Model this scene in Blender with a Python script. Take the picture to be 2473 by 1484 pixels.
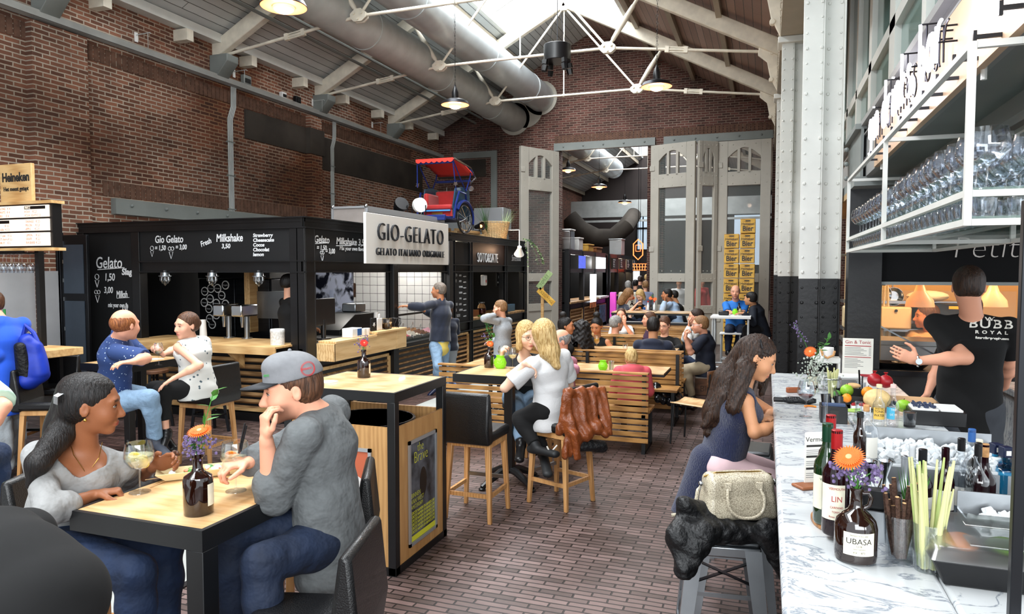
import bpy, math, random
import numpy as np
from mathutils import Vector, Matrix
for o in list(bpy.data.objects): bpy.data.objects.remove(o)
SC = bpy.context.scene; COL = SC.collection
R_ = math.radians; PI = math.pi
rnd = random.Random(7)
# ---------------------------------------------------------------- camera
F_PX, CAM_H, CX, CY = 1703.0, 1.9, 1236.5, 742.0
YAW, PITCH = math.atan((1850-CX)/F_PX), math.atan((CY-655)/F_PX)
FW = Vector((-math.sin(YAW)*math.cos(PITCH), math.cos(YAW)*math.cos(PITCH), -math.sin(PITCH)))
RT = Vector((math.cos(YAW), math.sin(YAW), 0)); UP = RT.cross(FW)
cam = bpy.data.cameras.new('camera'); camo = bpy.data.objects.new('camera', cam); COL.objects.link(camo)
cam.sensor_width = 36; cam.sensor_fit = 'HORIZONTAL'; cam.lens = F_PX*36/2473; cam.clip_start = .05; cam.clip_end = 300
camo.matrix_world = Matrix(((RT.x,UP.x,-FW.x,0),(RT.y,UP.y,-FW.y,0),(RT.z,UP.z,-FW.z,CAM_H),(0,0,0,1)))
SC.camera = camo
def W(u, v, y=None, x=None, z=None):
    "world point seen at a photo pixel, on the plane Y=y, X=x or Z=z"
    d = RT*((u-CX)/F_PX) + UP*((CY-v)/F_PX) + FW
    t = (z-CAM_H)/d.z if z is not None else (y/d.y if y is not None else x/d.x)
    return Vector((0,0,CAM_H)) + d*t
# ---------------------------------------------------------------- light
w = bpy.data.worlds.new('world'); SC.world = w; w.use_nodes = True
w.node_tree.nodes['Background'].inputs[0].default_value = (.86,.94,1,1)
w.node_tree.nodes['Background'].inputs[1].default_value = 1.0
def area(name, loc, rot, sx, sy, power, colr=(1,1,1), spread=PI):
    l = bpy.data.lights.new(name, 'AREA'); l.shape = 'RECTANGLE'; l.size = sx; l.size_y = sy; l.energy = power; l.color = colr; l.spread = spread
    o = bpy.data.objects.new(name, l); o.location = loc; o.rotation_euler = rot; COL.objects.link(o); return o
def lamp(name, loc, power, colr=(1,.75,.5), r=.05):
    l = bpy.data.lights.new(name, 'POINT'); l.energy = power; l.color = colr; l.shadow_soft_size = r
    o = bpy.data.objects.new(name, l); o.location = loc; COL.objects.link(o); return o
area('skylight_daylight', (-4.5, 6.0, 8.6), (0,0,0), 2.6, 20, 1900, (.93,.97,1))
area('skylight_daylight', (-4.5, 28, 8.6), (0,0,0), 2.6, 16, 900, (.93,.97,1))
area('rear_fill_light', (2.5, -3.0, 3.6), (R_(70),0,R_(12)), 7, 3, 420, (.95,.98,1))  # added fill light from behind the camera, no window stands there
SC.view_settings.view_transform = 'Standard'; SC.view_settings.look = 'None'
SC.view_settings.exposure = 0.85; SC.view_settings.gamma = 1
SC.view_settings.use_curve_mapping = False
SC.cycles.max_bounces = 7; SC.cycles.diffuse_bounces = 3; SC.cycles.glossy_bounces = 3; SC.cycles.transmission_bounces = 6
SC.cycles.transparent_max_bounces = 12; SC.cycles.caustics_reflective = False; SC.cycles.caustics_refractive = False
SC.cycles.use_denoising = True; SC.cycles.sample_clamp_indirect = 4
# ---------------------------------------------------------------- materials
MATS = {}
def nt(name):
    m = bpy.data.materials.new(name); m.use_nodes = True
    return m, m.node_tree, m.node_tree.nodes['Principled BSDF']
def hexc(h):
    c = [int(h[i:i+2],16)/255 for i in (0,2,4)]
    return tuple(x/12.92 if x <= .04045 else ((x+.055)/1.055)**2.4 for x in c)+(1,)
def M(name, c, rough=.6, metal=0, spec=.5, emit=None, es=0, noise=0, nscale=8, bump=0, bscale=60, coat=0, trans=0, ior=1.45, alpha=1, sheen=0, stretch=None, attr=False):
    "plain procedural material with optional tone noise and bump"
    if name in MATS: return MATS[name]
    if isinstance(c, str): c = hexc(c)
    m, t, b = nt(name); L = t.links; N = t.nodes
    b.inputs['Base Color'].default_value = c; b.inputs['Roughness'].default_value = rough; b.inputs['Metallic'].default_value = metal
    b.inputs['Specular IOR Level'].default_value = spec; b.inputs['Coat Weight'].default_value = coat
    b.inputs['Transmission Weight'].default_value = trans; b.inputs['IOR'].default_value = ior; b.inputs['Alpha'].default_value = alpha
    b.inputs['Sheen Weight'].default_value = sheen
    if emit is not None:
        b.inputs['Emission Color'].default_value = hexc(emit) if isinstance(emit,str) else emit; b.inputs['Emission Strength'].default_value = es
    src = None
    if attr:
        a = N.new('ShaderNodeVertexColor'); a.layer_name = 'Col'; src = a.outputs[0]; L.new(src, b.inputs['Base Color'])
    if noise or bump:
        tc = N.new('ShaderNodeTexCoord'); mp = N.new('ShaderNodeMapping'); L.new(tc.outputs['Object'], mp.inputs[0])
        if stretch: mp.inputs['Scale'].default_value = stretch
    if noise:
        n = N.new('ShaderNodeTexNoise'); n.inputs['Scale'].default_value = nscale; n.inputs['Detail'].default_value = 5; L.new(mp.outputs[0], n.inputs[0])
        r = N.new('ShaderNodeMapRange'); r.inputs[1].default_value=.3; r.inputs[2].default_value=.7; r.inputs[3].default_value = 1-noise; r.inputs[4].default_value = 1+noise; L.new(n.outputs[0], r.inputs[0])
        mx = N.new('ShaderNodeVectorMath'); mx.operation = 'SCALE'
        if src: L.new(src, mx.inputs[0])
        else: mx.inputs[0].default_value = c[:3]
        L.new(r.outputs[0], mx.inputs['Scale']); L.new(mx.outputs[0], b.inputs['Base Color'])
    if bump:
        n2 = N.new('ShaderNodeTexNoise'); n2.inputs['Scale'].default_value = bscale; n2.inputs['Detail'].default_value = 3; L.new(mp.outputs[0], n2.inputs[0])
        bp = N.new('ShaderNodeBump'); bp.inputs['Strength'].default_value = min(1,bump); bp.inputs['Distance'].default_value = .01*max(1,bump); L.new(n2.outputs[0], bp.inputs['Height']); L.new(bp.outputs[0], b.inputs['Normal'])
    MATS[name] = m; return m
def brick(name, cols, mortar, bw, bh, ms, plane='XZ', rough=.85, tone=.25, bump=.6, offset=.5, stain=None, nsc=.6):
    "world-scaled brickwork: plane XZ, YZ or XY"
    m, t, b = nt(name); N = t.nodes; L = t.links
    g = N.new('ShaderNodeNewGeometry'); sx = N.new('ShaderNodeSeparateXYZ'); L.new(g.outputs['Position'], sx.inputs[0])
    cb = N.new('ShaderNodeCombineXYZ')
    L.new(sx.outputs['XYZ'.index(plane[0])], cb.inputs[0]); L.new(sx.outputs['XYZ'.index(plane[1])], cb.inputs[1])
    dn = N.new('ShaderNodeTexNoise'); dn.inputs['Scale'].default_value = 7; L.new(g.outputs['Position'], dn.inputs[0])
    ds = N.new('ShaderNodeVectorMath'); ds.operation='MULTIPLY_ADD'; L.new(dn.outputs['Color'], ds.inputs[0]); ds.inputs[1].default_value=(.012,.012,0); L.new(cb.outputs[0], ds.inputs[2])
    br = N.new('ShaderNodeTexBrick'); L.new(ds.outputs[0], br.inputs[0]); br.offset = offset
    br.inputs['Color1'].default_value = hexc(cols[0]); br.inputs['Color2'].default_value = hexc(cols[1]); br.inputs['Mortar'].default_value = hexc(mortar)
    br.inputs['Scale'].default_value = 1; br.inputs['Brick Width'].default_value = bw; br.inputs['Row Height'].default_value = bh; br.inputs['Mortar Size'].default_value = ms; br.inputs['Mortar Smooth'].default_value = .3; br.inputs['Bias'].default_value = 0
    n = N.new('ShaderNodeTexNoise'); n.inputs['Scale'].default_value = nsc; n.inputs['Detail'].default_value = 6; n.inputs['Roughness'].default_value=.65; L.new(g.outputs['Position'], n.inputs[0])
    r = N.new('ShaderNodeMapRange'); r.inputs[1].default_value=.3; r.inputs[2].default_value=.7; r.inputs[3].default_value = 1-tone; r.inputs[4].default_value = 1+tone; L.new(n.outputs[0], r.inputs[0])
    mx = N.new('ShaderNodeVectorMath'); mx.operation = 'SCALE'; L.new(br.outputs[0], mx.inputs[0]); L.new(r.outputs[0], mx.inputs['Scale'])
    out = mx.outputs[0]
    if cols[2:]:
        n3 = N.new('ShaderNodeTexNoise'); n3.inputs['Scale'].default_value = .35; n3.inputs['Detail'].default_value = 3; L.new(g.outputs['Position'], n3.inputs[0])
        cr = N.new('ShaderNodeMapRange'); cr.inputs[1].default_value=.45; cr.inputs[2].default_value=.62; L.new(n3.outputs[0], cr.inputs[0])
        mm = N.new('ShaderNodeMix'); mm.data_type='RGBA'; mm.blend_type='MULTIPLY'; L.new(cr.outputs[0], mm.inputs[0]); L.new(out, mm.inputs[6]); mm.inputs[7].default_value = hexc(cols[2]); out = mm.outputs[2]
    L.new(out, b.inputs['Base Color']); b.inputs['Roughness'].default_value = rough
    bp = N.new('ShaderNodeBump'); bp.inputs['Strength'].default_value = bump; bp.inputs['Distance'].default_value = .01; bp.invert = True
    L.new(br.outputs['Fac'], bp.inputs['Height']); L.new(bp.outputs[0], b.inputs['Normal'])
    MATS[name] = m; return m
def wood(name, c1, c2, axis='X', scale=1.0, rough=.45, coat=0):
    m, t, b = nt(name); N = t.nodes; L = t.links
    tc = N.new('ShaderNodeTexCoord'); mp = N.new('ShaderNodeMapping'); L.new(tc.outputs['Object'], mp.inputs[0])
    s = [14*scale]*3; s['XYZ'.index(axis)] = 1.3*scale; mp.inputs['Scale'].default_value = s
    n = N.new('ShaderNodeTexNoise'); n.inputs['Scale'].default_value = 1.6; n.inputs['Detail'].default_value = 8; n.inputs['Roughness'].default_value=.6; n.inputs['Distortion'].default_value = .8; L.new(mp.outputs[0], n.inputs[0])
    w_ = N.new('ShaderNodeTexWave'); w_.inputs['Scale'].default_value = .9; w_.inputs['Distortion'].default_value = 6; w_.inputs['Detail'].default_value = 3; L.new(mp.outputs[0], w_.inputs[0])
    ad = N.new('ShaderNodeMath'); ad.operation='MULTIPLY_ADD'; L.new(w_.outputs[1], ad.inputs[0]); ad.inputs[1].default_value=.35; L.new(n.outputs[0], ad.inputs[2])
    cr = N.new('ShaderNodeValToRGB'); cr.color_ramp.elements[0].position=.35; cr.color_ramp.elements[1].position=.85
    cr.color_ramp.elements[0].color = hexc(c1); cr.color_ramp.elements[1].color = hexc(c2); L.new(ad.outputs[0], cr.inputs[0]); L.new(cr.outputs[0], b.inputs['Base Color'])
    b.inputs['Roughness'].default_value = rough; b.inputs['Coat Weight'].default_value = coat
    bp = N.new('ShaderNodeBump'); bp.inputs['Strength'].default_value=.15; bp.inputs['Distance'].default_value=.003; L.new(n.outputs[0], bp.inputs['Height']); L.new(bp.outputs[0], b.inputs['Normal'])
    MATS[name] = m; return m
def marble(name, base, vein, rough=.25):
    m, t, b = nt(name); N = t.nodes; L = t.links
    tc = N.new('ShaderNodeTexCoord'); mp = N.new('ShaderNodeMapping'); mp.inputs['Rotation'].default_value=(0,0,.7); mp.inputs['Scale'].default_value=(1,2.2,1); L.new(tc.outputs['Object'], mp.inputs[0])
    n = N.new('ShaderNodeTexNoise'); n.inputs['Scale'].default_value=3.2; n.inputs['Detail'].default_value=9; n.inputs['Roughness'].default_value=.62; n.inputs['Distortion'].default_value=1.6; L.new(mp.outputs[0], n.inputs[0])
    cr = N.new('ShaderNodeValToRGB'); e = cr.color_ramp.elements; e[0].position=.40; e[0].color=hexc(base); e[1].position=.60; e[1].color=hexc(base)
    q = e.new(.5); q.color = hexc(vein); q = e.new(.47); q.color = hexc(base); q = e.new(.53); q.color=hexc(base)
    L.new(n.outputs[0], cr.inputs[0])
    n2 = N.new('ShaderNodeTexNoise'); n2.inputs['Scale'].default_value=2; n2.inputs['Detail'].default_value=5; L.new(mp.outputs[0], n2.inputs[0])
    mm = N.new('ShaderNodeMix'); mm.data_type='RGBA'; r=N.new('ShaderNodeMapRange'); r.inputs[1].default_value=.45; r.inputs[2].default_value=.8; r.inputs[4].default_value=.45; L.new(n2.outputs[0], r.inputs[0]); L.new(r.outputs[0], mm.inputs[0]); L.new(cr.outputs[0], mm.inputs[6]); mm.inputs[7].default_value=hexc(vein); L.new(mm.outputs[2], b.inputs['Base Color'])
    b.inputs['Roughness'].default_value = rough; MATS[name]=m; return m
def hairm(name, c1, c2, rough=.45):
    m, t, b = nt(name); N = t.nodes; L = t.links
    tc = N.new('ShaderNodeTexCoord'); mp = N.new('ShaderNodeMapping'); mp.inputs['Scale'].default_value=(60,60,7); L.new(tc.outputs['Object'], mp.inputs[0])
    n = N.new('ShaderNodeTexNoise'); n.inputs['Scale'].default_value=2.5; n.inputs['Detail'].default_value=6; n.inputs['Distortion'].default_value=.6; L.new(mp.outputs[0], n.inputs[0])
    cr = N.new('ShaderNodeValToRGB'); cr.color_ramp.elements[0].position=.38; cr.color_ramp.elements[1].position=.66; cr.color_ramp.elements[0].color=hexc(c1); cr.color_ramp.elements[1].color=hexc(c2); L.new(n.outputs[0], cr.inputs[0]); L.new(cr.outputs[0], b.inputs['Base Color'])
    b.inputs['Roughness'].default_value=rough; b.inputs['Specular IOR Level'].default_value=.35
    bp = N.new('ShaderNodeBump'); bp.inputs['Strength'].default_value=.9; bp.inputs['Distance'].default_value=.006; L.new(n.outputs[0], bp.inputs['Height']); L.new(bp.outputs[0], b.inputs['Normal'])
    MATS[name]=m; return m
# ---------------------------------------------------------------- mesh helpers
class MB:
    def __init__(s): s.v=[]; s.f=[]
    def add(s, v, f, mt=None):
        o=len(s.v)
        s.v += [tuple(mt@Vector(p)) if mt else tuple(p) for p in v]
        s.f += [tuple(i+o for i in q) for q in f]; return s
    def bx(s, x0,x1,y0,y1,z0,z1, mt=None):
        return s.add([(x0,y0,z0),(x1,y0,z0),(x1,y1,z0),(x0,y1,z0),(x0,y0,z1),(x1,y0,z1),(x1,y1,z1),(x0,y1,z1)],
            [(0,3,2,1),(4,5,6,7),(0,1,5,4),(1,2,6,5),(2,3,7,6),(3,0,4,7)], mt)
    def cb(s, c, sz, rot=(0,0,0)):
        x,y,z=[a/2 for a in sz]
        from mathutils import Euler
        return s.bx(-x,x,-y,y,-z,z, Matrix.Translation(c)@Euler(rot).to_matrix().to_4x4())
    def bar(s, p, q, w_, h_, up=(0,0,1)):
        "rectangular bar from p to q, width across, height along up"
        p,q=Vector(p),Vector(q); d=(q-p); L=d.length; d.normalize(); u=Vector(up); r=d.cross(u)
        if r.length<1e-4: r=d.cross(Vector((0,1,0)))
        r.normalize(); u=r.cross(d)
        V=[p+r*(a*w_/2)+u*(b*h_/2)+d*(L*c) for c in (0,1) for a,b in ((-1,-1),(1,-1),(1,1),(-1,1))]
        return s.add(V,[(3,2,1,0),(4,5,6,7),(0,1,5,4),(1,2,6,5),(2,3,7,6),(3,0,4,7)])
    def cyl(s, p, q, r, r2=None, n=12, caps=True):
        p,q=Vector(p),Vector(q); d=(q-p).normalized(); r2=r if r2 is None else r2
        a=d.cross(Vector((0,0,1))) 
        if a.length<1e-4: a=Vector((1,0,0))
        a.normalize(); b=d.cross(a)
        V=[c+(a*math.cos(2*PI*i/n)+b*math.sin(2*PI*i/n))*rr for c,rr in ((p,r),(q,r2)) for i in range(n)]
        Fc=[(i,(i+1)%n,n+(i+1)%n,n+i) for i in range(n)]
        if caps: Fc+=[tuple(range(n))[::-1],tuple(range(n,2*n))]
        return s.add(V,[f[::-1] for f in Fc])
    def tube(s, pts, r, n=8, closed=False):
        pts=[Vector(p) for p in pts]; m=len(pts); rs=r if isinstance(r,(list,tuple)) else [r]*m
        V=[]; a=None
        for i,p in enumerate(pts):
            d=(pts[(i+1)%m]-pts[i-1]) if closed else (pts[min(i+1,m-1)]-pts[max(i-1,0)])
            if d.length<1e-9: d=Vector((0,0,1))
            d.normalize()
            if a is None:
                a=d.cross(Vector((0,0,1)))
                if a.length<1e-3: a=Vector((1,0,0))
            a=(a-d*a.dot(d)); a.normalize(); b=d.cross(a)
            V+=[p+(a*math.cos(2*PI*k/n)+b*math.sin(2*PI*k/n))*rs[i] for k in range(n)]
        Fc=[]
        for i in range(m if closed else m-1):
            j=(i+1)%m
            Fc+=[(i*n+k,j*n+k,j*n+(k+1)%n,i*n+(k+1)%n) for k in range(n)]
        if not closed: Fc+=[tuple(range(n)),tuple(range((m-1)*n,m*n))[::-1]]
        return s.add(V,Fc)
    def lathe(s, prof, c=(0,0,0), n=20, mt=None, sx=1, sy=1):
        V=[]; Fc=[]
        for r,z in prof: V+=[(c[0]+r*math.cos(2*PI*k/n)*sx,c[1]+r*math.sin(2*PI*k/n)*sy,c[2]+z) for k in range(n)]
        for i in range(len(prof)-1): Fc+=[(i*n+k,i*n+(k+1)%n,(i+1)*n+(k+1)%n,(i+1)*n+k) for k in range(n)]
        if prof[0][0]>1e-4: Fc.append(tuple(range(n))[::-1])
        if prof[-1][0]>1e-4: Fc.append(tuple(range((len(prof)-1)*n,len(prof)*n)))
        return s.add(V,Fc,mt)
    def ell(s, c, r, n=12, m=8, mt=None):
        r=(r,)*3 if not isinstance(r,(tuple,list)) else r
        V=[(c[0],c[1],c[2]-r[2])]+[(c[0]+r[0]*math.sin(PI*j/m)*math.cos(2*PI*i/n),c[1]+r[1]*math.sin(PI*j/m)*math.sin(2*PI*i/n),c[2]-r[2]*math.cos(PI*j/m)) for j in range(1,m) for i in range(n)]+[(c[0],c[1],c[2]+r[2])]
        Fc=[(0,1+(i+1)%n,1+i) for i in range(n)]
        for j in range(m-2): Fc+=[(1+j*n+i,1+j*n+(i+1)%n,1+(j+1)*n+(i+1)%n,1+(j+1)*n+i) for i in range(n)]
        e=len(V)-1; Fc+=[(e,1+(m-2)*n+i,1+(m-2)*n+(i+1)%n) for i in range(n)]
        return s.add(V,Fc,mt)
    def prism(s, poly, d0, d1, ax='z'):
        "extrude a 2-D polygon along an axis; ax x: (y,z), y: (x,z), z: (x,y)"
        n=len(poly)
        def P3(p,d): return {'x':(d,p[0],p[1]),'y':(p[0],d,p[1]),'z':(p[0],p[1],d)}[ax]
        V=[P3(p,d0) for p in poly]+[P3(p,d1) for p in poly]
        return s.add(V,[tuple(range(n))[::-1],tuple(range(n,2*n))]+[(i,(i+1)%n,n+(i+1)%n,n+i) for i in range(n)])
    def grid(s, fn, nu, nv):
        o=[[fn(i/nu,j/nv) for j in range(nv+1)] for i in range(nu+1)]
        V=[p for r in o for p in r]; k=nv+1
        return s.add(V,[(i*k+j,(i+1)*k+j,(i+1)*k+j+1,i*k+j+1) for i in range(nu) for j in range(nv)])
    def build(s, name, mat=None, parent=None, smooth=False, bevel=0, world=False, ang=40, **tg):
        me=bpy.data.meshes.new(name); me.from_pydata(s.v,[],s.f)
        return finish(me,name,mat,parent,smooth,bevel,world,ang,**tg)
def finish(me, name, mat, parent, smooth=False, bevel=0, world=False, ang=40, fix=True, **tg):
    if fix:
        import bmesh
        bm=bmesh.new(); bm.from_mesh(me); bmesh.ops.recalc_face_normals(bm,faces=bm.faces); bm.to_mesh(me); bm.free()
    o=bpy.data.objects.new(name,me); COL.objects.link(o)
    if mat is not None:
        for m in (mat if isinstance(mat,list) else [mat]): me.materials.append(MATS[m] if isinstance(m,str) else m)
    if parent is not None:
        o.parent=parent
        if world: me.transform(wmat(parent).inverted())
    if smooth:
        me.shade_smooth(); me.set_sharp_from_angle(angle=R_(ang))
    if bevel:
        b=o.modifiers.new('b','BEVEL'); b.width=bevel; b.segments=2; b.limit_method='ANGLE'; b.angle_limit=R_(40); me.shade_smooth(); me.set_sharp_from_angle(angle=R_(50))
    if tg: tag(o,**tg)
    return o
def wmat(o):
    from mathutils import Euler
    m=Matrix.LocRotScale(o.location,o.rotation_euler,o.scale)
    return wmat(o.parent)@m if o.parent else m
def tag(o, label=None, cat=None, group=None, kind=None):
    if label: o['label']=label
    if cat: o['category']=cat
    if group: o['group']=group
    if kind: o['kind']=kind
    return o
def T(name, label, cat, loc=(0,0,0), rz=0, group=None, kind=None):
    o=bpy.data.objects.new(name,None); o.empty_display_size=.1; COL.objects.link(o); o.location=loc; o.rotation_euler=(0,0,rz)
    return tag(o,label,cat,group,kind)
def S(name, mb, mat, **k):
    o=mb.build(name,mat,**k); o['kind']='structure'; return o
KIDS={}
def dup(o, loc=None, rz=None, label=None, group=None, scale=None, parent=None):
    kids=[c for c in bpy.data.objects if c.parent==o] if o.name not in KIDS else KIDS[o.name]
    KIDS[o.name]=kids
    c=o.copy(); COL.objects.link(c)
    if parent is not None: c.parent=parent
    if loc is not None: c.location=loc
    if rz is not None: c.rotation_euler=(0,0,rz)
    if scale is not None: c.scale=(scale,)*3 if not isinstance(scale,tuple) else scale
    if label: c['label']=label
    if group: c['group']=group
    for k in kids: dup(k,parent=c)
    return c
def text(txt, name, mat, parent, size, origin, xdir, ydir, extrude=.001, offset=0, align='CENTER', sx=1.0, shear=0, spacing=1.0, world=True, res=3):
    "lettering as a mesh, laid on the plane spanned by xdir, ydir at origin (baseline, aligned)"
    cu=bpy.data.curves.new(name,'FONT'); cu.body=txt; cu.size=size; cu.extrude=extrude; cu.offset=offset if offset or size<.04 else -.024*size; cu.align_x=align; cu.shear=shear; cu.space_character=spacing; cu.resolution_u=res
    tmp=bpy.data.objects.new('tmp',cu); COL.objects.link(tmp); dg=bpy.context.evaluated_depsgraph_get()
    me=bpy.data.meshes.new_from_object(tmp.evaluated_get(dg)); bpy.data.objects.remove(tmp); me.name=name
    X=Vector(xdir).normalized(); Y=Vector(ydir).normalized(); Z=X.cross(Y); O=Vector(origin)
    me.transform(Matrix(((X.x*sx,Y.x,Z.x,O.x),(X.y*sx,Y.y,Z.y,O.y),(X.z*sx,Y.z,Z.z,O.z),(0,0,0,1))))
    me.materials.clear()
    return finish(me,name,mat,parent,world=world,fix=False)
# ================================================================ setting
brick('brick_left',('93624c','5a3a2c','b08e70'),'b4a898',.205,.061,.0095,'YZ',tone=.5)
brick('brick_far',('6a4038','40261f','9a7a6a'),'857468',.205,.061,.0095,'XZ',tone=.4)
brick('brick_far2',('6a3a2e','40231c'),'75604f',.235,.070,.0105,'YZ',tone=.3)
brick('paving',('786460','4a3c38','c0a8a0'),'1c1513',.205,.052,.006,'XY',rough=.45,tone=.32,bump=.8,nsc=1.5)
M('plaster','a9aaac',.8,noise=.08,nscale=3)
M('concrete','9a9c98',.55,noise=.1,nscale=2.5)
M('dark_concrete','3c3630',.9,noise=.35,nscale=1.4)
M('steel_grey','7d827f',.5,noise=.1,nscale=2)
M('cream_paint','b3aea3',.5,noise=.05,nscale=3,bump=.2,bscale=20)
M('white_paint','d8d8d2',.45,noise=.06,nscale=4)
M('truss_paint','e4dccb',.5,noise=.12,nscale=6)
M('girder_paint','a59a88',.5,noise=.08,nscale=3)
M('black_paint','121214',.45,noise=.2,nscale=3,bump=.2,bscale=30)
M('black_steel','0c0d0f',.4,noise=.35,nscale=3,spec=.6)
M('duct_metal','c4cacc',.3,metal=.35,noise=.08,nscale=3)
M('duct_matt','b4b8b6',.6,noise=.12,nscale=3)
M('chrome','c8ccd0',.15,metal=1); M('steel','9a9fa3',.32,metal=1,noise=.1,nscale=5)
M('brass','c09a50',.3,metal=1); M('dark_metal','2a2b2e',.35,metal=.8)
M('white_plastic','e6e6e4',.4); M('black_plastic','101012',.35); M('red_plastic','c01818',.35)
M('lampglow','ffd9b0',.5,emit='ffb070',es=1.6)
M('glass','ffffff',.02,trans=1,ior=1.45); M('pane','c8d4d0',.02,spec=.4,alpha=.07)
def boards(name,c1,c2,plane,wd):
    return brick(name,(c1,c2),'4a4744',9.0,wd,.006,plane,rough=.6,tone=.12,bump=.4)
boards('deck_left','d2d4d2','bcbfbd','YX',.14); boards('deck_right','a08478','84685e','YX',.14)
# floor, strip, drain
S('floor',MB().bx(-9.6,7,-4,44,-.1,0),'paving')
S('trim_1',MB().bx(-4.62,-3.3,-4,18.6,-.05,.006),'concrete')
fd=T('floor_drain','narrow dark steel floor drain along the grey paving strip','drain',(-3.27,2,0)); 
MB().bx(-3.3,-3.25,-3,18.6,-.01,.009).build('grating','black_steel',fd,world=True)
# walls
WX=-9.1; GY=18.9
wl=MB().bx(WX-.35,WX,-4,GY,0,6.0)
for a,b in ((6.62,7.42),(12.55,12.95),(-1,-.2)): wl.bx(WX,WX+.12,a,b,0,5.15)
S('wall_left',wl,'brick_left')
S('trim_2',MB().bx(WX,WX+.03,-4,6.62,0,1.9).bx(WX+.12,WX+.15,6.6,7.45,0,1.9),'plaster')
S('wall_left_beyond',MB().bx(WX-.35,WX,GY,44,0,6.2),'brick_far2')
wf=MB().bx(WX,-5.43,GY,GY+.35,0,5.25).bx(-3.0,-2.58,GY,GY+.35,0,5.25).bx(.1,3.5,GY,GY+.35,0,5.25)
wf.prism([(WX,5.25),(3.5,5.25),(3.5,6.0),(.3,6.0),(-4.5,8.42),(WX,6.0)],GY,GY+.35,'y')
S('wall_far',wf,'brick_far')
sc=MB()   # soldier courses stand proud of the lintels
for k in range(60):
    x=-5.55+k*.095
    if x<.1: sc.bx(x,x+.075,GY-.012,GY,5.4,5.62)
for k in range(56):
    y=7.7+k*.095; sc.bx(WX,WX+.012,y,y+.075,3.0,3.22)
for k in range(118):
    y=6.0+k*.095; sc.bx(WX,WX+.012,y,y+.075,4.9,5.12)
S('trim_3',sc,M('brick_soldier','63483a',.85,noise=.35,nscale=9))
def lintel(x0,x1,n):
    m=MB().bx(x0,x1,GY-.08,GY,5.2,5.4); 
    for k in range(n): m.ell((x0+(k+.5)*(x1-x0)/n,GY-.08,5.3),.028,8,6)
    return m
S('trim_4',lintel(-5.56,-2.8,5),'steel_grey'); S('trim_5',lintel(-2.58,.1,5),'steel_grey')
m=MB().bx(WX,WX+.1,7.83,12.3,2.74,2.97)
for y in (8.1,8.75,9.4,10.1,10.8,11.5): m.ell((WX+.11,y,2.88),.025,8,6)
S('trim_6',m,'steel_grey')
S('trim_7',MB().bx(-8.6,-7.25,GY-.06,GY,5.14,5.32).bx(-7.43,-7.25,GY-.06,GY,0,5.14),'steel_grey')
S('trim_8',MB().bx(WX,WX+.035,10.7,12.55,4.35,4.88).bx(WX,WX+.15,12.5,13.0,4.35,4.88).bx(WX,WX+.035,12.95,17.8,4.1,4.8).bx(-9.1,-7.6,GY-.03,GY,4.6,5.1),'dark_concrete')
# end of the hall beyond
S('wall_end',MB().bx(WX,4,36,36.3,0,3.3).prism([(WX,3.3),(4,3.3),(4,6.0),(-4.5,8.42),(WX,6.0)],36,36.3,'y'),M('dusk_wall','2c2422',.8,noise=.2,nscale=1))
S('trim_9',MB().bx(WX,4,33.8,34.1,4.5,5.3).bx(WX,4,33.7,33.8,4.25,4.35),'duct_matt')
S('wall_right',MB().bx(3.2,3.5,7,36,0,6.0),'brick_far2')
# roof
def zr(x): return 8.34-abs(x+4.5)*.522
dl=MB(); dr=MB()
for (m,x0,x1) in ((dl,-9.5,-5.95),(dr,-3.05,.55)):
    for (y0,y1) in ((-3,16.6),(19.25,36)):
        m.add([(x0,y0,zr(x0)),(x1,y0,zr(x1)),(x1,y1,zr(x1)),(x0,y1,zr(x0)),(x0,y0,zr(x0)+.08),(x1,y0,zr(x1)+.08),(x1,y1,zr(x1)+.08),(x0,y1,zr(x0)+.08)],[(0,3,2,1),(4,5,6,7),(0,1,5,4),(1,2,6,5),(2,3,7,6),(3,0,4,7)])
for (m,x0,x1) in ((dl,-9.5,-4.5),(dr,-4.5,.55)):
    y0,y1=16.6,19.25
    m.add([(x0,y0,zr(x0)),(x1,y0,zr(x1)),(x1,y1,zr(x1)),(x0,y1,zr(x0)),(x0,y0,zr(x0)+.08),(x1,y0,zr(x1)+.08),(x1,y1,zr(x1)+.08),(x0,y1,zr(x0)+.08)],[(0,3,2,1),(4,5,6,7),(0,1,5,4),(1,2,6,5),(2,3,7,6),(3,0,4,7)])
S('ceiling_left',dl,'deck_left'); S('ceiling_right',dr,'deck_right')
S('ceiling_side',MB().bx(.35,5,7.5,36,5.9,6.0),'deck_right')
fr=MB()
for x0,x1 in ((-5.95,-4.5),(-4.5,-3.05)):
    for k in range(24):
        y=-2.6+k*.8
        fr.bar((x0,y,zr(x0)+.05),(x1,y,zr(x1)+.05),.03,.05)
for x in (-5.95,-4.5,-3.05): fr.bar((x,-3,zr(x)+.04),(x,16.6,zr(x)+.04),.08,.14)
S('window_1',fr,'white_paint')
pl=MB()
for x in (-8.98,-7.75,-6.2,-2.8,-1.85,-.85,.2):
    pl.bar((x,-3,zr(x)-.09),(x,36,zr(x)-.09),.09,.16)
S('trim_10',pl,'girder_paint')
S('trim_11',MB().bx(WX,WX+.2,-3,GY,5.83,5.98),'white_paint')
st=MB()
for k in range(12): st.bx(WX,WX+.28,3.0+k*1.52,3.14+k*1.52,5.62,5.80)
S('trim_12',st,'truss_paint')
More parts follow.
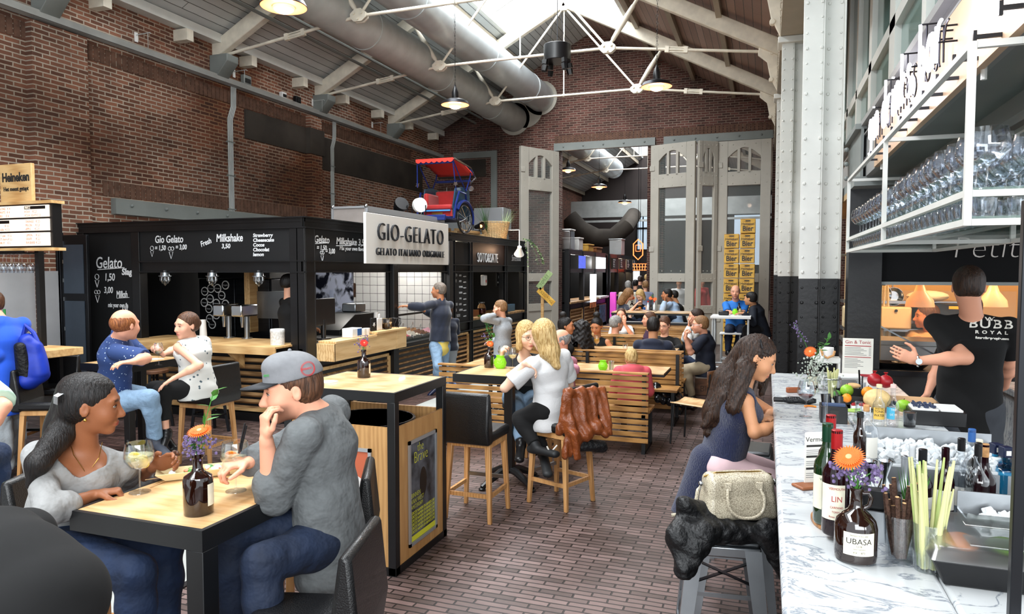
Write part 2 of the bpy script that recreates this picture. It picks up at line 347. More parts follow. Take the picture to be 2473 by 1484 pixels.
# cable tray and conduits
ct=T('cable_tray','long grey cable tray running high along the left brick wall','cable tray',(WX,9,5.2))
MB().bx(WX,WX+.16,-3,GY,5.2,5.215).bx(WX+.15,WX+.165,-3,GY,5.2,5.29).bx(WX,WX+.015,-3,GY,5.2,5.29).build('tray','duct_matt',ct,world=True)
for y,l in ((10.25,'bundle of thin grey conduits down the brick wall above the gelato stall'),(13.4,'bundle of grey conduits down the brick wall left of the aluminium flight case')):
    c=T('conduit_bundle',l,'conduit',(WX,y,2.5))
    m=MB()
    for k in range(4): m.tube([(WX+.03,y+k*.035,2.5),(WX+.03,y+k*.035,4.3),(WX+.03,y-.0+k*.035,4.62),(WX+.03,y+.09+k*.035,4.85),(WX+.03,y+.1+k*.035,5.2)],.013,6)
    m.build('pipe','duct_matt',c,smooth=True,world=True)
    m=MB()
    for z in (3.0,3.6,4.2): m.bx(WX,WX+.05,y-.03,y+.14,z,z+.02)
    m.build('clip','steel_grey',c,world=True)
MB().tube([(WX+.01,7.48,2.5),(WX+.012,7.5,3.5),(WX+.01,7.47,4.3),(WX+.012,7.49,5.15)],.012,6).build('wall_cable','black_plastic',smooth=True,label='thin black cable running down the left brick wall behind the stall corner',cat='cable')
def wallbox(y,z,s,l,mt='steel_grey'):
    t=T('junction_box',l,'junction box',(WX+.02,y,z)); MB().bx(0,.08,-s/2,s/2,0,s*.9).build('housing',mt,t,bevel=.008); MB().bx(.08,.09,-s*.35,s*.35,s*.2,s*.6).build('cover','black_plastic',t)
wallbox(10.7,5.3,.2,'grey junction box on the cable tray beside the second truss foot'); wallbox(11.75,5.3,.14,'small white junction box standing on the cable tray, paler than its neighbours','white_plastic'); wallbox(12.2,5.3,.16,'dark junction box on the cable tray over the dark concrete patch','dark_metal')
for y,z in ((8.35,5.45),(10.45,5.45),(11.0+1.8,5.45),(15.2,5.45)):
    t=T('wall_hook','thin grey metal hook bracket on the brick strip above the cable tray','bracket',(WX,y,z),group='hook brackets above the cable tray')
    MB().bx(0,.012,-.03,.03,-.06,.08).build('plate','white_plastic',t); MB().tube([(0,0,.04),(.28,0,.05),(.3,0,.03)],.007,6).tube([(.24,0,.05),(.24,0,-.18),(.05,0,-.18)],.005,6).build('hook','duct_matt',t)
# trusses
FZ=5.62
def node(m,c,n=3):
    m.prism([(c[0]+.15*math.cos(q),c[2]+.11*math.sin(q)) for q in (-.4,.3,1.2,1.95,2.85,3.5,4.2,5.2)],c[1]-.05,c[1]-.03,'y').prism([(c[0]+.15*math.cos(q),c[2]+.11*math.sin(q)) for q in (-.4,.3,1.2,1.95,2.85,3.5,4.2,5.2)],c[1]+.03,c[1]+.05,'y')
    for a in range(n): m.cyl((c[0]+.08*math.cos(a*2.1+.5),c[1]-.075,c[2]+.06*math.sin(a*2.1+.5)),(c[0]+.08*math.cos(a*2.1+.5),c[1]+.075,c[2]+.06*math.sin(a*2.1+.5)),.022,n=8)
def turnb(m,p,q,f):
    p,q=Vector(p),Vector(q); a=p.lerp(q,f); d=(q-p).normalized(); b=a+d*.34; u=Vector((0,0,1))
    m.bar(a+u*.04,b+u*.04,.03,.02).bar(a-u*.04,b-u*.04,.03,.02).bar(a-d*.03,a+d*.04,.06,.11).bar(b-d*.04,b+d*.03,.06,.11)
def truss(Y,lab):
    t=T('roof_truss',lab,'roof truss',(-4.5,Y,FZ))
    L,Rr,A=(-9.0,Y,FZ),(.0,Y,FZ),(-4.5,Y,8.0); N1,N2=(-6.2,Y,5.98),(-2.8,Y,5.98)
    B=dict(parent=t,world=True)
    MB().bar((-9.25,Y,5.62),(-4.5,Y,8.12),.14,.26).build('rafter','truss_paint',bevel=.015,**B)
    MB().bar((.25,Y,5.62),(-4.5,Y,8.12),.14,.26).build('rafter','truss_paint',bevel=.015,**B)
    for p,q,r in ((N1,L,.026),(N2,Rr,.026),(N1,N2,.026),(N1,A,.024),(N2,A,.024)): MB().cyl(p,q,r,n=10).build('tie_rod','truss_paint',smooth=True,**B)
    MB().cyl(A,(-4.5,Y,5.98),.014,n=8).ell((-4.5,Y,5.98),.04).build('hanger_rod','truss_paint',smooth=True,**B)
    for n_,x,z in ((N1,-6.75,6.82),(N2,-2.25,6.82)):
        c=Vector(n_); q=Vector((x,Y,z)); MB().tube([c,c.lerp(q,.15),c.lerp(q,.17),c.lerp(q,.5),c.lerp(q,.83),c.lerp(q,.85),q],[.03,.03,.04,.055,.04,.03,.03],10).build('strut','truss_paint',smooth=True,**B)
    for c in (N1,N2,A):
        m=MB(); node(m,c); m.build('gusset_plate','truss_paint',smooth=True,**B)
    for n_,e in ((N1,L),(N2,Rr)):
        m=MB(); turnb(m,n_,e,.38); m.build('turnbuckle','truss_paint',**B)
    MB().prism([(-9.1,5.25),(-8.95,5.25),(-8.72,5.5),(-8.72,5.62),(-9.1,5.62)],Y-.14,Y+.14,'y').build('corbel','steel_grey',bevel=.01,**B)
    m=MB().prism([(.12,4.95),(.12,5.75),(-.18,5.75),(-.2,5.58),(-.05,5.45),(0,5.2)],Y-.03,Y+.03,'y')
    for z in (5.15,5.6): m.cyl((.02,Y-.05,z),(.02,Y+.05,z),.04,n=8)
    m.build('shoe_bracket','truss_paint',bevel=.01,**B)
    return t
tl=['white iron roof truss nearest overhead, mostly above the frame','white iron roof truss whose left foot sits high over the dotted-shirt diner','white iron roof truss crossing behind the black ceiling speaker','white iron roof truss closest to the far gable wall']
for Y,l in zip((6.85,10.0,12.95,16.04),tl): t3=truss(Y,l)
for k,l in enumerate(('first','second','third')): dup(t3,loc=(-4.5,22.2+3.1*k,FZ),label='white roof truss in the hall beyond the open doors, %s from the opening'%l)
# eaves girder and columns
gd=T('eaves_girder','long cream riveted eaves girder resting on the row of columns','girder',(.25,10,4.9))
m=MB().bx(.12,.16,-3,GY,4.95,5.9).bx(.12,.42,-3,GY,4.9,4.95); m.build('web','girder_paint',gd,world=True)
m=MB()
for k in range(80): m.ell((.12,-1+k*.25,5.05),.018,6,4).ell((.12,-1+k*.25,5.75),.018,6,4)
m.build('rivets','girder_paint',gd,world=True,smooth=True)
def column(x,y,w_,lab):
    t=T('iron_column',lab,'column',(x+w_/2,y,0))
    def half(z0,z1,nm,mt):
        m=MB().bx(x,x+w_*.48,y-.14,y-.115,z0,z1).bx(x+w_*.16,x+w_*.2,y-.115,y+.12,z0,z1).bx(x+w_*.48,x+w_*.52,y-.14,y+.1,z0,z1).bx(x+w_*.52,x+w_,y-.06,y-.04,z0,z1).bx(x+w_*.96,x+w_,y-.15,y-.04,z0,z1)
        m.build(nm,mt,t,world=True,bevel=.004)
        m=MB()
        k=0; z=z0+.06
        while z<z1:
            for xx,yy in ((x+.03,y-.14),(x+w_*.44,y-.14),(x+w_*.62,y-.06),(x+w_*.9,y-.06)): m.ell((xx,yy,z),.011 if k%3 else .016,6,4)
            z+=.13; k+=1
        m.build('rivets',mt,t,world=True,smooth=True)
    half(0,1.83,'lower_shaft','black_paint'); half(1.83,4.9,'upper_shaft','white_paint')
    MB().bx(x-.05,x+w_+.05,y-.2,y+.15,4.82,4.9).build('capital','white_paint',t,world=True,bevel=.01)
    return t
column(.27,6.9,.34,'near riveted iron column, white above and black below, beside the marble bar')
column(.14,10.0,.30,'slimmer riveted iron column behind the first one, white above and black below')
column(.12,13.1,.28,'far riveted iron column beside the folding doors')
m=MB().bx(.62,.95,6.0,6.9,2.55,2.62).bx(.62,.95,6.0,6.9,2.98,3.02).bx(.66,.68,6.0,6.9,2.62,2.98)
for z in (2.68,2.8,2.92): m.ell((.62,6.6,z),.02,8,6)
S('trim_13',m,'steel_grey')
# ducts
def duct(x,z,r,mt,lab,y0,y1,seams):
    t=T('air_duct',lab,'air duct',(x,y1,z)); B=dict(parent=t,world=True)
    MB().cyl((x,y0,z),(x,y1,z),r,n=40).build('pipe',mt,smooth=True,**B)
    for y in seams: MB().cyl((x,y,z),(x,y+.05,z),r+.012,n=40).build('seam',mt,smooth=True,**B)
    V=MB().lathe([(r,0),(r+.09,0),(r+.09,.05),(r,.05)],n=40,mt=Matrix.Translation((x,GY-.05,z))@Matrix.Rotation(-PI/2,4,'X')); V.build('wall_collar','cream_paint',smooth=True,**B)
    return t
duct(-6.72,6.16,.36,'duct_matt','matt grey round air duct, the lower of the two entering the gable wall',-2,GY+.1,(5,8,11,14,17))
d2=duct(-5.95,6.68,.38,'duct_metal','shiny silver round air duct, the higher of the two entering the gable wall',-2,GY+.1,(4,7.5,11.2,14.6,17.6))
duct(-6.4,6.4,.42,'duct_metal','silver air duct in the hall beyond the open doors',20,31,(22,25,28,30.5))
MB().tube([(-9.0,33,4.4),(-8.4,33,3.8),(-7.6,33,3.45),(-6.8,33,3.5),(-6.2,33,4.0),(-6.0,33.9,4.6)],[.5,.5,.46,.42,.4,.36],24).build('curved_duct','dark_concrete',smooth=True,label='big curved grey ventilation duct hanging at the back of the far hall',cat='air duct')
for y0,y1,x,z in ((-2,18.5,-7.55,6.15),(-2,18.5,-7.75,6.05)):
    MB().cyl((x,y0,z),(x,y1,z),.03,n=8).build('ceiling_pipe','steel_grey',smooth=True,label='thin dark pipe running under the left roof slope beside the ducts',cat='pipe',group='thin pipes under the left roof slope')
# folding doors
def leaf(n,p,q,h=5.17,lab=None):
    "glazed door leaf from ground point p to q"
    p=Vector((p[0],p[1],0)); q=Vector((q[0],q[1],0)); L=(q-p).length; a=math.atan2(q.y-p.y,q.x-p.x)
    t=T('door_%d'%n,None,None,p,a); t['kind']='structure'
    s=L*.19; fr=MB(); th=.05
    z1,z2,z3,z4=1.02,1.62,1.80,4.05
    fr.bx(0,s,-th,th,0.02,h).bx(L-s,L,-th,th,0.02,h).bx(s,L-s,-th*.5,th*.5,.02,z1).bx(s,L-s,-th,th,z1-.2,z1).bx(s,L-s,-th,th,z2,z2+.22).bx(s,L-s,-th,th,z4,z4+.35).bx(s,L-s,-th,th,.02,.3)
    # arched head
    n_=12; c=(L/2); wd=L-2*s
    pts=[(s+wd*i/n_, h-.42+.24*math.sin(PI*i/n_)) for i in range(n_+1)]
    for (xa,za),(xb,zb) in zip(pts,pts[1:]):
        fr.add([(xa,-th,za),(xb,-th,zb),(xb,-th,h),(xa,-th,h),(xa,th,za),(xb,th,zb),(xb,th,h),(xa,th,h)],[(0,1,2,3),(7,6,5,4),(0,4,5,1),(3,2,6,7)])
    for k in (1,2): fr.bx(s+wd*k/3-.035,s+wd*k/3+.035,-th,th,z4+.3,h-.2)
    fr.build('door_frame','cream_paint',t,bevel=.008)
    m=MB(); m.bx(s,L-s,-.008,.008,z1,z2).bx(s,L-s,-.008,.008,z2+.2,z4).bx(s,L-s,-.008,.008,z4+.3,h-.18); m.build('pane','pane',t)
    m=MB()
    for z in (.25,.95,1.7,1.9,z4+.05,z4+.25,h-.1):
        for k in range(5): m.ell((s*.4+(L-s*.8)*k/4,-th,z),.014,6,4)
    m.build('bolts','cream_paint',t,smooth=True)
    for z in (.6,2.4,4.5): MB().bx(-.02,.12,-th-.02,-th,z,z+.14).build('hinge','cream_paint',t,bevel=.01)
    return t
leaf(1,(-6.11,17.6),(-5.45,18.85)); leaf(2,(-2.88,18.78),(-1.72,18.42)); leaf(3,(-1.66,18.42),(-1.22,18.72)); leaf(4,(-1.2,18.78),(.07,18.72))
# ================================================================ gelato stall and street-food stall
wood('oak_top','b98a55','dcb888','X',1,.35,.2); wood('oak_side','a87a48','c89a62','Z',.8,.5); wood('pine','b98a52','e0bd88','Y',.7,.6)
wood('pine_x','b98a52','dfb980','X',.7,.6); wood('slat_oak','805628','b48448','X',.9,.5); wood('stool_oak','b07c48','d2a068','Z',1,.4); wood('rough_timber','6e5030','b89060','X',.8,.7); wood('dark_wood','3a2418','6a452c','X',1,.5)
M('chalkboard','0b0c0e',.7,noise=.25,nscale=2); M('chalk','d8dadc',.9); M('sign_white','dcdcd8',.4); M('letter_dark','202226',.5)
M('tile_white','dfe0de',.2); brick('tiles',('e4e4e2','d8d8d6'),'3a3a3a',.15,.15,.004,'XZ',rough=.25,tone=.03,bump=.2,offset=0)
M('leather','0b0b0c',.38,bump=.3,bscale=180,coat=.15); M('silver_paint','b8bcc0',.3,metal=.6)
XF,YF,ZT=-5.24,7.17,2.56
gs=T('gelato_stall','black steel framed gelato stall with chalkboards, wooden counters and a tiled back wall','market stall',(-7,9,0))
B=dict(parent=gs,world=True)
def ibeam(m,p,q,w_,h_,vert=False):
    if vert:
        (x0,y0,z0),(x1,y1,z1)=p,q; m.bx(x0,x1,y0,y0+.02,z0,z1).bx(x0,x1,y1-.02,y1,z0,z1).bx((x0+x1)/2-.01,(x0+x1)/2+.01,y0,y1,z0,z1)
    else: m.bar(p,q,w_,.02); return m
# frame posts and beams
for x0,x1,y0,y1 in ((-5.46,-5.24,7.17,7.39),(-5.34,-5.2,9.25,9.40),(-5.34,-5.2,11.22,11.38),(-8.0,-7.86,7.17,7.3),(-9.0,-8.86,7.17,7.3),(-9.0,-8.86,11.2,11.35)):
    m=MB(); c=(x0+x1)/2; m.bx(x0,x1,y0,y0+.018,0,2.42).bx(x0,x1,y1-.018,y1,0,2.42).bx(c-.01,c+.01,y0,y1,0,2.42).bx(x1-.012,x1,y0+.02,y1-.02,0,2.42) if x1>-5.3 else m.bx(x0,x1,y0,y1,0,2.42)
    m.build('post','black_steel',bevel=.004,**B)
for z0,z1 in ((2.42,2.56),(1.88,2.03)):
    for a in (0,1):
        m=MB()
        if a==0:
            xx=-9.0 if z0>2 else -7.9
            m.bx(xx,XF,YF-.01,YF+.12,z1-.015,z1).bx(xx,XF,YF-.01,YF+.12,z0,z0+.015).bx(xx,XF-.02,YF+.03,YF+.05,z0,z1)
        else: m.bx(XF-.12,XF+.02,YF,11.38,z1-.015,z1).bx(XF-.12,XF+.02,YF,11.38,z0,z0+.015).bx(XF-.05,XF-.03,YF,11.38,z0,z1)
        m.build('beam','black_steel',**B)
MB().bx(-9.0,XF-.02,YF+.02,11.35,2.5,2.56).build('roof_panel','black_steel',**B)
cbm=MB().bx(-8.86,-8.0,YF+.03,YF+.05,.1,2.42); c1=cbm.build('chalkboard','chalkboard',**B)
c2=MB().bx(-7.86,-5.46,YF+.02,YF+.045,2.03,2.42).build('chalkboard','chalkboard',**B)
c3=MB().bx(XF-.045,XF-.02,7.39,9.0,2.03,2.42).build('chalkboard','chalkboard',**B)
def cone(p,X,Z,s,n,par):
    p=Vector(p); X=Vector(X); Z=Vector(Z); m=MB(); t=s*.035
    def ring(c,r): m.tube([c+X*(r*math.cos(a*PI/6))+Z*(r*math.sin(a*PI/6)) for a in range(12)],t,5,closed=True)
    if n==1: ring(p,s*.28)
    else: ring(p-X*s*.2,s*.2); ring(p+X*s*.2,s*.2)
    q=p-Z*s*.35
    m.tube([q-X*s*.28,q+X*s*.28,q-Z*s*.75],t,5,closed=True)
    m.build('cone_drawing','chalk',par,world=True)
def ln(a,b,par,r=.004): MB().tube([a,b],r,5).build('chalk_line','chalk',par,world=True)
def chalk(t_,u,v,s,par,face='F',sx=1.0,yx=YF+.015,rot=0,mat='chalk',off=.002,shear=.1):
    if face=='F': p=W(u,v,y=yx); X=Vector((math.cos(rot),0,math.sin(rot))); Z=Vector((-math.sin(rot),0,math.cos(rot)))
    else: p=W(u,v,x=yx); X=Vector((0,math.cos(rot),math.sin(rot))); Z=Vector((0,-math.sin(rot),math.cos(rot)))
    return text(t_,'lettering',mat,par,s,p,X,Z,.001,off,'LEFT',sx,shear)
chalk('Gelato',231,648,.22,c1,sx=.8); ln(W(236,652,y=YF+.02),W(300,647,y=YF+.02),c1,.006)
chalk('Slag',294,664,.12,c1,off=.004); chalk('1,50',252,678,.14,c1,sx=.8); chalk('3,00',251,708,.12,c1,sx=.8)
cone(W(234,669,y=YF+.02),(1,0,0),(0,0,1),.13,1,c1); cone(W(235,706,y=YF+.02),(1,0,0),(0,0,1),.13,2,c1)
chalk('Milksh',281,719,.13,c1,sx=.6,off=.003); ln(W(282,721,y=YF+.02),W(312,719,y=YF+.02),c1); chalk('mix your own fla',261,742,.085,c1,sx=.62); chalk('3,50',294,752,.09,c1,sx=.7)
chalk('Gio Gelato',374,587,.135,c2,sx=.78); chalk('= 1,50',374,605,.09,c2,sx=.8); chalk('= 3,00',424,603,.09,c2,sx=.8)
cone(W(367,600,y=YF+.02),(1,0,0),(0,0,1),.1,1,c2); cone(W(413,601,y=YF+.02),(1,0,0),(0,0,1),.12,2,c2)
chalk('Fresh',486,597,.1,c2,sx=.8,rot=.3); chalk('Milkshake',522,584,.135,c2,sx=.78,off=.003); chalk('3,50',535,600,.08,c2)
for k,s in enumerate(('Strawberry','Cheesecake','Cocos','Chocolat','lemon')): chalk(s,611,573+11.5*k,.062,c2,sx=1.05)
chalk('Gelato',759,586,.13,c3,'R',.9,XF-.015); chalk('Milkshake 3,50',812,590,.13,c3,'R',.95,XF-.015); chalk('= 1,50',765,604,.09,c3,'R',.9,XF-.015); chalk('= 3,00',786,612,.09,c3,'R',.9,XF-.015); chalk('Mix your own flavour',820,604,.075,c3,'R',1,XF-.015,off=.001)
ln(W(760,589,x=XF-.01),W(790,587,x=XF-.01),c3); ln(W(812,594,x=XF-.01),W(848,594,x=XF-.01),c3)
cone(W(757,601,x=XF-.01),(0,1,0),(0,0,1),.1,1,c3); cone(W(778,611,x=XF-.01),(0,1,0),(0,0,1),.1,2,c3)
# sign board
sg=T('shop_sign','large white sign board with raised lettering on the side of the gelato stall','sign',(-4.98,9.4,2.0))
MB().bx(-5.04,-5.0,8.17,10.75,2.0,2.68).build('board','sign_white',sg,world=True,bevel=.004)
text('GIO-GELATO','lettering','letter_dark',sg,.36,(-4.99,9.48,2.32),(0,1,0),(0,0,1),.02,.0,'CENTER',.86,spacing=1.18)
text('GELATO ITALIANO ORIGINALE','lettering','letter_dark',sg,.155,(-4.99,9.48,2.115),(0,1,0),(0,0,1),.012,0,'CENTER',.86,spacing=1.18)
# corrugated timber skirts
def corr(name,x0,x1,y0,y1,z0,z1,par,n=7):
    "framed horizontal corrugated panel facing -Y (y0==y1) or +X (x0==x1)"
    X=x0==x1; m=MB(); a0,a1=(y0,y1) if X else (x0,x1)
    N=n*8; pts=[(z0+.03+(z1-z0-.06)*i/N, -.03+.022*math.cos(2*PI*i/8)) for i in range(N+1)]
    for (za,da),(zb,db) in zip(pts,pts[1:]):
        if X: m.add([(x0+da,a0,za),(x0+da,a1,za),(x0+db,a1,zb),(x0+db,a0,zb)],[(0,1,2,3)])
        else: m.add([(a0,y0-da,za),(a1,y0-da,za),(a1,y0-db,zb),(a0,y0-db,zb)],[(0,1,2,3)])
    m.build(name,'rough_timber',par,world=True,smooth=True)
    f=MB(); w_=.04
    if X: f.bx(x0-.03,x0+.005,a0,a1,z0,z0+w_).bx(x0-.03,x0+.005,a0,a1,z1-w_,z1).bx(x0-.03,x0+.005,a0,a0+w_,z0,z1).bx(x0-.03,x0+.005,a1-w_,a1,z0,z1)
    else: f.bx(a0,a1,y0-.005,y0+.03,z0,z0+w_).bx(a0,a1,y0-.005,y0+.03,z1-w_,z1).bx(a0,a0+w_,y0-.005,y0+.03,z0,z1).bx(a1-w_,a1,y0-.005,y0+.03,z0,z1)
    f.build('panel_frame','pine_x',par,world=True)
corr('corrugated_panel',-7.86,-5.46,YF+.06,YF+.06,.12,.8,gs); corr('corrugated_panel',XF-.02,XF-.02,7.4,9.24,.12,.68,gs,6); corr('corrugated_panel',XF-.02,XF-.02,9.42,11.2,.12,.74,gs,7)
MB().bx(-7.86,XF-.04,YF+.1,YF+.14,0,.95).bx(XF-.1,XF-.05,YF,9.35,0,.95).bx(XF-.1,XF-.05,9.35,11.38,0,.72).bx(-9,XF-.05,YF+.03,YF+.09,0,.1).build('dark_lining','black_steel',**B)
# counters
m=MB().bx(-7.95,-5.44,6.86,7.7,.975,1.0).bx(-7.95,-5.44,6.84,6.87,.90,1.0); ct_=m.build('worktop','pine_x',bevel=.004,**B)
for x in (-7.3,-6.2): MB().prism([(6.9,.9),(7.17,.9),(7.17,.68)],x,x+.04,'x').build('bracket','pine_x',**B)
m=MB().bx(-5.24,-4.98,7.42,8.4,1.0,1.03).bx(-5.24,-4.98,8.4,9.25,1.04,1.07); m.build('worktop','pine',bevel=.004,**B)
m=MB().bx(-5.02,-4.99,7.4,8.05,.78,1.0).bx(-5.24,-4.99,7.38,7.42,.78,1.0).bx(-5.02,-4.99,8.15,8.95,.78,1.04).bx(-5.05,-5.0,8.0,8.2,.8,.9).bx(-5.02,-4.99,8.96,9.25,.78,1.04); m.build('counter_front','pine',bevel=.004,**B)
MB().bx(-6.0,-5.24,7.42,9.2,.9,.98).build('inner_worktop','black_steel',**B)
# back walls
MB().bx(-8.9,-7.1,11.16,11.2,.4,2.4).build('back_wall','chalkboard',**B); MB().bx(-8.95,-8.9,7.3,11.2,0,2.45).build('side_wall','chalkboard',**B)
MB().bx(-7.1,-5.34,11.16,11.2,.4,2.4).build('tiled_wall','tiles',**B)
# mural: procedural blue-black photographic print
m,t,b=nt('mural'); N=t.nodes; L=t.links; tc=N.new('ShaderNodeTexCoord'); n=N.new('ShaderNodeTexNoise'); n.inputs['Scale'].default_value=3.2; n.inputs['Detail'].default_value=10; n.inputs['Distortion'].default_value=1.2; L.new(tc.outputs['Object'],n.inputs[0])
cr=N.new('ShaderNodeValToRGB'); e=cr.color_ramp.elements; e[0].position=.44; e[0].color=hexc('0c1020'); e[1].position=.56; e[1].color=hexc('c9d2ea'); L.new(n.outputs[0],cr.inputs[0]); L.new(cr.outputs[0],b.inputs['Base Color']); b.inputs['Roughness'].default_value=.5; MATS['mural']=m
mu=T('photo_mural','blue-black photographic mural of a fountain square on the stall back wall','mural',(-7.6,11.14,.5))
MB().bx(-.62,.5,-.01,.01,0,1.85).build('print','mural',mu); m=MB()
m.lathe([(.42,0),(.38,.06),(.1,.08),(.07,.5),(.2,.54),(.05,.6),(.04,.9)],n=16,mt=Matrix.Translation((.05,-.02,.15))@Matrix.Diagonal((1,.05,1,1))); m.build('fountain_drawing',M('mural_pale','b8c4e0',.5),mu,smooth=True)
lamp('stall_ceiling_lamp',(-6.4,9.5,2.3),26,(1,.95,.88),.15); lamp('stall_ceiling_lamp',(-5.9,10.6,2.3),22,(1,.95,.88),.15)
# fridge with flavour discs
fg=T('steel_fridge','tall dark steel fridge inside the gelato stall covered with round flavour stickers','fridge',(-7.5,8.7,0))
MB().bx(-.72,.62,-.1,.6,.1,1.78).build('body','dark_metal',fg,bevel=.01); MB().bx(-.72,.62,-.13,.6,1.79,2.0).build('top_panel','black_plastic',fg,bevel=.005)
for a,b_ in ((-.70,-.03),(0,.60)): MB().bx(a,b_,-.13,-.1,.14,1.77).build('door',M('brushed_dark','3c3e42',.32,metal=.9,noise=.2,nscale=2,stretch=(1,1,14)),fg,bevel=.006)
for k,(u,v) in enumerate([(495,704),(510,697),(526,697),(545,689),(508,722),(494,731),(523,733),(545,735),(536,714),(505,746),(523,761),(537,753),(507,770),(513,784)]):
    p=W(u,v,y=8.56); d=T('flavour_sticker','round black and white flavour sticker on the dark fridge door','sticker',p,group='flavour stickers on the fridge')
    MB().cyl((0,0,0),(0,-.006,0),.068,n=20).build('rim','white_plastic',d); MB().cyl((0,-.006,0),(0,-.009,0),.053,n=20).build('disc','black_plastic',d)
    text(('Melon','Cocos','Limone','Fragola')[k%4],'lettering','chalk',d,.03,(0,-.0095,-.01),(1,0,0),(0,0,1),.0003,world=False)
def soft_tap(x,l):
    t=T('ice_cream_tap',l,'dispenser',(x,7.62,1.0))
    MB().bx(-.09,.09,-.2,.12,.30,.46).build('head','chrome',t,bevel=.02); MB().cyl((0,0,0),(0,0,.3),.035,n=12).build('column','steel',t,smooth=True); MB().cyl((.05,-.14,.30),(.05,-.14,.16),.03,.02,n=10).build('nozzle','chrome',t,smooth=True)
    MB().cyl((0,0,0),(0,0,.015),.07,n=16).build('foot','steel',t); MB().bx(.03,.05,-.16,-.13,.24,.37).build('lever',M('mint','58b898',.4),t,bevel=.004)
soft_tap(-6.80,'chrome dispenser tap on the stall counter next to the stacked white cups'); soft_tap(-6.50,'chrome dispenser tap on the stall counter nearer the oak cupboard')
cu=T('paper_cup_stack','tapered stack of white paper cups on the front stall counter','cups',(-6.98,7.35,1.0)); MB().lathe([(.05,0),(.036,.26),(.035,.26)],n=16).build('cups','white_plastic',cu,smooth=True)
pb=T('plastic_bag','crumpled clear bag of lids on the front stall counter','bag',(-7.2,7.3,1.0)); MB().ell((0,0,.05),(.1,.06,.05)).build('sheet',M('clear_bag','e8eef0',.15,alpha=.6),pb,smooth=True)
cn=T('lidded_canister','white patterned canister standing at the right end of the front counter','canister',(-5.60,7.10,1.0)); MB().lathe([(.085,0),(.085,.15),(.087,.155),(.087,.185),(.08,.195),(0,.2)],n=24).build('can',M('patterned','dcdcd8',.4,noise=.25,nscale=45),cn,smooth=True)
cp=T('oak_cupboard','oak edged shelf unit with white shelf inside the gelato stall','shelf',(-7.1,8.5,0)); MB().bx(-.1,.0,-.1,.4,1.0,2.4).build('upright','pine',cp); MB().bx(0,.55,.1,.4,1.95,1.98).build('shelf','white_plastic',cp); MB().bx(0,.5,.05,.4,1.2,1.6).build('panel','steel',cp)
def cage(x,l):
    t=T('bulkhead_lamp',l,'lamp',(x,7.12,1.88)); 
    MB().lathe([(.0,0),(.055,0),(.06,-.04),(.04,-.05)],n=14).bx(-.012,.012,-.012,.012,-.0,.03).build('housing','steel',t,smooth=True)
    MB().lathe([(.04,-.05),(.05,-.09),(.04,-.14),(0,-.16)],n=14).build('globe','glass',t,smooth=True)
    m=MB()
    for k in range(4):
        a=k*PI/4; m.tube([(.055*math.cos(a),.055*math.sin(a),-.05),(.06*math.cos(a),.06*math.sin(a),-.1),(0,0,-.17),(-.06*math.cos(a),-.06*math.sin(a),-.1),(-.055*math.cos(a),-.055*math.sin(a),-.05)],.004,5)
    m.cyl((0,0,-.04),(0,0,-.05),.078,n=16); m.build('guard','steel',t)
cage(-7.37,'caged glass lamp under the stall beam above the dotted-shirt diner'); cage(-6.6,'caged glass lamp under the stall beam in front of the fridge stickers'); cage(-5.88,'caged glass lamp under the stall beam nearest the corner post')
# side hatch bits
pos=T('till_screen','black till screen seen from behind on the side counter','monitor',(-5.3,7.62,1.03)); MB().bx(-.03,.02,-.24,.24,.18,.52).build('screen','black_plastic',pos,bevel=.01); MB().cyl((0,0,0),(0,0,.25),.03,n=10).cyl((0,0,0),(0,0,.02),.1,n=16).build('stand','black_plastic',pos)
nh=T('napkin_holder','white napkin box with a blue flash on the side counter','napkin box',(-5.12,8.0,1.03)); MB().bx(-.08,.08,-.12,.12,0,.12).build('box','white_plastic',nh,bevel=.008); MB().bx(.08,.083,0,.1,.02,.11).build('panel',M('blue_label','2a5a9a',.5),nh)
for k,(y,l) in enumerate(((8.22,'white paper tub next to the napkin box'),(8.32,'white paper tub beside the little blackboard on the side counter'))):
    c=T('paper_tub',l,'tub',(-5.1,y,1.035 if y<8.4 else 1.07)); MB().lathe([(.04,0),(.05,.09),(.048,.09),(.04,.01)],n=16).build('tub','white_plastic',c,smooth=True)
bb=T('price_card','small blackboard card with a star on the side counter','sign',(-5.1,8.5,1.07)); MB().bx(-.01,.01,-.07,.07,0,.18).build('card','chalkboard',bb); MB().prism([(.035*(1 if k%2 else .45)*math.sin(k*PI/5),.09+.035*(1 if k%2 else .45)*math.cos(k*PI/5)) for k in range(10)],.011,.014,'x').build('star','chalk',bb)
bt=T('chopping_board','white paddle board leaning on the side counter','board',(-5.1,8.66,1.07)); MB().bx(-.01,.01,-.07,.07,0,.17).bx(-.01,.01,-.02,.02,.17,.23).build('board','white_plastic',bt,bevel=.01)
gj=T('glass_jar','square glass jar of sweets on the side counter','jar',(-5.1,8.84,1.07)); MB().bx(-.06,.06,-.08,.08,0,.16).build('glass','glass',gj,bevel=.01); MB().ell((0,0,.05),(.05,.07,.045)).build('sweets',M('sweets','e8a030',.5,noise=.6,nscale=50),gj)
wb=T('wire_basket','black wire basket at the far end of the side counter','basket',(-5.12,9.12,1.07)); m=MB()
for k in range(10):
    a=k*PI/5; m.tube([(.06*math.cos(a),.06*math.sin(a),0),(.1*math.cos(a+.3),.1*math.sin(a+.3),.07),(.09*math.cos(a+.6),.09*math.sin(a+.6),.14)],.003,4)
m.tube([(.09*math.cos(k*PI/8),.09*math.sin(k*PI/8),.14) for k in range(16)],.003,4,closed=True); m.build('wires','black_plastic',wb)
cc=T('coffee_cup_stack','tall stack of white cups behind the wire basket','cups',(-5.35,9.0,1.0)); MB().lathe([(.045,0),(.035,.3),(0,.3)],n=14).build('cups','white_plastic',cc,smooth=True)
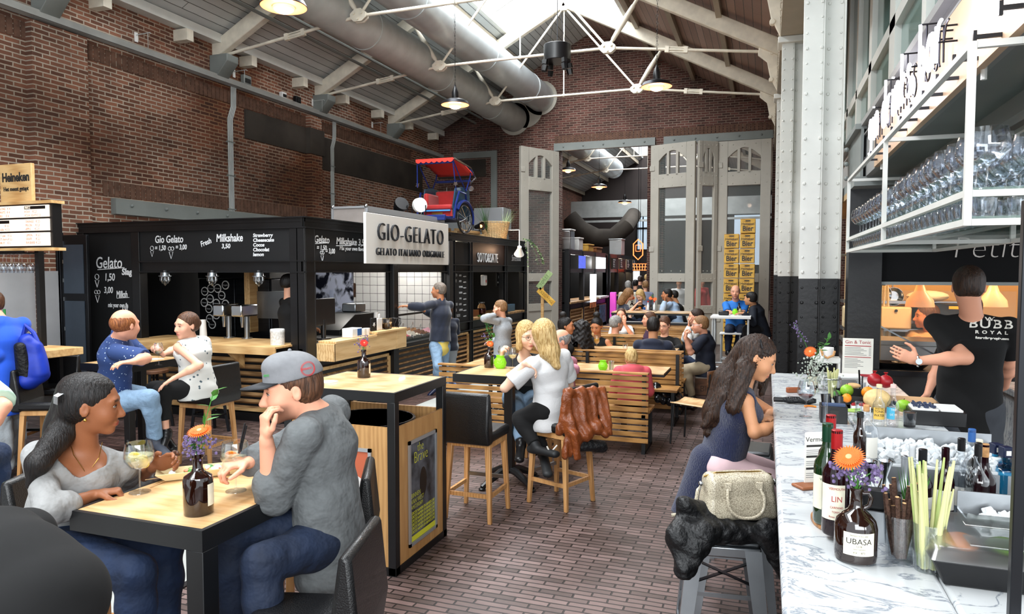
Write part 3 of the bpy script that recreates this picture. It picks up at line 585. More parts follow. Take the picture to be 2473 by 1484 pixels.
mc=T('ice_machine','low dark counter unit with sloped lid behind the side counter','appliance',(-6.2,9.5,0)); MB().prism([(8.6,.9),(9.6,.9),(9.6,1.26),(9.0,1.26),(8.6,1.05)],-6.3,-5.7,'x').build('housing','black_steel',mc,world=True,bevel=.01); MB().bx(-.0,.25,-.1,.2,1.26,1.40).build('top_box','steel',mc,bevel=.02)
pn=T('pendant_spot','small dark bell lamp hanging in front of the mural','lamp',(-6.2,8.9,2.4)); MB().cyl((0,0,0),(0,0,-.15),.006,n=6).build('cord','black_plastic',pn); MB().lathe([(.03,0),(.05,-.07),(.09,-.2),(.085,-.2),(.03,-.02)],(0,0,-.15),n=20).build('shade',M('grey_shade','4a4e50',.4),pn,smooth=True)
# gelato display
dc=T('gelato_display','glass fronted gelato display case in the side hatch of the stall','display case',(-5.6,10.3,0)); Bd=dict(parent=dc,world=True)
MB().bx(-6.3,XF+.02,9.4,11.2,.72,.78).build('ledge','black_steel',**Bd); MB().bx(-6.3,-5.6,9.42,11.2,.4,.80).build('well','steel',**Bd)
MB().bx(-5.30,-5.29,9.42,11.2,.78,1.22).build('front_glass','pane',**Bd); m=MB().bx(-5.31,-5.27,9.42,11.2,1.21,1.24)
for y in (9.42,11.18): m.bar((-5.3,y,1.22),(-6.2,y,.9),.02,.02)
m.build('frame_bars','black_steel',**Bd)
gc=['c8d070','e06070','f0e8d8','7a4a2a','e8b0c0','d8e8a0','f4f0e4','b03040','e8c878','a8784a']
for k in range(10):
    x=-5.5-.33*(k//5); y=9.62+(k%5)*.34
    t=T('gelato_tub','steel tub of swirled gelato in the display case','gelato tub',(x,y,.80),group='gelato tubs in the display case')
    MB().bx(-.15,.15,-.15,.15,0,.05).build('tray','steel',t,bevel=.01)
    m=MB(); m.grid(lambda a,b:(-.14+.28*a,-.14+.28*b,.05+.06*math.sin(PI*a)*math.sin(PI*b)+.018*math.sin(a*22+3*math.sin(b*9))),16,16); m.build('gelato',M('gelato_%d'%k,gc[k],.5),t,smooth=True)
    MB().cyl((.05,-.05,.1),(.05,-.05,.17),.003,n=5).cyl((.055,-.05,.19),(.048,-.05,.19),.03,n=12).build('flag','white_plastic',t)
sp=T('whisky_spatula','wooden spatula standing in a pot behind the display case','spatula',(-5.9,9.3,1.5)); MB().bx(-.01,.01,-.03,.03,0,.22).build('blade','dark_wood',sp,bevel=.01)
# ---------------------------------------------------------------- soto & sate
ss=T('streetfood_stall','black steel framed street-food stall next to the gelato stall, with a lettered fascia','market stall',(-6.5,13.4,0)); B=dict(parent=ss,world=True)
for y in (11.4,12.2,14.1,15.4): MB().bx(XF-.14,XF+.02,y,y+.02,0,2.44).bx(XF-.14,XF+.02,y+.1,y+.12,0,2.44).bx(XF-.03,XF-.01,y,y+.12,0,2.44).build('post','black_steel',**B)
for z0,z1 in ((2.44,2.58),(1.88,2.02),(.78,.96)): MB().bx(XF-.12,XF+.02,11.38,15.5,z1-.015,z1).bx(XF-.12,XF+.02,11.38,15.5,z0,z0+.015).bx(XF-.05,XF-.03,11.38,15.5,z0,z1).build('beam','black_steel',**B)
MB().bx(-9,XF-.02,11.4,15.5,2.52,2.58).build('roof_panel','black_steel',**B)
MB().bx(-9,XF-.05,15.42,15.5,0,2.5).bx(-9,-8.9,11.4,15.5,0,2.5).bx(-7.4,-7.35,11.4,15.4,.1,2.4).bx(XF-.1,XF-.06,11.38,15.5,0,.9).build('dark_lining','chalkboard',**B)
cb1=MB().bx(XF-.04,XF-.015,11.5,12.2,.96,2.42).build('chalkboard','chalkboard',**B)
for k,(a,b_) in enumerate((('SOTO','AYAM'),('SATE','AYAM'),('','KAMBING'),('','DAGING'),('','TAHU'),('GADO','GADO'),('NASI','GORENG'),('MIE / SOTO',''))):
    z=1.80-k*.105
    if a: text(a,'lettering','chalk',cb1,.075,(XF-.012,11.52,z),(0,1,0),(0,0,1),.001,0,'LEFT',.7)
    if b_: text(b_,'lettering','chalk',cb1,.055,(XF-.012,11.74,z),(0,1,0),(0,0,1),.001,0,'LEFT',.7)
    text('met rijst  4,-','lettering','chalk',cb1,.035,(XF-.012,11.93,z-.01),(0,1,0),(0,0,1),.001,0,'LEFT',.8)
f1=MB().bx(XF-.035,XF-.015,12.32,14.1,2.02,2.44).build('fascia',M('fascia_brown','2a1c16',.45,metal=.3,noise=.2,nscale=2),**B)
text('SOTO&SATE','lettering','chalk',f1,.27,(XF-.005,13.15,2.07),(0,1,0),(0,0,1),.006,-.002,'CENTER',.66,spacing=1.15)
f2=MB().bx(XF-.035,XF-.015,14.22,15.4,2.02,2.44).build('fascia','chalkboard',**B); text('Streetfood','lettering','chalk',f2,.2,(XF-.01,14.85,2.12),(0,1,0),(0,0,1),.001,0,'CENTER',.7,shear=.35)
corr('corrugated_panel',XF-.02,XF-.02,11.55,12.2,.14,.76,ss,7); corr('corrugated_panel',XF-.02,XF-.02,12.35,14.1,.14,.76,ss,7); corr('corrugated_panel',XF-.02,XF-.02,14.25,15.4,.14,.76,ss,7)
MB().bx(-6.0,XF,12.32,15.4,.96,1.0).build('worktop','rough_timber',**B)
lamp('streetfood_lamp',(-6.2,13.5,2.2),10,(1,.85,.65),.1)
fr2=T('drinks_fridge','white glass-door drinks fridge inside the street-food stall','fridge',(-6.9,13.2,.0)); MB().bx(-.3,.3,-.3,.3,.5,1.9).build('cabinet','white_plastic',fr2,bevel=.01); MB().bx(.3,.31,-.24,.24,.6,1.8).build('door_glass',M('dark_glass','1c2420',.05),fr2)
for k in range(4): MB().bx(.31,.312,-.22,.22,.9+.22*k,.98+.22*k).build('bottles',M('label_green','5a8a3a',.5,noise=.7,nscale=30),fr2)
sd=T('soap_dispenser','white wall dispenser with a red drop inside the street-food stall','dispenser',(-5.5,13.55,1.6)); MB().bx(-.05,.05,-.07,.07,0,.22).build('body','white_plastic',sd,bevel=.02); MB().ell((.052,0,.09),(.004,.025,.035)).build('drop','red_plastic',sd)
hb=T('hanging_board','small chalkboard hanging in the street-food hatch','sign',(-5.4,14.2,1.6)); MB().bx(-.01,.01,-.2,.2,-.02,.26).build('board','chalkboard',hb)
text('ROTI','lettering','chalk',hb,.09,(.011,0,.14),(0,1,0),(0,0,1),.001,world=False); text('DE BROODJES','lettering','chalk',hb,.05,(.011,0,.04),(0,1,0),(0,0,1),.001,world=False); MB().cyl((0,-.15,.26),(0,-.15,.35),.003,n=5).cyl((0,.15,.26),(0,.15,.35),.003,n=5).build('wire','dark_metal',hb)
jr=T('pickle_jar','red filled glass jar on the street-food counter','jar',(-5.45,13.3,1.0)); MB().lathe([(.07,0),(.09,.05),(.09,.18),(.06,.22),(.06,.25)],n=18).build('glass','glass',jr,smooth=True); MB().lathe([(.0,.01),(.08,.05),(.08,.13),(0,.13)],n=16).build('contents','red_plastic',jr,smooth=True); MB().cyl((0,0,.25),(0,0,.27),.065,n=16).build('lid','steel',jr)
bn=T('wooden_crate','brown cardboard box on the street-food counter','box',(-5.6,12.95,1.0)); MB().bx(-.15,.15,-.22,.22,0,.12).build('box',M('cardboard','8a5a38',.8),bn,bevel=.004)
bp_=T('blue_box','blue plastic box behind the glass at the far street-food counter','box',(-5.45,14.75,1.0)); MB().bx(-.12,.12,-.25,.25,0,.16).build('box',M('box_blue','4a6a80',.5),bp_,bevel=.01)
# leaves helper, for every plant
M('leaf_green','3f7a2c',.5,noise=.3,nscale=20); M('leaf_dark','2c5a26',.5,noise=.3,nscale=20); M('leaf_pale','9ab07a',.6,noise=.2,nscale=20); M('leaf_yellow','8a9a2a',.5)
def leaf_at(m,p,d,up,L,wd):
    p=Vector(p); d=Vector(d).normalized(); u=Vector(up); s=d.cross(u)
    if s.length<1e-3: s=d.cross(Vector((1,0,0)))
    s.normalize(); n=s.cross(d).normalized()
    q=[p, p+d*L*.3+s*wd*.5+n*L*.02, p+d*L*.65+s*wd*.42-n*L*.02, p+d*L-n*L*.1, p+d*L*.65-s*wd*.42-n*L*.02, p+d*L*.3-s*wd*.5+n*L*.02, p+d*L*.35-n*L*.04, p+d*L*.68-n*L*.07]
    m.add(q,[(0,1,6),(1,2,7,6),(2,3,7),(3,4,7),(4,5,6,7),(5,0,6)])
def trail(name,lab,p,n,length,mt,out=(.25,0,0),seed=1,ls=.05):
    r=random.Random(seed); t=T(name,lab,'plant',p); m=MB(); st_=MB()
    for k in range(n):
        pts=[Vector((0,0,0))]; d=Vector((out[0]+r.uniform(-.1,.1),out[1]+r.uniform(-.3,.3),.15))
        for i in range(8):
            pts.append(pts[-1]+d*(length/8)); d=(d+Vector((r.uniform(-.1,.1),r.uniform(-.15,.15),-.28))).normalized()
        st_.tube(pts,.003,4)
        for q in pts[1:]:
            for j in range(3): leaf_at(m,q,(r.uniform(-1,1),r.uniform(-1,1),r.uniform(-.6,.4)),(0,0,1),ls*r.uniform(.7,1.2),ls*.6)
    m.build('foliage',mt,t); st_.build('stem','leaf_dark',t); return t
trail('trailing_plant','ivy trailing over the street-food counter below the hatch',(-5.3,12.75,1.02),5,.55,'leaf_green',seed=3)
trail('trailing_plant','pale ivy hanging from the far roof corner of the street-food stall',(-5.25,15.35,2.62),7,.85,'leaf_pale',seed=5)
trail('potted_herb','small bushy green herb behind the far street-food glass',(-5.6,14.9,1.2),5,.25,'leaf_green',(.05,0,0),seed=8)
def grass(name,lab,p,n,h_,mt,seed,lean=(0,0)):
    r=random.Random(seed); t=T(name,lab,'plant',p); m=MB()
    for k in range(n):
        a=r.uniform(0,2*PI); s=r.uniform(.15,.5); L=h_*r.uniform(.6,1)
        pts=[Vector((0,0,0)) ]
        for i in range(1,5): f=i/4; pts.append(Vector((math.cos(a)*s*f*f*L+lean[0]*f,math.sin(a)*s*f*f*L+lean[1]*f,L*f*(1-.2*f*s))))
        for i in range(4):
            w0,w1=.004*(1-i/4.2),.004*(1-(i+1)/4.2); c=Vector((math.sin(a),-math.cos(a),0))
            m.add([pts[i]-c*w0,pts[i]+c*w0,pts[i+1]+c*w1,pts[i+1]-c*w1],[(0,1,2,3)])
    m.build('blades',mt,t); return t
bk=T('wicker_basket','round woven wicker basket on the stall roof holding two grasses','basket',(-5.45,14.05,2.58)); m=MB()
for k in range(30):
    a=k*PI/15; c=lambda z,r:(r*math.cos(a),r*math.sin(a),z); m.bar(c(0,.24),c(.36,.32),.02,.006,(math.cos(a),math.sin(a),0))
for k in range(13): z=.015+k*.028; r=.245+.075*k/12; m.tube([(r*math.cos(i*PI/12),r*math.sin(i*PI/12),z) for i in range(24)],.009,5,closed=True)
m.lathe([(0,0),(.24,0),(.24,.01),(0,.01)],n=24); m.build('weave',M('wicker','c8a878',.7,noise=.2,nscale=40),bk)
grass('ornamental_grass','dark green grass leaning left in the wicker basket',(-5.5,13.85,2.62),90,.8,'leaf_dark',3,(-.1,-.25)); grass('ornamental_grass','pale green grass leaning right in the wicker basket',(-5.4,14.25,2.62),90,.75,'leaf_pale',4,(.1,.35))
for k,(y,x,a,l) in enumerate(((11.5,-5.5,0,.9),(12.0,-5.4,.2,.6),(12.6,-5.45,-.1,1.2))):
    o=MB().cb((0,0,.025),(.12,l,.05)).cb((.03,0,.075),(.1,l*.6,.05)).build('timber_offcut','pine',bevel=.003); o.location=(x,y,2.58); o.rotation_euler=(0,0,a); tag(o,['short pine offcuts stacked under the rickshaw wheel','small pine block between the rickshaw and the clamp light','long pine plank on the stall roof before the wicker basket'][k],'timber')
def clampspot(name,lab,p,d,mt,glow='lampglow'):
    t=T(name,lab,'lamp',p); d=Vector(d).normalized(); q=Vector((0,0,0)); rot=d.to_track_quat('Z','Y').to_matrix().to_4x4()
    MB().lathe([(.02,-.12),(.04,-.1),(.05,-.04),(.085,.08),(.08,.08),(.045,-.03)],n=18,mt=rot).build('shade',mt,t,smooth=True)
    MB().ell((0,0,.03),.035,mt=rot).build('bulb',glow,t,smooth=True); MB().tube([(0,0,0),(0,0,-.1),(-.03,0,-.16)],.008,6).build('arm',mt,t); return t
clampspot('clamp_spotlight','small clamp light with a glowing bulb beside the wicker basket',(-5.35,12.95,2.78),(1,-.3,.1),'dark_metal')
st2=T('swan_arm_spotlight','white spotlight hanging from a rod over the street-food fascia','lamp',(-4.95,14.2,2.35)); MB().cyl((0,0,.05),(0,0,.42),.012,n=8).cyl((0,0,.42),(-.3,0,.42),.01,n=8).build('rod','white_plastic',st2); MB().lathe([(.02,-.1),(.045,-.08),(.05,-.02),(.11,.12),(.105,.12),(.045,-.01)],n=20,mt=Matrix.Rotation(R_(215),4,'X')@Matrix.Rotation(R_(-15),4,'Y')).build('shade','white_plastic',st2,smooth=True); MB().ell((0,.02,-.05),.04).build('bulb','lampglow',st2,smooth=True)
lamp('fascia_glow',(-4.98,13.9,2.34),2.5,(1,.6,.35),.03)
fc=T('flight_case','long aluminium edged flight case lying on the gelato stall roof','case',(-5.62,10,2.57)); Bf=dict(parent=fc,world=True)
MB().bx(-5.9,-5.35,8.75,11.3,2.56,2.82).build('panels',M('case_panel','8d8580',.5,noise=.1,nscale=6),**Bf)
m=MB()
for x in (-5.9,-5.35):
    for z in (2.57,2.81): m.bar((x,8.74,z),(x,11.31,z),.03,.03)
    for y in (8.75,11.3): m.bar((x,y,2.56),(x,y,2.83),.03,.03)
for y in (8.75,11.3):
    for z in (2.57,2.81): m.bar((-5.9,y,z),(-5.35,y,z),.03,.03)
m.bx(-5.34,-5.33,8.75,11.3,2.74,2.80); m.build('edging','silver_paint',**Bf)
m=MB()
for c in ((-5.35,8.75,2.82),(-5.9,8.75,2.82),(-5.35,11.3,2.82)): m.ell(c,.028)
m.build('corner_balls','chrome',smooth=True,**Bf)
def stagelight(p,d,mt,l,glow):
    t=T('stage_light',l,'lamp',p); rot=Vector(d).normalized().to_track_quat('Z','Y').to_matrix().to_4x4(); r2=Matrix.Translation((0,0,.2))@rot
    MB().lathe([(.0,-.14),(.07,-.13),(.09,-.03),(.125,.0),(.125,.07),(.11,.07)],n=22,mt=r2).build('housing',mt,t,smooth=True)
    MB().cyl((0,0,.06),(0,0,.068),.108,n=22).build('lens',glow,t).data.transform(r2); MB().tube([(-.13,0,.2),(-.13,0,.03),(.13,0,.03),(.13,0,.2)],.012,6).cyl((0,0,0),(0,0,.02),.07,n=12).build('yoke','black_plastic',t)
stagelight((-5.95,10.85,2.83),(.75,-.55,.5),'black_plastic','black round stage light on the flight case, left of the glowing one','white_plastic'); stagelight((-5.65,10.95,2.83),(.9,-.7,.05),'white_plastic','pink-lit round stage light on the flight case beside the rickshaw',M('pink_glow','f0b0b0',.5,emit='ffb0a8',es=1.2))
ab=T('vent_box','large grey metal ventilation box on the roof before the open door leaf','vent box',(-6.6,17.0,2.58)); MB().bx(-.45,.35,-.3,.3,.35,.92).build('box','silver_paint',ab,bevel=.01); MB().bx(-1.7,-.45,0,.3,.3,.88).build('side_box',M('box_grey','8a8e90',.5),ab,bevel=.01); MB().bx(-.4,.3,-.25,.25,-2.58,.35).build('pedestal','steel_grey',ab)
# folded steel shutter panel by the wall
sh=T('steel_shutter','tall folded dark steel shutter leaning by the left wall','shutter',(-8.95,6.9,0)); MB().bx(-.12,.0,-.05,.05,0,2.42).bx(0,.02,-.03,.03,0,2.4).bx(.02,.5,-.02,.02,0,2.38).build('frame','dark_metal',sh,bevel=.006); MB().bx(.08,.44,-.03,-.02,1.6,2.25).bx(.08,.44,-.03,-.02,.2,1.5).build('panel',M('slate_panel','3a4450',.4,noise=.15,nscale=3),sh); 
m=MB()
for z in (.6,1.1,1.5,1.75,2.0,2.25): m.bx(.07,.09,-.035,-.02,z,z+.05)
m.build('latches','steel',sh)
# ================================================================ furniture
def D(u,v,w_): return Vector((0,0,CAM_H))+(RT*((u-CX)/F_PX)+UP*((CY-v)/F_PX)+FW)*w_
def bar_stool(loc,rz,lab,group=None):
    "upholstered low-back bar stool, facing local +Y"
    t=T('bar_stool',lab,'bar stool',(loc[0],loc[1],0),rz,group)
    g=lambda a,b:(-.2+.4*a,-.2+.39*b,.66+.022*(1-(2*a-1)**6)*(1-(2*b-1)**6)**.5)
    MB().bx(-.2,.2,-.2,.19,.61,.69).build('seat','leather',t,bevel=.025)
    MB().prism([(-.25,.60),(-.16,.60),(-.165,.72),(-.205,.99),(-.245,.99),(-.27,.72)],-.2,.2,'x').build('backrest','leather',t,bevel=.018)
    MB().bx(-.18,.18,-.18,.17,.565,.61).build('apron','stool_oak',t,bevel=.004)
    for sx in (-1,1):
        for y0,y1 in ((-.16,-.2),(.15,.18)):
            MB().add([(sx*.155+a*.022,y0+b*.022,.6) for a,b in ((-1,-1),(1,-1),(1,1),(-1,1))]+[(sx*.185+a*.015,y1+b*.015,0) for a,b in ((-1,-1),(1,-1),(1,1),(-1,1))],[(0,1,2,3),(7,6,5,4),(0,4,5,1),(1,5,6,2),(2,6,7,3),(3,7,4,0)]).build('leg','stool_oak',t,bevel=.004)
        MB().bar((sx*.177,-.185,.2),(sx*.177,.165,.2),.02,.03).build('stretcher','stool_oak',t)
    MB().bar((-.17,.168,.26),(.17,.168,.26),.02,.028).build('footrest','steel',t); MB().bar((-.175,-.18,.2),(.175,-.18,.2),.02,.03).build('stretcher','stool_oak',t)
    return t
def az(dx,dy): return math.atan2(dy,dx)-PI/2
bar_stool((-1.52,2.02),az(-1,-.28),'empty black leather bar stool nearest the camera, cropped by the bottom edge')
bar_stool((-1.93,2.72),az(-.85,-.45),'black leather bar stool under the man in the grey cap')
bar_stool((-2.95,2.35),az(.9,.4),'black leather bar stool under the woman in the pale grey top')
bar_stool((-2.1,5.04),az(.02,1),'empty black and oak bar stool standing alone before the pedestal table')
bar_stool((-1.57,5.53),az(-.93,.36),'bar stool with the tan leather jacket over its back')
bar_stool((-2.08,6.52),az(0,-1),'oak bar stool under the curly blonde woman in black')
bar_stool((-5.22,5.52),az(-1,.0),'oak bar stool under the woman in the sleeveless white blouse')
bar_stool((-6.35,4.75),az(.9,.4),'oak bar stool under the man in the dotted blue shirt')
bar_stool((-7.1,5.3),az(.4,-.9),'black bar stool half hidden behind the dotted blue shirt')
def frame_table(x0,x1,y0,y1,z,legs,lab,lw=.05,rim=.07,ped=None):
    t=T('bar_table',lab,'table',((x0+x1)/2,(y0+y1)/2,0)); B=dict(parent=t,world=True)
    e=.018
    MB().bx(x0+e,x1-e,y0+e,y1-e,z-.03,z).build('tabletop','oak_top',**B)
    m=MB().bx(x0,x0+e,y0,y1,z-rim,z+.001).bx(x1-e,x1,y0,y1,z-rim,z+.001).bx(x0+e,x1-e,y0,y0+e,z-rim,z+.001).bx(x0+e,x1-e,y1-e,y1,z-rim,z+.001); m.build('rim','black_steel',**B)
    for a,b in legs:
        xx=x0 if a==0 else x1-lw; yy=y0 if b==0 else y1-lw
        MB().bx(xx,xx+lw,yy,yy+lw,0,z-rim).build('leg','black_steel',bevel=.003,**B)
    if ped:
        px_,py_=ped; MB().bx(px_-.04,px_+.04,py_-.04,py_+.04,.1,z-rim).build('column','black_steel',bevel=.004,**B)
        for k in range(4):
            a=PI/4+k*PI/2+.25; c,s=math.cos(a),math.sin(a)
            m=MB(); m.tube([(px_,py_,.13),(px_+c*.1,py_+s*.1,.12),(px_+c*.24,py_+s*.24,.06),(px_+c*.31,py_+s*.31,.022)],[.035,.035,.028,.022],8); m.ell((px_+c*.31,py_+s*.31,.012),(.032,.032,.012)); m.build('foot','black_steel',smooth=True,**B)
    return t
frame_table(-2.45,-1.82,1.89,2.58,1.0,[(1,0),(0,1)],'oak topped bar table with thick black rim, between the capped man and the woman',lw=.075,rim=.075)
frame_table(-2.95,-2.13,3.79,4.53,1.15,[(0,0),(1,0),(0,1),(1,1)],'tall oak topped table on black steel legs above the litter bin box',lw=.055,rim=.06)
frame_table(-2.57,-1.68,5.6,6.22,1.0,[],'oak topped pedestal table where the two blonde women sit',ped=(-2.13,5.85))
frame_table(-6.3,-5.68,5.02,5.74,1.0,[(1,0),(0,1)],'oak topped bar table between the dotted-shirt man and the white-blouse woman',lw=.07)
# bin box
bb_=T('bin_box','oak panelled litter bin box with posters under the tall table','bin',(-2.54,4.16,0)); B=dict(parent=bb_,world=True)
MB().bx(-2.9,-2.185,3.80,3.82,.05,.93).build('panel','oak_side',**B); MB().bx(-2.15,-2.135,3.845,4.475,.05,.93).build('panel','oak_side',**B); MB().bx(-2.9,-2.185,4.49,4.51,.05,.93).build('panel','oak_side',**B); MB().bx(-2.94,-2.92,3.845,4.475,.05,.93).build('panel','oak_side',**B)
MB().bx(-2.95,-2.13,3.79,4.53,.0,.05).build('base','black_steel',**B)
MB().lathe([(.27,.1),(.30,.87),(.31,.89),(.295,.89),(.26,.3)],(-2.54,4.16,0),28).build('bin_drum','black_plastic',smooth=True,**B)
MB().lathe([(.30,.90),(.318,.895),(.322,.80),(.30,.78)],(-2.54,4.16,0),40).lathe([(.315,.9),(.28,.88),(.25,.5),(0,.42)],(-2.54,4.16,0),28).build('bin_bag',M('bin_liner','0c1a2c',.25,bump=1,bscale=25),smooth=True,**B)
def poster(name,lab,o,X,w_,h_,bg,stuff):
    "framed poster; o lower-left corner, X direction, stuff = list of (text,x,z,size,mat)"
    X=Vector(X); Z=Vector((0,0,1)); Nn=X.cross(Z); o=Vector(o)
    t=T(name,lab,'poster',o); m=MB()
    def pl_(a,b,c,d,z0,z1,mm): # a..b along X, c..d along Z
        P=[o+X*x+Z*z+Nn*n for n in (z0,z1) for x,z in ((a,c),(b,c),(b,d),(a,d))]
        return mm.add(P,[(3,2,1,0),(4,5,6,7),(0,1,5,4),(1,2,6,5),(2,3,7,6),(3,0,4,7)])
    fw_=.022
    for q in ((0,w_,0,fw_),(0,w_,h_-fw_,h_),(0,fw_,0,h_),(w_-fw_,w_,0,h_)): pl_(*q,0,.012,m)
    m.build('poster_frame','silver_paint',t,world=True); m=MB(); pl_(fw_,w_-fw_,fw_,h_-fw_,0,.005,m); sh_=m.build('sheet',bg,t,world=True)
    for s in stuff:
        if s[0]=='box': m=MB(); pl_(s[1],s[2],s[3],s[4],.005,.0056,m); m.build('colour_field',s[5],sh_,world=True)
        elif s[0]=='blob': 
            m=MB(); c=o+X*s[1]+Z*s[2]+Nn*.0056; m.add([c+X*s[3]*math.cos(k*PI/9)+Z*s[4]*math.sin(k*PI/9) for k in range(18)],[tuple(range(18))]); m.build('printed_shape',s[5],sh_,world=True)
        else: text(s[0],'lettering',s[4],sh_,s[3],o+X*s[1]+Z*s[2]+Nn*.006,X,Z,.0003,0,'LEFT',s[5] if len(s)>5 else .8)
M('p_yellow','d8d838',.5); M('p_white','e8e4e0',.5); M('p_cloud','4a4c52',.5,noise=.9,nscale=9); M('p_pink','b03058',.5); M('p_orange','c86848',.5); M('p_violet','6a3a80',.5); M('p_green','4a9a50',.5)
poster('event_poster','framed dark festival poster with yellow brush title on the bin box side',(-2.133,3.96,.12),(0,1,0),.40,.69,'p_cloud',[('the',.12,.60,.085,'p_yellow'),('Brave',.07,.53,.11,'p_yellow'),('BINNEN',.03,.31,.045,'p_yellow'),('VAN WEST',.03,.27,.045,'p_yellow'),('AMSTERDAM',.03,.235,.04,'p_yellow',.7)]+[('GROTE NAMEN EN BANDS LIVE',.03,.20-.025*k,.028,'p_yellow',.85) for k in range(6)]+[('blob',.2,.38,.05,.1,'black_plastic'),('box',.025,.375,.024,.06,'p_yellow')])
poster('dance_poster','framed pink and orange dance school poster on the bin box front',(-2.66,3.798,.17),(1,0,0),.36,.62,'p_orange',[('box',.024,.336,.024,.22,'p_pink'),('blob',.14,.42,.1,.12,'p_violet'),('blob',.25,.33,.07,.11,'p_white'),('blob',.28,.24,.05,.03,'p_green'),('Zang | Dans',.12,.17,.045,'p_yellow'),('open proefles',.15,.145,.024,'p_white'),('workshops',.15,.12,.024,'p_white'),('en optredens',.15,.095,.024,'p_white'),('Balintijnstraat 9',.1,.07,.024,'p_yellow'),('020 612 4',.12,.045,.024,'p_white')])
# slatted benches
def bench(x0,x1,y,lab,facing=1,seat=True):
    "bench with slatted back at Y=y, seat extending toward +Y (facing=1) or -Y (-1)"
    t=T('slatted_bench',lab,'bench',((x0+x1)/2,y,0)); B=dict(parent=t,world=True); f=facing
    n=11
    for k in range(n):
        z=.115+.065*k
        MB().bx(x0,x1,min(y,y+f*.02),max(y,y+f*.02),z,z+.047).build('slat','slat_oak',bevel=.003,**B)
    MB().bx(x0,x1,min(y-f*.03,y+f*.05),max(y-f*.03,y+f*.05),.83,.85).build('top_rail','slat_oak',bevel=.003,**B)
    for k in range(4):
        yy=y+f*(.1+.1*k); MB().bx(x0,x1,min(yy,yy+f*.08),max(yy,yy+f*.08),.41,.44).build('seat_slat','slat_oak',bevel=.003,**B)
    m=MB()
    for x in (x0+.03,(x0+x1)/2,x1-.07): m.bx(x,x+.04,min(y+f*.02,y+f*.055),max(y+f*.02,y+f*.055),0,.83).bx(x,x+.04,min(y,y+f*.5),max(y,y+f*.5),.37,.41).bx(x,x+.04,min(y+f*.45,y+f*.49),max(y+f*.45,y+f*.49),0,.4).bx(x,x+.04,min(y,y+f*.5),max(y,y+f*.5),0,.03)
    m.build('bench_frame','black_steel',**B); return t
bench(-3.5,-1.12,7.25,'slatted oak bench nearest the camera, with the pink-hooded child on it')
bench(-3.5,-1.0,9.2,'slatted oak bench facing the camera behind the first long table',-1)
bench(-3.5,-1.0,9.42,'slatted oak bench under the man in the navy hoodie')
bench(-3.5,-1.15,11.35,'slatted oak bench facing the camera behind the hoodie man',-1)
bench(-3.5,-1.15,11.6,'slatted oak bench with the grey-haired man in green')
bench(-3.5,-1.2,13.2,'farthest slatted oak bench, before the oak planter',-1)
def long_table(x0,x1,y0,y1,z,lab):
    t=T('long_table',lab,'table',((x0+x1)/2,(y0+y1)/2,0)); B=dict(parent=t,world=True)
    MB().bx(x0,x1,y0,y1,z-.012,z).build('tabletop','oak_top',**B); MB().bx(x0-.006,x1+.006,y0-.006,y1+.006,z-.04,z-.012).build('edge','black_steel',**B)
    for x in (x0+.5,x1-.5): MB().bx(x-.03,x+.03,(y0+y1)/2-.03,(y0+y1)/2+.03,.03,z-.04).bx(x-.03,x+.03,y0+.08,y1-.08,0,.03).build('leg','black_steel',**B)
    return t
long_table(-3.5,-1.06,7.95,8.55,.75,'long oak table with the green candle jar and plastic cup')
long_table(-3.5,-1.2,10.05,10.7,.75,'long oak table between the long-haired woman and the hoodie man')
long_table(-3.5,-1.3,12.1,12.7,.75,'long oak table before the farthest bench')
pl_=T('oak_planter','low oak box divider behind the last bench','planter',(-1.9,13.9,0)); MB().bx(-.75,.65,-.12,.12,0,.86).build('box','oak_side',pl_); MB().bx(-.78,.68,-.14,.14,.86,.9).build('cap','black_steel',pl_)
def hi_table(x0,x1,y0,y1,z,lab):
    t=T('high_table',lab,'table',((x0+x1)/2,(y0+y1)/2,0)); B=dict(parent=t,world=True)
    MB().bx(x0,x1,y0,y1,z-.02,z).build('tabletop','oak_top',**B); MB().bx(x0-.01,x1+.01,y0-.01,y1+.01,z-.06,z-.02).build('edge','black_steel',**B)
    for x in (x0,x1-.05):
        for y in (y0,y1-.05): MB().bx(x,x+.05,y,y+.05,0,z-.06).build('leg','black_steel',**B)
    return t
hi_table(-3.1,-2.25,14.9,15.6,1.03,'left high oak table with black legs before the open doors'); hi_table(-2.22,-1.38,14.95,15.65,1.03,'right high oak table with black legs, next to the light blue shirt')
gt=T('galvanised_table','pale high table on tubular steel legs beside the beer crates','table',(-.58,13.2,0)); MB().bx(-.34,.34,-.3,.4,1.06,1.1).build('tabletop','white_plastic',gt,bevel=.004)
for x in (-.3,.3):
    for y in (-.26,.36): MB().cyl((x,y,0),(x,y,1.06),.02,n=10).build('leg','duct_metal',gt,smooth=True)
MB().cyl((-.3,-.26,.2),(.3,-.26,.2),.015,n=8).cyl((-.3,.36,.2),(.3,.36,.2),.015,n=8).build('stretcher','duct_metal',gt,smooth=True)
def gstool(x,y,lab,z=.72):
    t=T('tubular_stool',lab,'stool',(x,y,0)); MB().bx(-.2,.2,-.16,.16,z-.03,z).build('seat','white_plastic',t,bevel=.006)
    for a in (-.17,.17):
        for b in (-.13,.13): MB().cyl((a,b,0),(a,b,z-.03),.015,n=8).build('leg','duct_metal',t,smooth=True)
    MB().cyl((-.17,-.13,.22),(.17,-.13,.22),.012,n=8).cyl((-.17,.13,.22),(.17,.13,.22),.012,n=8).build('footrest','duct_metal',t,smooth=True)
gstool(-1.15,13.25,'pale tubular steel stool at the left of the galvanised table'); gstool(-.12,13.15,'pale tubular steel stool under the man in the dark suit'); gstool(-.62,14.1,'pale tubular steel stool under the man in the bright blue polo')
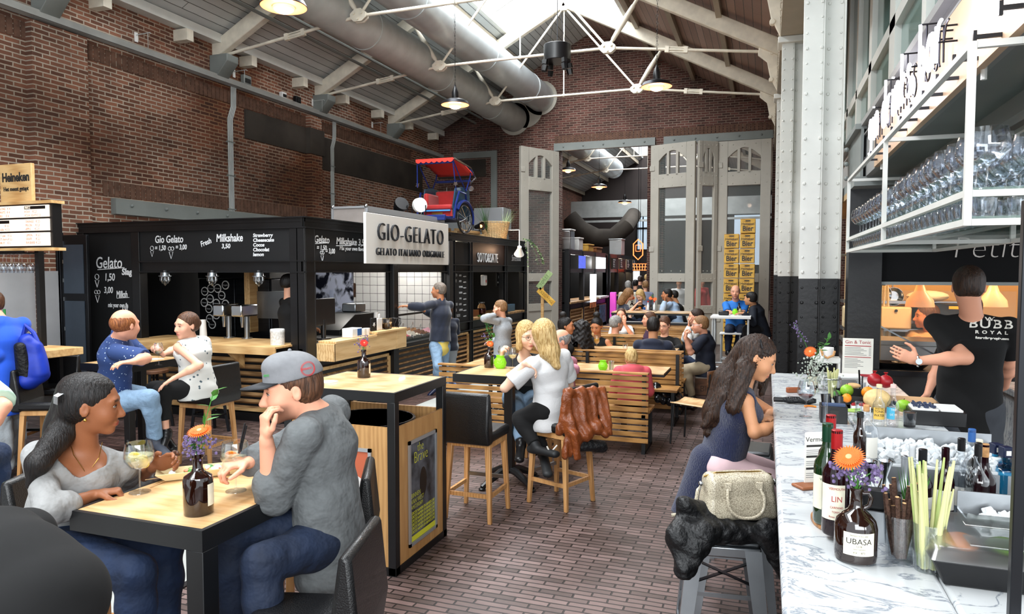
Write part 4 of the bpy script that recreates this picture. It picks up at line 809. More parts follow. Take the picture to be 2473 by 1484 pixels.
# plywood chair
pc=T('plywood_chair','plywood cafe chair on thin black legs beside the second bench','chair',(-.72,7.95,0),az(-1,.3)); MB().grid(lambda a,b:(-.2+.4*a,-.2+.4*b,.45-.02*math.cos(PI*(a-.5))+.015*b),8,8).build('seat','oak_top',pc,smooth=True).modifiers.new('s','SOLIDIFY').thickness=.012
for a,b in ((-.17,-.17),(.17,-.17),(-.17,.17),(.17,.17)): MB().cyl((a,b,.44),(a*1.15,b*1.15,0),.011,n=8).build('leg','black_steel',pc,smooth=True)
MB().grid(lambda a,b:(-.19+.38*a,-.22-.03*math.sin(PI*a),.66+.17*b),8,4).build('backrest','dark_wood',pc,smooth=True).modifiers.new('s','SOLIDIFY').thickness=.012; MB().cyl((-.17,-.19,.44),(-.17,-.24,.8),.01,n=8).cyl((.17,-.19,.44),(.17,-.24,.8),.01,n=8).build('back_posts','black_steel',pc)
# round industrial stools at the stall counter
def wstool(x,y,lab):
    t=T('counter_stool',lab,'stool',(x,y,0)); MB().cyl((0,0,.66),(0,0,.70),.17,n=20).build('seat','dark_wood',t,bevel=.006)
    for k in range(4): a=k*PI/2+.5; MB().bar((.12*math.cos(a),.12*math.sin(a),.66),(.21*math.cos(a),.21*math.sin(a),0),.03,.03).build('leg','dark_metal',t)
    MB().tube([(.185*math.cos(k*PI/10),.185*math.sin(k*PI/10),.22) for k in range(20)],.01,6,closed=True).build('foot_ring','dark_metal',t); MB().cyl((0,0,.3),(0,0,.66),.015,n=8).build('spindle','dark_metal',t)
wstool(-6.15,6.55,'round dark industrial stool under the wooden stall counter, in front of the corrugated panel'); wstool(-7.0,6.55,'round dark industrial stool partly hidden behind the white-blouse woman'); wstool(-7.6,6.6,'round dark industrial stool beside the dotted-shirt man')
# metal stools at the marble bar
def metal_stool(x,y,rz,lab):
    t=T('metal_stool',lab,'stool',(x,y,0),rz); MB().bx(-.15,.15,-.15,.15,.70,.725).build('seat','steel',t,bevel=.012); MB().bx(-.155,.155,-.155,.155,.65,.70).build('seat_skirt','steel',t,bevel=.008)
    for a in (-1,1):
        for b in (-1,1):
            m=MB(); p=(a*.14,b*.14,.69); q=(a*.215,b*.215,0); m.bar((p[0]-a*.02,p[1],p[2]),(q[0]-a*.015,q[1],0),.006,.07,(a,0,0)); 
            m=MB().add([(a*.155,b*.155,.69),(a*.155-a*.07,b*.155,.69),(a*.155,b*.155-b*.07,.69),(a*.22,b*.22,0),(a*.22-a*.04,b*.22,0),(a*.22,b*.22-b*.04,0)],[(0,1,4,3),(0,3,5,2)])
            o=m.build('leg','steel',t); o.modifiers.new('s','SOLIDIFY').thickness=.006
    for z,s in ((.25,.188),(.33,.18)):
        pass
    for a in (-1,1):
        MB().bar((a*.19,-.19,.25),(a*.19,.19,.25),.006,.02).build('footrest','steel',t); MB().bar((-.18,a*.18,.33),(.18,a*.18,.33),.006,.02).build('footrest','steel',t)
    MB().bar((-.16,-.16,.52),(.16,.16,.52),.02,.004).bar((-.16,.16,.525),(.16,-.16,.525),.02,.004).build('cross_brace','dark_metal',t)
    return t
metal_stool(-.17,3.3,.12,'galvanised metal bar stool holding the snakeskin handbag and black jacket'); metal_stool(-.14,4.15,.05,'galvanised metal bar stool under the long-haired woman in navy'); metal_stool(-.1,4.95,-.05,'galvanised metal bar stool beyond the woman in navy at the marble bar')
# beer crates
def crate(u0,v0,col,row,lab):
    pass
wood('crate_wood','c08a30','e8b850','X',1,.55)
ck={}
def mk_crate(x,z,lab):
    t=T('beer_crate',lab,'crate',(x,17.55,z),0,'stacked wooden beer crates')
    MB().bx(-.165,.165,-.2,.2,0,.33).build('box','crate_wood',t,bevel=.006); MB().bx(-.055,.055,-.205,-.199,.27,.295).build('hand_hole','black_plastic',t)
    text('Heineken','lettering','black_plastic',t,.085,(0,-.202,.185),(1,0,0),(0,0,1),.001,.001,'CENTER',.88,world=False); text('Bier','lettering','black_plastic',t,.17,(0,-.202,.05),(1,0,0),(0,0,1),.001,.004,'CENTER',.85,world=False)
    return t
c0=mk_crate(-.43,0,'wooden beer crate at the bottom of the right stack')
nm=['second','third','fourth','fifth','sixth','seventh','eighth','topmost']
for k in range(1,9): dup(c0,loc=(-.43+.004*(k%3),17.55,.348*k),label='wooden beer crate, %s from the floor in the taller right stack'%nm[k-1] if k<8 else 'wooden beer crate on the very top of the taller right stack')
for k in range(8): dup(c0,loc=(-.78,17.55,.348*k+.0),label='wooden beer crate in the shorter left stack, number %s from the floor'%(['one','two','three','four','five','six','seven','eight'][k]) if k<7 else 'wooden beer crate on top of the shorter left stack')
c9=T('folding_crate','dark wooden crate with faded letters under the galvanised table','crate',(-.75,11.2,0)); MB().bx(-.25,.1,-.15,.15,0,.26).build('box','dark_wood',c9,bevel=.006); text('Bier','lettering','black_plastic',c9,.13,(-.07,-.152,.06),(1,0,0),(0,0,1),.001,world=False)
# signpost
sp_=T('wooden_signpost','slim wooden signpost with a green and a yellow arrow board by the left door leaf','signpost',(-5.12,16.4,0)); MB().bx(-.035,.035,-.02,.02,0,1.72).build('post','pine_x',sp_)
a=MB().cb((0,0,0),(.5,.02,.15)).build('arrow_board','leaf_pale',sp_); a.location=(.06,-.03,1.68); a.rotation_euler=(0,R_(-52),0); text('TOILET','lettering','black_plastic',a,.1,(0,-.012,-.03),(1,0,0),(0,0,1),.001,world=False)
a=MB().cb((0,0,0),(.52,.02,.15)).build('arrow_board','crate_wood',sp_); a.location=(.1,-.03,1.28); a.rotation_euler=(0,R_(42),0); text('UITGANG','lettering','black_plastic',a,.1,(0,-.012,-.03),(1,0,0),(0,0,1),.001,world=False)
# ---------------------------------------------------------------- pendant lamps and ceiling speaker
def pendant(p,lab,s=1,top=None):
    top=top or (zr(p[0])-p[2])/s-.2
    t=T('pendant_lamp',lab,'pendant lamp',p); t.scale=(s,s,s)
    MB().lathe([(.212,-.02),(.19,.025),(.1,.06),(.045,.075),(.0,.076)],n=32).build('shade','dark_metal',t,smooth=True)
    MB().lathe([(.208,-.026),(.175,-.006),(.1,.018),(0,.022)],n=32).build('shade_lining',M('enamel','d89878',.4,emit='ff9058',es=.22),t,smooth=True)  # weak orange emission paints the bulb's glow into the lining
    MB().ell((0,0,-.03),(.1,.1,.055),20,10).build('glass_bowl','lampglow',t,smooth=True)
    MB().lathe([(.045,.06),(.05,.1),(.05,.16),(.03,.22),(.015,.25),(.015,.27)],n=16).build('lamp_holder','black_plastic',t,smooth=True)
    m=MB()
    for k in range(int(top/.05)): z=.27+k*.05; m.tube([(.012*math.cos(a*PI/3)*(k%2),.012*math.cos(a*PI/3)*((k+1)%2),z+.02+.022*math.sin(a*PI/3)) for a in range(6)],.003,4,closed=True)
    m.build('chain','black_plastic',t)
    lamp('pendant_bulb',(p[0],p[1],p[2]-.13),12,(1,.72,.5),.08); return t
pendant((-4.41,9.74,4.40),'round enamel pendant lamp hanging in front of the round ducts'); pendant((-1.46,9.90,4.45),'round enamel pendant lamp hanging under the right roof slope'); pendant((-4.23,5.53,4.36),'large glowing pendant lamp cropped by the top edge')
pendant(W(1447,450,y=21.5),'pendant lamp seen high through the open doors',1.15); pendant(W(1509,488,y=25.5),'pendant lamp seen lower through the open doors, farther away',1.15); pendant(W(1372,410,y=21.0),'pendant lamp half hidden behind the brick edge of the opening',1.1)
sk=T('ceiling_speaker','black drum shaped speaker cluster hanging from the truss apex','speaker',(-3.66,12.6,5.72)); MB().cyl((0,0,0),(0,0,.3),.25,n=32).build('drum','black_plastic',sk,bevel=.01); MB().cyl((0,0,.3),(0,0,2.0),.008,n=6).cyl((-.15,0,.3),(0,0,1.2),.004,n=5).cyl((.15,0,.3),(0,0,1.2),.004,n=5).build('cable','dark_metal',sk)
for k in range(4):
    a=PI/4+k*PI/2; c,s=math.cos(a)*.25,math.sin(a)*.25
    MB().cyl((c,s,.0),(c*1.05,s*1.05,-.08),.055,n=6).cyl((c*1.0,s*1.0,-.1),(c*1.1,s*1.1,-.2),.06,.05,n=6).build('spot_head','black_plastic',sk)
# ================================================================ marble bar and kitchen hatch
marble('marble','c6c9ca','7a828c')
def glassware(name,tint=(1,1,1,1),edge=.55,rough=.02,base=.06):
    m=bpy.data.materials.new(name); m.use_nodes=True; t=m.node_tree; N=t.nodes; L=t.links; N.remove(N['Principled BSDF'])
    lw=N.new('ShaderNodeLayerWeight'); lw.inputs[0].default_value=.35; tr=N.new('ShaderNodeBsdfTransparent'); tr.inputs[0].default_value=tint; gl=N.new('ShaderNodeBsdfGlossy'); gl.inputs['Roughness'].default_value=rough
    r=N.new('ShaderNodeMapRange'); r.inputs[3].default_value=base; r.inputs[4].default_value=edge; L.new(lw.outputs['Facing'],r.inputs[0])
    mx=N.new('ShaderNodeMixShader'); L.new(r.outputs[0],mx.inputs[0]); L.new(tr.outputs[0],mx.inputs[1]); L.new(gl.outputs[0],mx.inputs[2]); L.new(mx.outputs[0],N['Material Output'].inputs[0]); MATS[name]=m
glassware('glassware',(.96,.98,1,1)); glassware('glassware_blue',(.955,.975,1,1),.6); glassware('clear_plastic',(.86,.88,.88,1),.55,.3,.32); glassware('green_glass',(.08,.35,.06,1),.5); glassware('blue_glass',(.15,.55,.75,1),.5)
M('brown_glass','1c0a05',.06,spec=.8,coat=.5); M('dark_wine','1a0308',.1); M('paper','e9e6dc',.7); M('cork','b98a5a',.8,noise=.3,nscale=60); M('wine_red','50060f',.15); M('cream_label','e4dfc8',.7,noise=.05,nscale=40)
M('green_dark_glass','0d2a0c',.06,spec=.8,coat=.5); M('ink','2a2826',.7); M('ink_red','a83038',.7); M('orange_petal','f06a20',.6,noise=.15,nscale=30); M('red_petal','d02818',.6); M('lavender','6a5a80',.8,noise=.3,nscale=60); M('ice','f2f6f8',.08,trans=.25,ior=1.31,bump=.5,bscale=20); M('steel_bin','b0b4b8',.35,metal=.9,noise=.1,nscale=6)
M('orange_fruit','f08818',.45,bump=.3,bscale=200); M('lime','88b830',.4,bump=.2,bscale=150); M('pomegranate','9c1820',.4); M('melon','d8b880',.6,noise=.2,nscale=30); M('ginger','c8a070',.7,noise=.2,nscale=30); M('yellow_liquid','f0d890',.1,alpha=.55)
CT=1.1
bar_=T('marble_bar','white marble topped bar counter running along the right side of the hall','counter',(.5,3.7,0)); B=dict(parent=bar_,world=True)
MB().bx(.05,.44,1.6,5.9,CT-.05,CT).build('worktop','marble',bevel=.016,**B); MB().bx(.441,1.15,1.6,2.28,CT-.05,CT).build('worktop','marble',bevel=.012,**B); MB().bx(.441,.88,3.86,5.9,CT-.045,CT).build('worktop','marble',bevel=.012,**B)
MB().bx(.12,.42,1.65,5.85,0,CT-.05).build('front_panel','black_steel',**B); MB().bx(.42,.86,3.9,5.85,0,CT-.05).bx(.42,1.1,1.7,2.25,0,CT-.05).build('carcass','dark_metal',**B)
MB().bx(.44,1.15,2.28,2.3,.75,CT-.01).bx(.44,.46,2.3,3.86,.75,CT-.01).bx(.46,1.1,2.3,3.86,.74,.76).bx(.44,.88,3.84,3.86,.75,CT-.03).bx(1.1,1.12,2.3,3.86,.75,1.0).build('sink_lining','steel_bin',**B)
sc2=T('side_counter','pale marble side counter behind the barman at the right edge','counter',(1.9,5.6,0)); MB().bx(-.33,.9,-.5,.4,1.05,1.1).build('worktop','marble',sc2,bevel=.01); MB().bx(-.28,.85,-.45,.35,0,1.05).build('carcass','marble',sc2); pp=T('price_sheet','white paper sheet with a red line lying on the side counter','paper',(1.85,5.5,1.101)); MB().bx(-.15,.1,-.1,.15,0,.002).build('sheet','paper',pp); MB().bx(-.13,.08,-.05,-.04,.002,.003).build('printing','ink_red',pp)
# --- generic bottle
def bottle(name,lab,p,prof,mt,label=None,cap=None,rz=0,cat='bottle',n=28,lmat='cream_label',ltx=(),group=None,cap2=None,lang=(-60,60)):
    "prof: (r,z) outline; label: (z0,z1,r); cap: (r,z0,z1,mat)"
    t=T(name,lab,cat,p,rz,group); MB().lathe(prof+[(prof[-1][0]*.8,prof[-1][1]),(0,prof[-1][1]-.01)],n=n).build('glass',mt,t,smooth=True)
    if label:
        z0,z1,r=label; m=MB(); a0,a1=R_(lang[0]-90),R_(lang[1]-90); K=14
        m.grid(lambda a,b:(r*math.cos(a0+(a1-a0)*a),r*math.sin(a0+(a1-a0)*a),z0+(z1-z0)*b),K,1); lb=m.build('label',lmat,t,smooth=True)
        for (tx,z,s,mm) in ltx:
            q=text(tx,'lettering',mm,lb,s,(0,0,z),(1,0,0),(0,0,1),.0002,0,'CENTER',.85,world=False)
            for v in q.data.vertices: a=v.co.x/r-PI/2; rr=r+.0006-v.co.y; x,z_=v.co.x,v.co.z; v.co=(rr*math.cos(a),rr*math.sin(a),z_)
    if cap: MB().lathe([(cap[0],cap[1]),(cap[0],cap[2]-.002),(cap[0]-.002,cap[2]),(0,cap[2])],n=18).build('cap',cap[3],t,smooth=True)
    return t
def wb(H,R,nr,sh):  # wine-bottle outline
    return [(R*.9,0),(R,.008),(R,H*sh),(R*.93,H*(sh+.06)),(R*.6,H*(sh+.13)),(nr*1.1,H*(sh+.2)),(nr,H*(sh+.26)),(nr,H*.97),(nr*1.1,H*.975),(nr*1.1,H)]
def flower(par,c,d,mt,R=.045,n=32,ctr='ginger'):
    d=Vector(d).normalized(); rot=Matrix.Translation(c)@d.to_track_quat('Z','Y').to_matrix().to_4x4(); m=MB()
    for ring,(rr,lift) in enumerate(((1,.0),(.75,.006))):
        for k in range(n):
            a=2*PI*k/n+ring*.12; p=Vector((0,0,lift)); q=Vector((math.cos(a),math.sin(a),.12))
            leaf_at(m,rot@p,(rot.to_3x3()@q),rot.to_3x3()@Vector((0,0,1)),R*rr,R*.23)
    m.build('petals',mt,par,world=True); MB().ell((0,0,.004),(R*.25,R*.25,R*.12),12,6,mt=rot).build('flower_centre',ctr,par,world=True,smooth=True)
def sprig(m,p,q,mtm=None,n=40,r=.02,s=.006,seed=0,taper=True):
    rr=random.Random(seed); p,q=Vector(p),Vector(q)
    for k in range(n):
        f=rr.random(); c=p.lerp(q,f)+Vector((rr.gauss(0,1),rr.gauss(0,1),rr.gauss(0,1)))*r*.5*(1.1-f*.6); m.ell(c,s*rr.uniform(.6,1.2),5,4)
def posy(p,bottom,seed,fl,lv,name='flower_posy',lab='',):
    "cut flowers; p = neck point of the vase; fl=[(offset,dir,mat,R)], lv = sprigs/leaves spec"
    t=T(name,lab,'flowers',p); st_=MB(); lf=MB(); lav=MB(); rr=random.Random(seed); P0=Vector(p)
    for off,d,mt,R in fl:
        o=Vector(off); st_.tube([P0+Vector((0,0,-bottom)),P0+Vector((0,0,-.01)),P0+o*.6,P0+o],.003,6); flower(t,P0+o,d,mt,R)
    for kind,off,n in lv:
        o=Vector(off); st_.tube([P0+Vector((0,0,-bottom)),P0+Vector((0,0,-.01)),P0+o*.5+Vector((0,0,.01)),P0+o],.0018,5)
        if kind=='lav': sprig(lav,P0+o*.5,P0+o*1.05,n=n,r=.035,s=.0055,seed=rr.randint(0,99))
        else:
            for k in range(n):
                f=.45+.55*(k/(max(1,n-1))); leaf_at(lf,P0+o*f,(rr.uniform(-1,1),rr.uniform(-1,1),rr.uniform(.1,.9)),(rr.uniform(-.3,.3),rr.uniform(-.3,.3),1),.05,.024)
    st_.build('stems','leaf_green',t,world=True,smooth=True)
    if lf.v: lf.build('leaves','leaf_green',t,world=True)
    if lav.v: lav.build('lavender_sprigs','lavender',t,world=True,smooth=True)
    return t
# near counter pieces
jug=bottle('handled_jug','squat dark brown jug bottle with cream label holding an orange gerbera','%s',[(0,0)],'brown_glass') if False else None
jp=W(2065,1352,z=CT); jug=T('brown_jug','squat dark brown jug bottle with a cream label, standing foremost on the marble','bottle',jp,.1)
MB().lathe([(.045,0),(.053,.006),(.055,.02),(.055,.095),(.050,.115),(.035,.132),(.022,.142),(.016,.155),(.0145,.19),(.018,.196),(.018,.203),(.012,.203),(.01,.19)],n=36).build('glass','brown_glass',jug,smooth=True)
MB().tube([(.014,0,.188),(.03,0,.19),(.037,0,.175),(.033,0,.155),(.02,0,.146)],.006,10).build('handle','brown_glass',jug,smooth=True)
lb=MB(); lb.grid(lambda a,b:(.0556*math.cos(-2.35+1.5*a),.0556*math.sin(-2.35+1.5*a),.03+.062*b),16,1); lb=lb.build('label','cream_label',jug,smooth=True)
def wrap(par,tx,z,s,r,mm='ink',a0=-PI/2,sx=.85):
    q=text(tx,'lettering',mm,par,s,(0,0,z),(1,0,0),(0,0,1),.0002,0,'CENTER',sx,world=False)
    for v in q.data.vertices:
        a=v.co.x/r+a0; rr=r+.0005; z_=v.co.z; v.co=(rr*math.cos(a),rr*math.sin(a),z_)
wrap(lb,'UBASA',.062,.022,.0556,a0=-1.62,sx=1.0); wrap(lb,'CLUB',.054,.007,.0556,a0=-1.62); wrap(lb,'Liqueur Superieure',.047,.005,.0556,a0=-1.62); wrap(lb,'XIX   1873',.036,.008,.0556,a0=-1.62); wrap(lb,'PREPARED IN HOLLAND',.083,.005,.0556,a0=-1.62)
posy(jp+Vector((0,0,.2)),.1,3,[((-.022,-.005,.085),(-.25,-.6,.75),'orange_petal',.044)],[('lav',(.05,.0,.06),40),('lav',(-.05,.01,.055),34),('lav',(.02,.03,.07),34),('lav',(.0,-.02,.05),24)],lab='orange gerbera with dark purple statice in the brown jug')
bd=T('serving_board','round olive wood serving board under the two vermouth bottles','board',W(2020,1265,z=CT)); MB().lathe([(.072,0),(.076,.006),(.076,.014),(.072,.018),(0,.018)],n=36,sy=1.5).build('board',wood('olive_wood','5a3418','b07840','Y',2,.4),bd,smooth=True)
bz=CT+.018
bottle('vermouth_bottle','tall dark bottle with a red ornate label and red cap on the wooden board',W(2016,1288,z=bz),wb(.31,.038,.0145,.56),'dark_wine',(.05,.155,.0386),(.016,.255,.312,M('cap_red','a01418',.35,metal=.3)),.0,ltx=[('LIN',.105,.024,'ink_red'),('CARPANO',.085,.009,'ink_red'),('TORINO',.072,.008,'ink_red'),('VERMOUTH',.14,.010,'ink_red'),('Rosso dal 1786',.057,.008,'ink_red')],lang=(-75,35))
bottle('vermouth_bottle','tall green bottle with a green ornate label and dark green cap on the wooden board',W(1994,1262,z=bz),wb(.31,.038,.0145,.56),'green_dark_glass',(.05,.155,.0386),(.016,.255,.312,M('cap_green','0c3a24',.35,metal=.3)),.0,ltx=[('LIN',.105,.022,'leaf_dark'),('BIANCO',.085,.010,'leaf_dark'),('VERMOUTH',.14,.010,'leaf_dark')],lang=(-80,30))
bottle('vermouth_bottle','red-capped dark bottle standing hidden behind the green vermouth bottle',W(2002,1232,z=CT),wb(.32,.038,.0145,.56),'dark_wine',(.05,.155,.0386),(.016,.265,.322,'cap_red'))
vm=T('vermouth_menu','white laminated menu card headed Vermouth behind the green bottle','menu',W(1975,1172,z=CT),R_(28)); sm=MB().bx(-.055,.055,-.002,.002,.0,.2).build('card','paper',vm)
text('Vermouth',"lettering",'ink',sm,.026,(0,-.0025,.165),(1,0,0),(0,0,1),.0002,world=False)
m=MB()
for k,z in enumerate((.145,.105,.06)): m.bx(-.05,.05,-.0027,-.002,z,z+.008)
m.build('bars','ink',sm); m=MB()
for z in (.132,.125,.118,.09,.083,.076,.045,.038,.03): m.bx(-.05,.03,-.0025,-.002,z,z+.002)
m.build('printing',M('ink_grey','777777',.7),sm)
lc=T('leather_coaster','tan leather wedge lying near the vermouth menu on the marble','coaster',W(1952,1178,z=CT),.6); MB().bx(-.05,.05,-.035,.035,0,.012).build('block',M('tan_leather','8a5230',.5,noise=.1,nscale=20),lc,bevel=.006)
cd=T('napkin_caddy','black bar caddy with napkins, straws and jiggers behind the brown jug','caddy',W(2120,1300,z=CT),R_(-8)); MB().bx(-.07,.06,-.02,.1,0,.10).bx(-.07,.06,-.02,.0,0,.15).build('box','black_plastic',cd,bevel=.004); MB().bx(-.06,.05,.01,.05,.10,.14).build('napkins','black_plastic',cd); MB().bx(-.08,.07,-.04,-.03,0,.09).build('front_plate','steel_bin',cd)
for k,(x,l) in enumerate(((.01,'steel double jigger standing left on the black caddy'),(.055,'steel double jigger standing right on the black caddy'))):
    j=T('jigger',l,'jigger',W(2098+38*k,1180,z=CT+.10)); MB().lathe([(.022,0),(.008,.038),(.024,.09),(.022,.09),(.007,.04)],n=20).build('cup','chrome',j,smooth=True)
def glass_tumbler(name,lab,p,r,h_,mt='glassware',rib=False,cat='glass'):
    t=T(name,lab,cat,p); MB().lathe([(0,.004),(r*.78,0),(r*.8,.012),(r*.92,h_*.5),(r,h_),(r*.95,h_),(r*.88,h_*.5),(r*.74,.016),(0,.014)],n=28).build('glass',mt,t,smooth=True)
    if rib:
        m=MB()
        for k in range(16): a=k*PI/8; m.tube([(r*.8*math.cos(a),r*.8*math.sin(a),.006),(r*.88*math.cos(a),r*.88*math.sin(a),h_*.4)],.003,5)
        m.build('ribs',mt,t,smooth=True)
    return t
g1=W(2172,1355,z=CT); glass_tumbler('tumbler','clear tumbler full of brown twigs on the marble beside the brown jug',g1,.042,.13)
g2=W(2240,1378,z=CT); glass_tumbler('tumbler','ribbed clear tumbler full of pale lemongrass stalks at the front of the bar',g2,.040,.13,rib=True)
r=random.Random(4)
for k in range(18):
    a=r.uniform(0,2*PI); q=r.uniform(.1,.9); b0=(g1.x+.02*math.cos(a)*q,g1.y+.02*math.sin(a)*q,CT+.012); L=r.uniform(.12,.215)
    pts=[Vector(b0)]; d=Vector((math.cos(a)*.16,math.sin(a)*.16,1)).normalized()
    for i in range(5): pts.append(pts[-1]+d*(L/5)+Vector((r.uniform(-.002,.002),r.uniform(-.002,.002),0)))
    t=T('liquorice_twig','knobbly brown twig with a pale cut end in the clear tumbler','twig',b0,0,'brown twigs in the tumbler'); rr_=r.uniform(.0045,.0065)
    MB().tube(pts,[rr_*r.uniform(.85,1.15) for _ in pts],8).build('bark',M('bark','4a3226',.85,noise=.35,nscale=60,bump=1,bscale=90),t,world=True,smooth=True); MB().cyl(pts[-1],pts[-1]+d*.0008,rr_*.9,n=8).build('cut_end','ginger',t,world=True)
for k in range(20):
    a=r.uniform(0,2*PI); q=r.uniform(.1,1); b0=Vector((g2.x+.02*math.cos(a)*q,g2.y+.02*math.sin(a)*q,CT+.012)); L=r.uniform(.2,.30); d=Vector((math.cos(a)*.18*q,math.sin(a)*.18*q,1)).normalized(); R0=r.uniform(.006,.009)
    t=T('lemongrass_stalk','pale green lemongrass stalk in the ribbed tumbler','stalk',b0,0,'lemongrass stalks in the ribbed tumbler')
    MB().tube([b0,b0+d*L*.2,b0+d*L*.6,b0+d*L*.9,b0+d*L],[R0*1.3,R0*1.2,R0*.7,R0*.5,R0*.35],8).build('stalk',M('lemongrass','c8c890',.5,noise=.2,nscale=12,stretch=(1,1,.2)) if k%3 else M('lemongrass_green','a8b870',.5,noise=.2,nscale=12),t,world=True,smooth=True)
hb2=T('rosemary_bunch','bunch of green herb blades behind the twig tumbler','plant',W(2200,1300,z=CT)); m=MB()
for k in range(60): a=r.uniform(0,2*PI); leaf_at(m,(0,0,.02),(math.cos(a)*.25,math.sin(a)*.25,1),(0,1,0),r.uniform(.12,.2),.004)
m.build('blades','leaf_green',hb2)
# garnish box with clear lid
gb=T('garnish_box','black garnish box with a clear domed lid over fruit at the bottom right','box',W(2390,1400,z=CT),0); MB().add([(-.12,-.08,0),(.13,-.08,0),(.13,.1,0),(-.12,.1,0),(-.15,-.1,.07),(.17,-.1,.07),(.17,.13,.07),(-.15,.13,.07)],[(0,3,2,1),(0,1,5,4),(1,2,6,5),(2,3,7,6),(3,0,4,7),(4,5,6,7)]).build('tray','black_plastic',gb,bevel=.006)
MB().add([(-.155,-.105,.07),(.175,-.105,.07),(.175,.135,.07),(-.155,.135,.07),(-.14,-.085,.10),(.16,-.085,.10),(.16,.12,.135),(-.14,.12,.135)],[(0,1,5,4),(1,2,6,5),(2,3,7,6),(3,0,4,7),(4,5,6,7)]).build('lid','clear_plastic',gb,bevel=.008)
m=MB().bx(-.06,.12,-.06,.02,.10,.106).bx(-.05,.14,.04,.1,.122,.126); m.build('lid_ridges','clear_plastic',gb,bevel=.002)
for k,(x,c,l) in enumerate(((-.06,'orange_fruit','orange slices under the clear lid of the garnish box'),(.04,'lime','lime slices under the clear lid of the garnish box'),(.12,'leaf_dark','dark green wedges under the clear lid of the garnish box'))):
    p=gb.location+Vector((x,.03,.071)); t=T('citrus_pile',l,'fruit',p); MB().ell((0,0,.01),(.045,.05,.02),14,6).build('slices',c,t,smooth=True)
# ice
def icebin(x0,x1,y0,y1,z0,z1,lab,n,seed):
    t=T('ice_bin',lab,'ice bin',((x0+x1)/2,(y0+y1)/2,z0)); B=dict(parent=t,world=True); e=.006
    MB().bx(x0,x1,y0,y0+e,z0,z1-.04).bx(x0,x1,y1-e,y1,z0,z1+.06).bx(x0,x0+e,y0,y1,z0,z1).bx(x1-e,x1,y0,y1,z0,z1+.02).bx(x0,x1,y0,y1,z0,z0+e).build('bin','steel_bin',**B)
    rr=random.Random(seed); m=MB()
    for k in range(n):
        m.cb((rr.uniform(x0+.03,x1-.03),rr.uniform(y0+.03,y1-.03),z1-.03+rr.uniform(0,.04)),(rr.uniform(.02,.034),)*3,(rr.random()*3,rr.random()*3,0))
    m.bx(x0+.01,x1-.01,y0+.01,y1-.01,z0+.01,z1-.03)
    ic=m.build('ice_cubes','ice',bevel=.004); tag(ic,lab.replace('bin','cubes filling the bin'),'ice',kind='stuff')
icebin(.62,1.02,2.32,2.72,.80,1.10,'steel ice bin heaped with ice right behind the garnish box',260,1); icebin(.47,1.0,3.45,3.82,.80,1.08,'steel ice bin at the back of the bar well under the marble edge',200,2)
is_=T('ice_scoop','black handled ice scoop stuck in the heaped ice','scoop',(.84,2.52,1.06)); MB().tube([(0,0,.03),(.01,0,.08),(.005,0,.1),(.02,0,.13)],[.008,.01,.008,.01],8).build('handle','black_plastic',is_,smooth=True); MB().ell((-.02,0,.02),(.04,.03,.012)).build('bowl','black_plastic',is_,smooth=True)
# speed-rail bottles
RB=[(2200,1160,.25,.03,'glassware',('white_plastic',.012),'clear bottle with a white cap in the bar well'),(2182,1165,.22,.025,'steel_bin',('steel',.01),'slim steel shaker between the bottles in the bar well'),(2225,1165,.24,.032,'dark_wine',('dark_metal',.016),'black capped dark bottle beside the white capped one'),(2280,1150,.23,.03,'dark_wine',('dark_wine',.015),'plum capped dark bottle in the bar well'),(2318,1140,.25,.034,'glassware',('black_plastic',.015),'round clear bottle with a black stopper in the bar well'),(2342,1150,.29,.036,'glassware',('blue_label',.014),'tall clear bottle with a royal blue cap in the bar well'),(2358,1165,.26,.036,'glassware',('black_plastic',.014),'clear bottle with pale label and black cap in the bar well'),(2375,1158,.25,.034,'dark_wine',('cork',.014),'dark bottle with a copper stopper in the bar well')]
for u,v,h_,R,mt,(cm,cr_),l in RB:
    zb=.78; p=W(u,v+60,z=.95); p.z=.87; H=h_*1.3; R*=1.2; bottle('spirit_bottle',l,p,wb(H,R,.013,.52),mt,(.05,.13,R+.0006),(cr_,H-.05,H+.004,cm),lmat='paper')
p=W(2360,1210,z=.93); p.z=.93; bottle('spirit_bottle','dark rum bottle with white zigzag pattern and cream stopper in the bar well',p,wb(.25,.04,.013,.6),M('zigzag','141212',.2),None,(.014,.235,.262,'cream_label')); 
m=MB(); 
for row in range(5):
    K=40; z=.05+row*.022; pts=[(.0406*math.cos(2*PI*k/K),.0406*math.sin(2*PI*k/K),z+(.008 if k%2 else -.004)) for k in range(K)]; m.tube([Vector(q) for q in pts],.0022,4,closed=True)
zz=bpy.data.objects['spirit_bottle.%03d'%8] if 'spirit_bottle.008' in bpy.data.objects else None; m.build('zigzag_print','paper',zz)
for k,(u,l) in enumerate(((2402,'pale blue squared gin bottle with dark cap, nearer in the bar well'),(2425,'pale blue squared gin bottle with dark cap, by the side counter'))):
    p=W(u,1195+k*10,z=.93); p.z=.92; t=T('gin_bottle',l,'bottle',p,.3); MB().prism([(-.045,-.045),(.045,-.045),(.045,.045),(-.045,.045)],0,.15).build('glass','blue_glass',t,bevel=.012); MB().lathe([(.045,.15),(.016,.17),(.015,.2)],n=16).build('neck','blue_glass',t,smooth=True); MB().bx(-.02,.02,-.02,.02,.19,.235).build('cap',M('navy','101a38',.4),t,bevel=.003); MB().bx(-.01,.01,-.021,-.02,.2,.22).build('cap_label','paper',t)
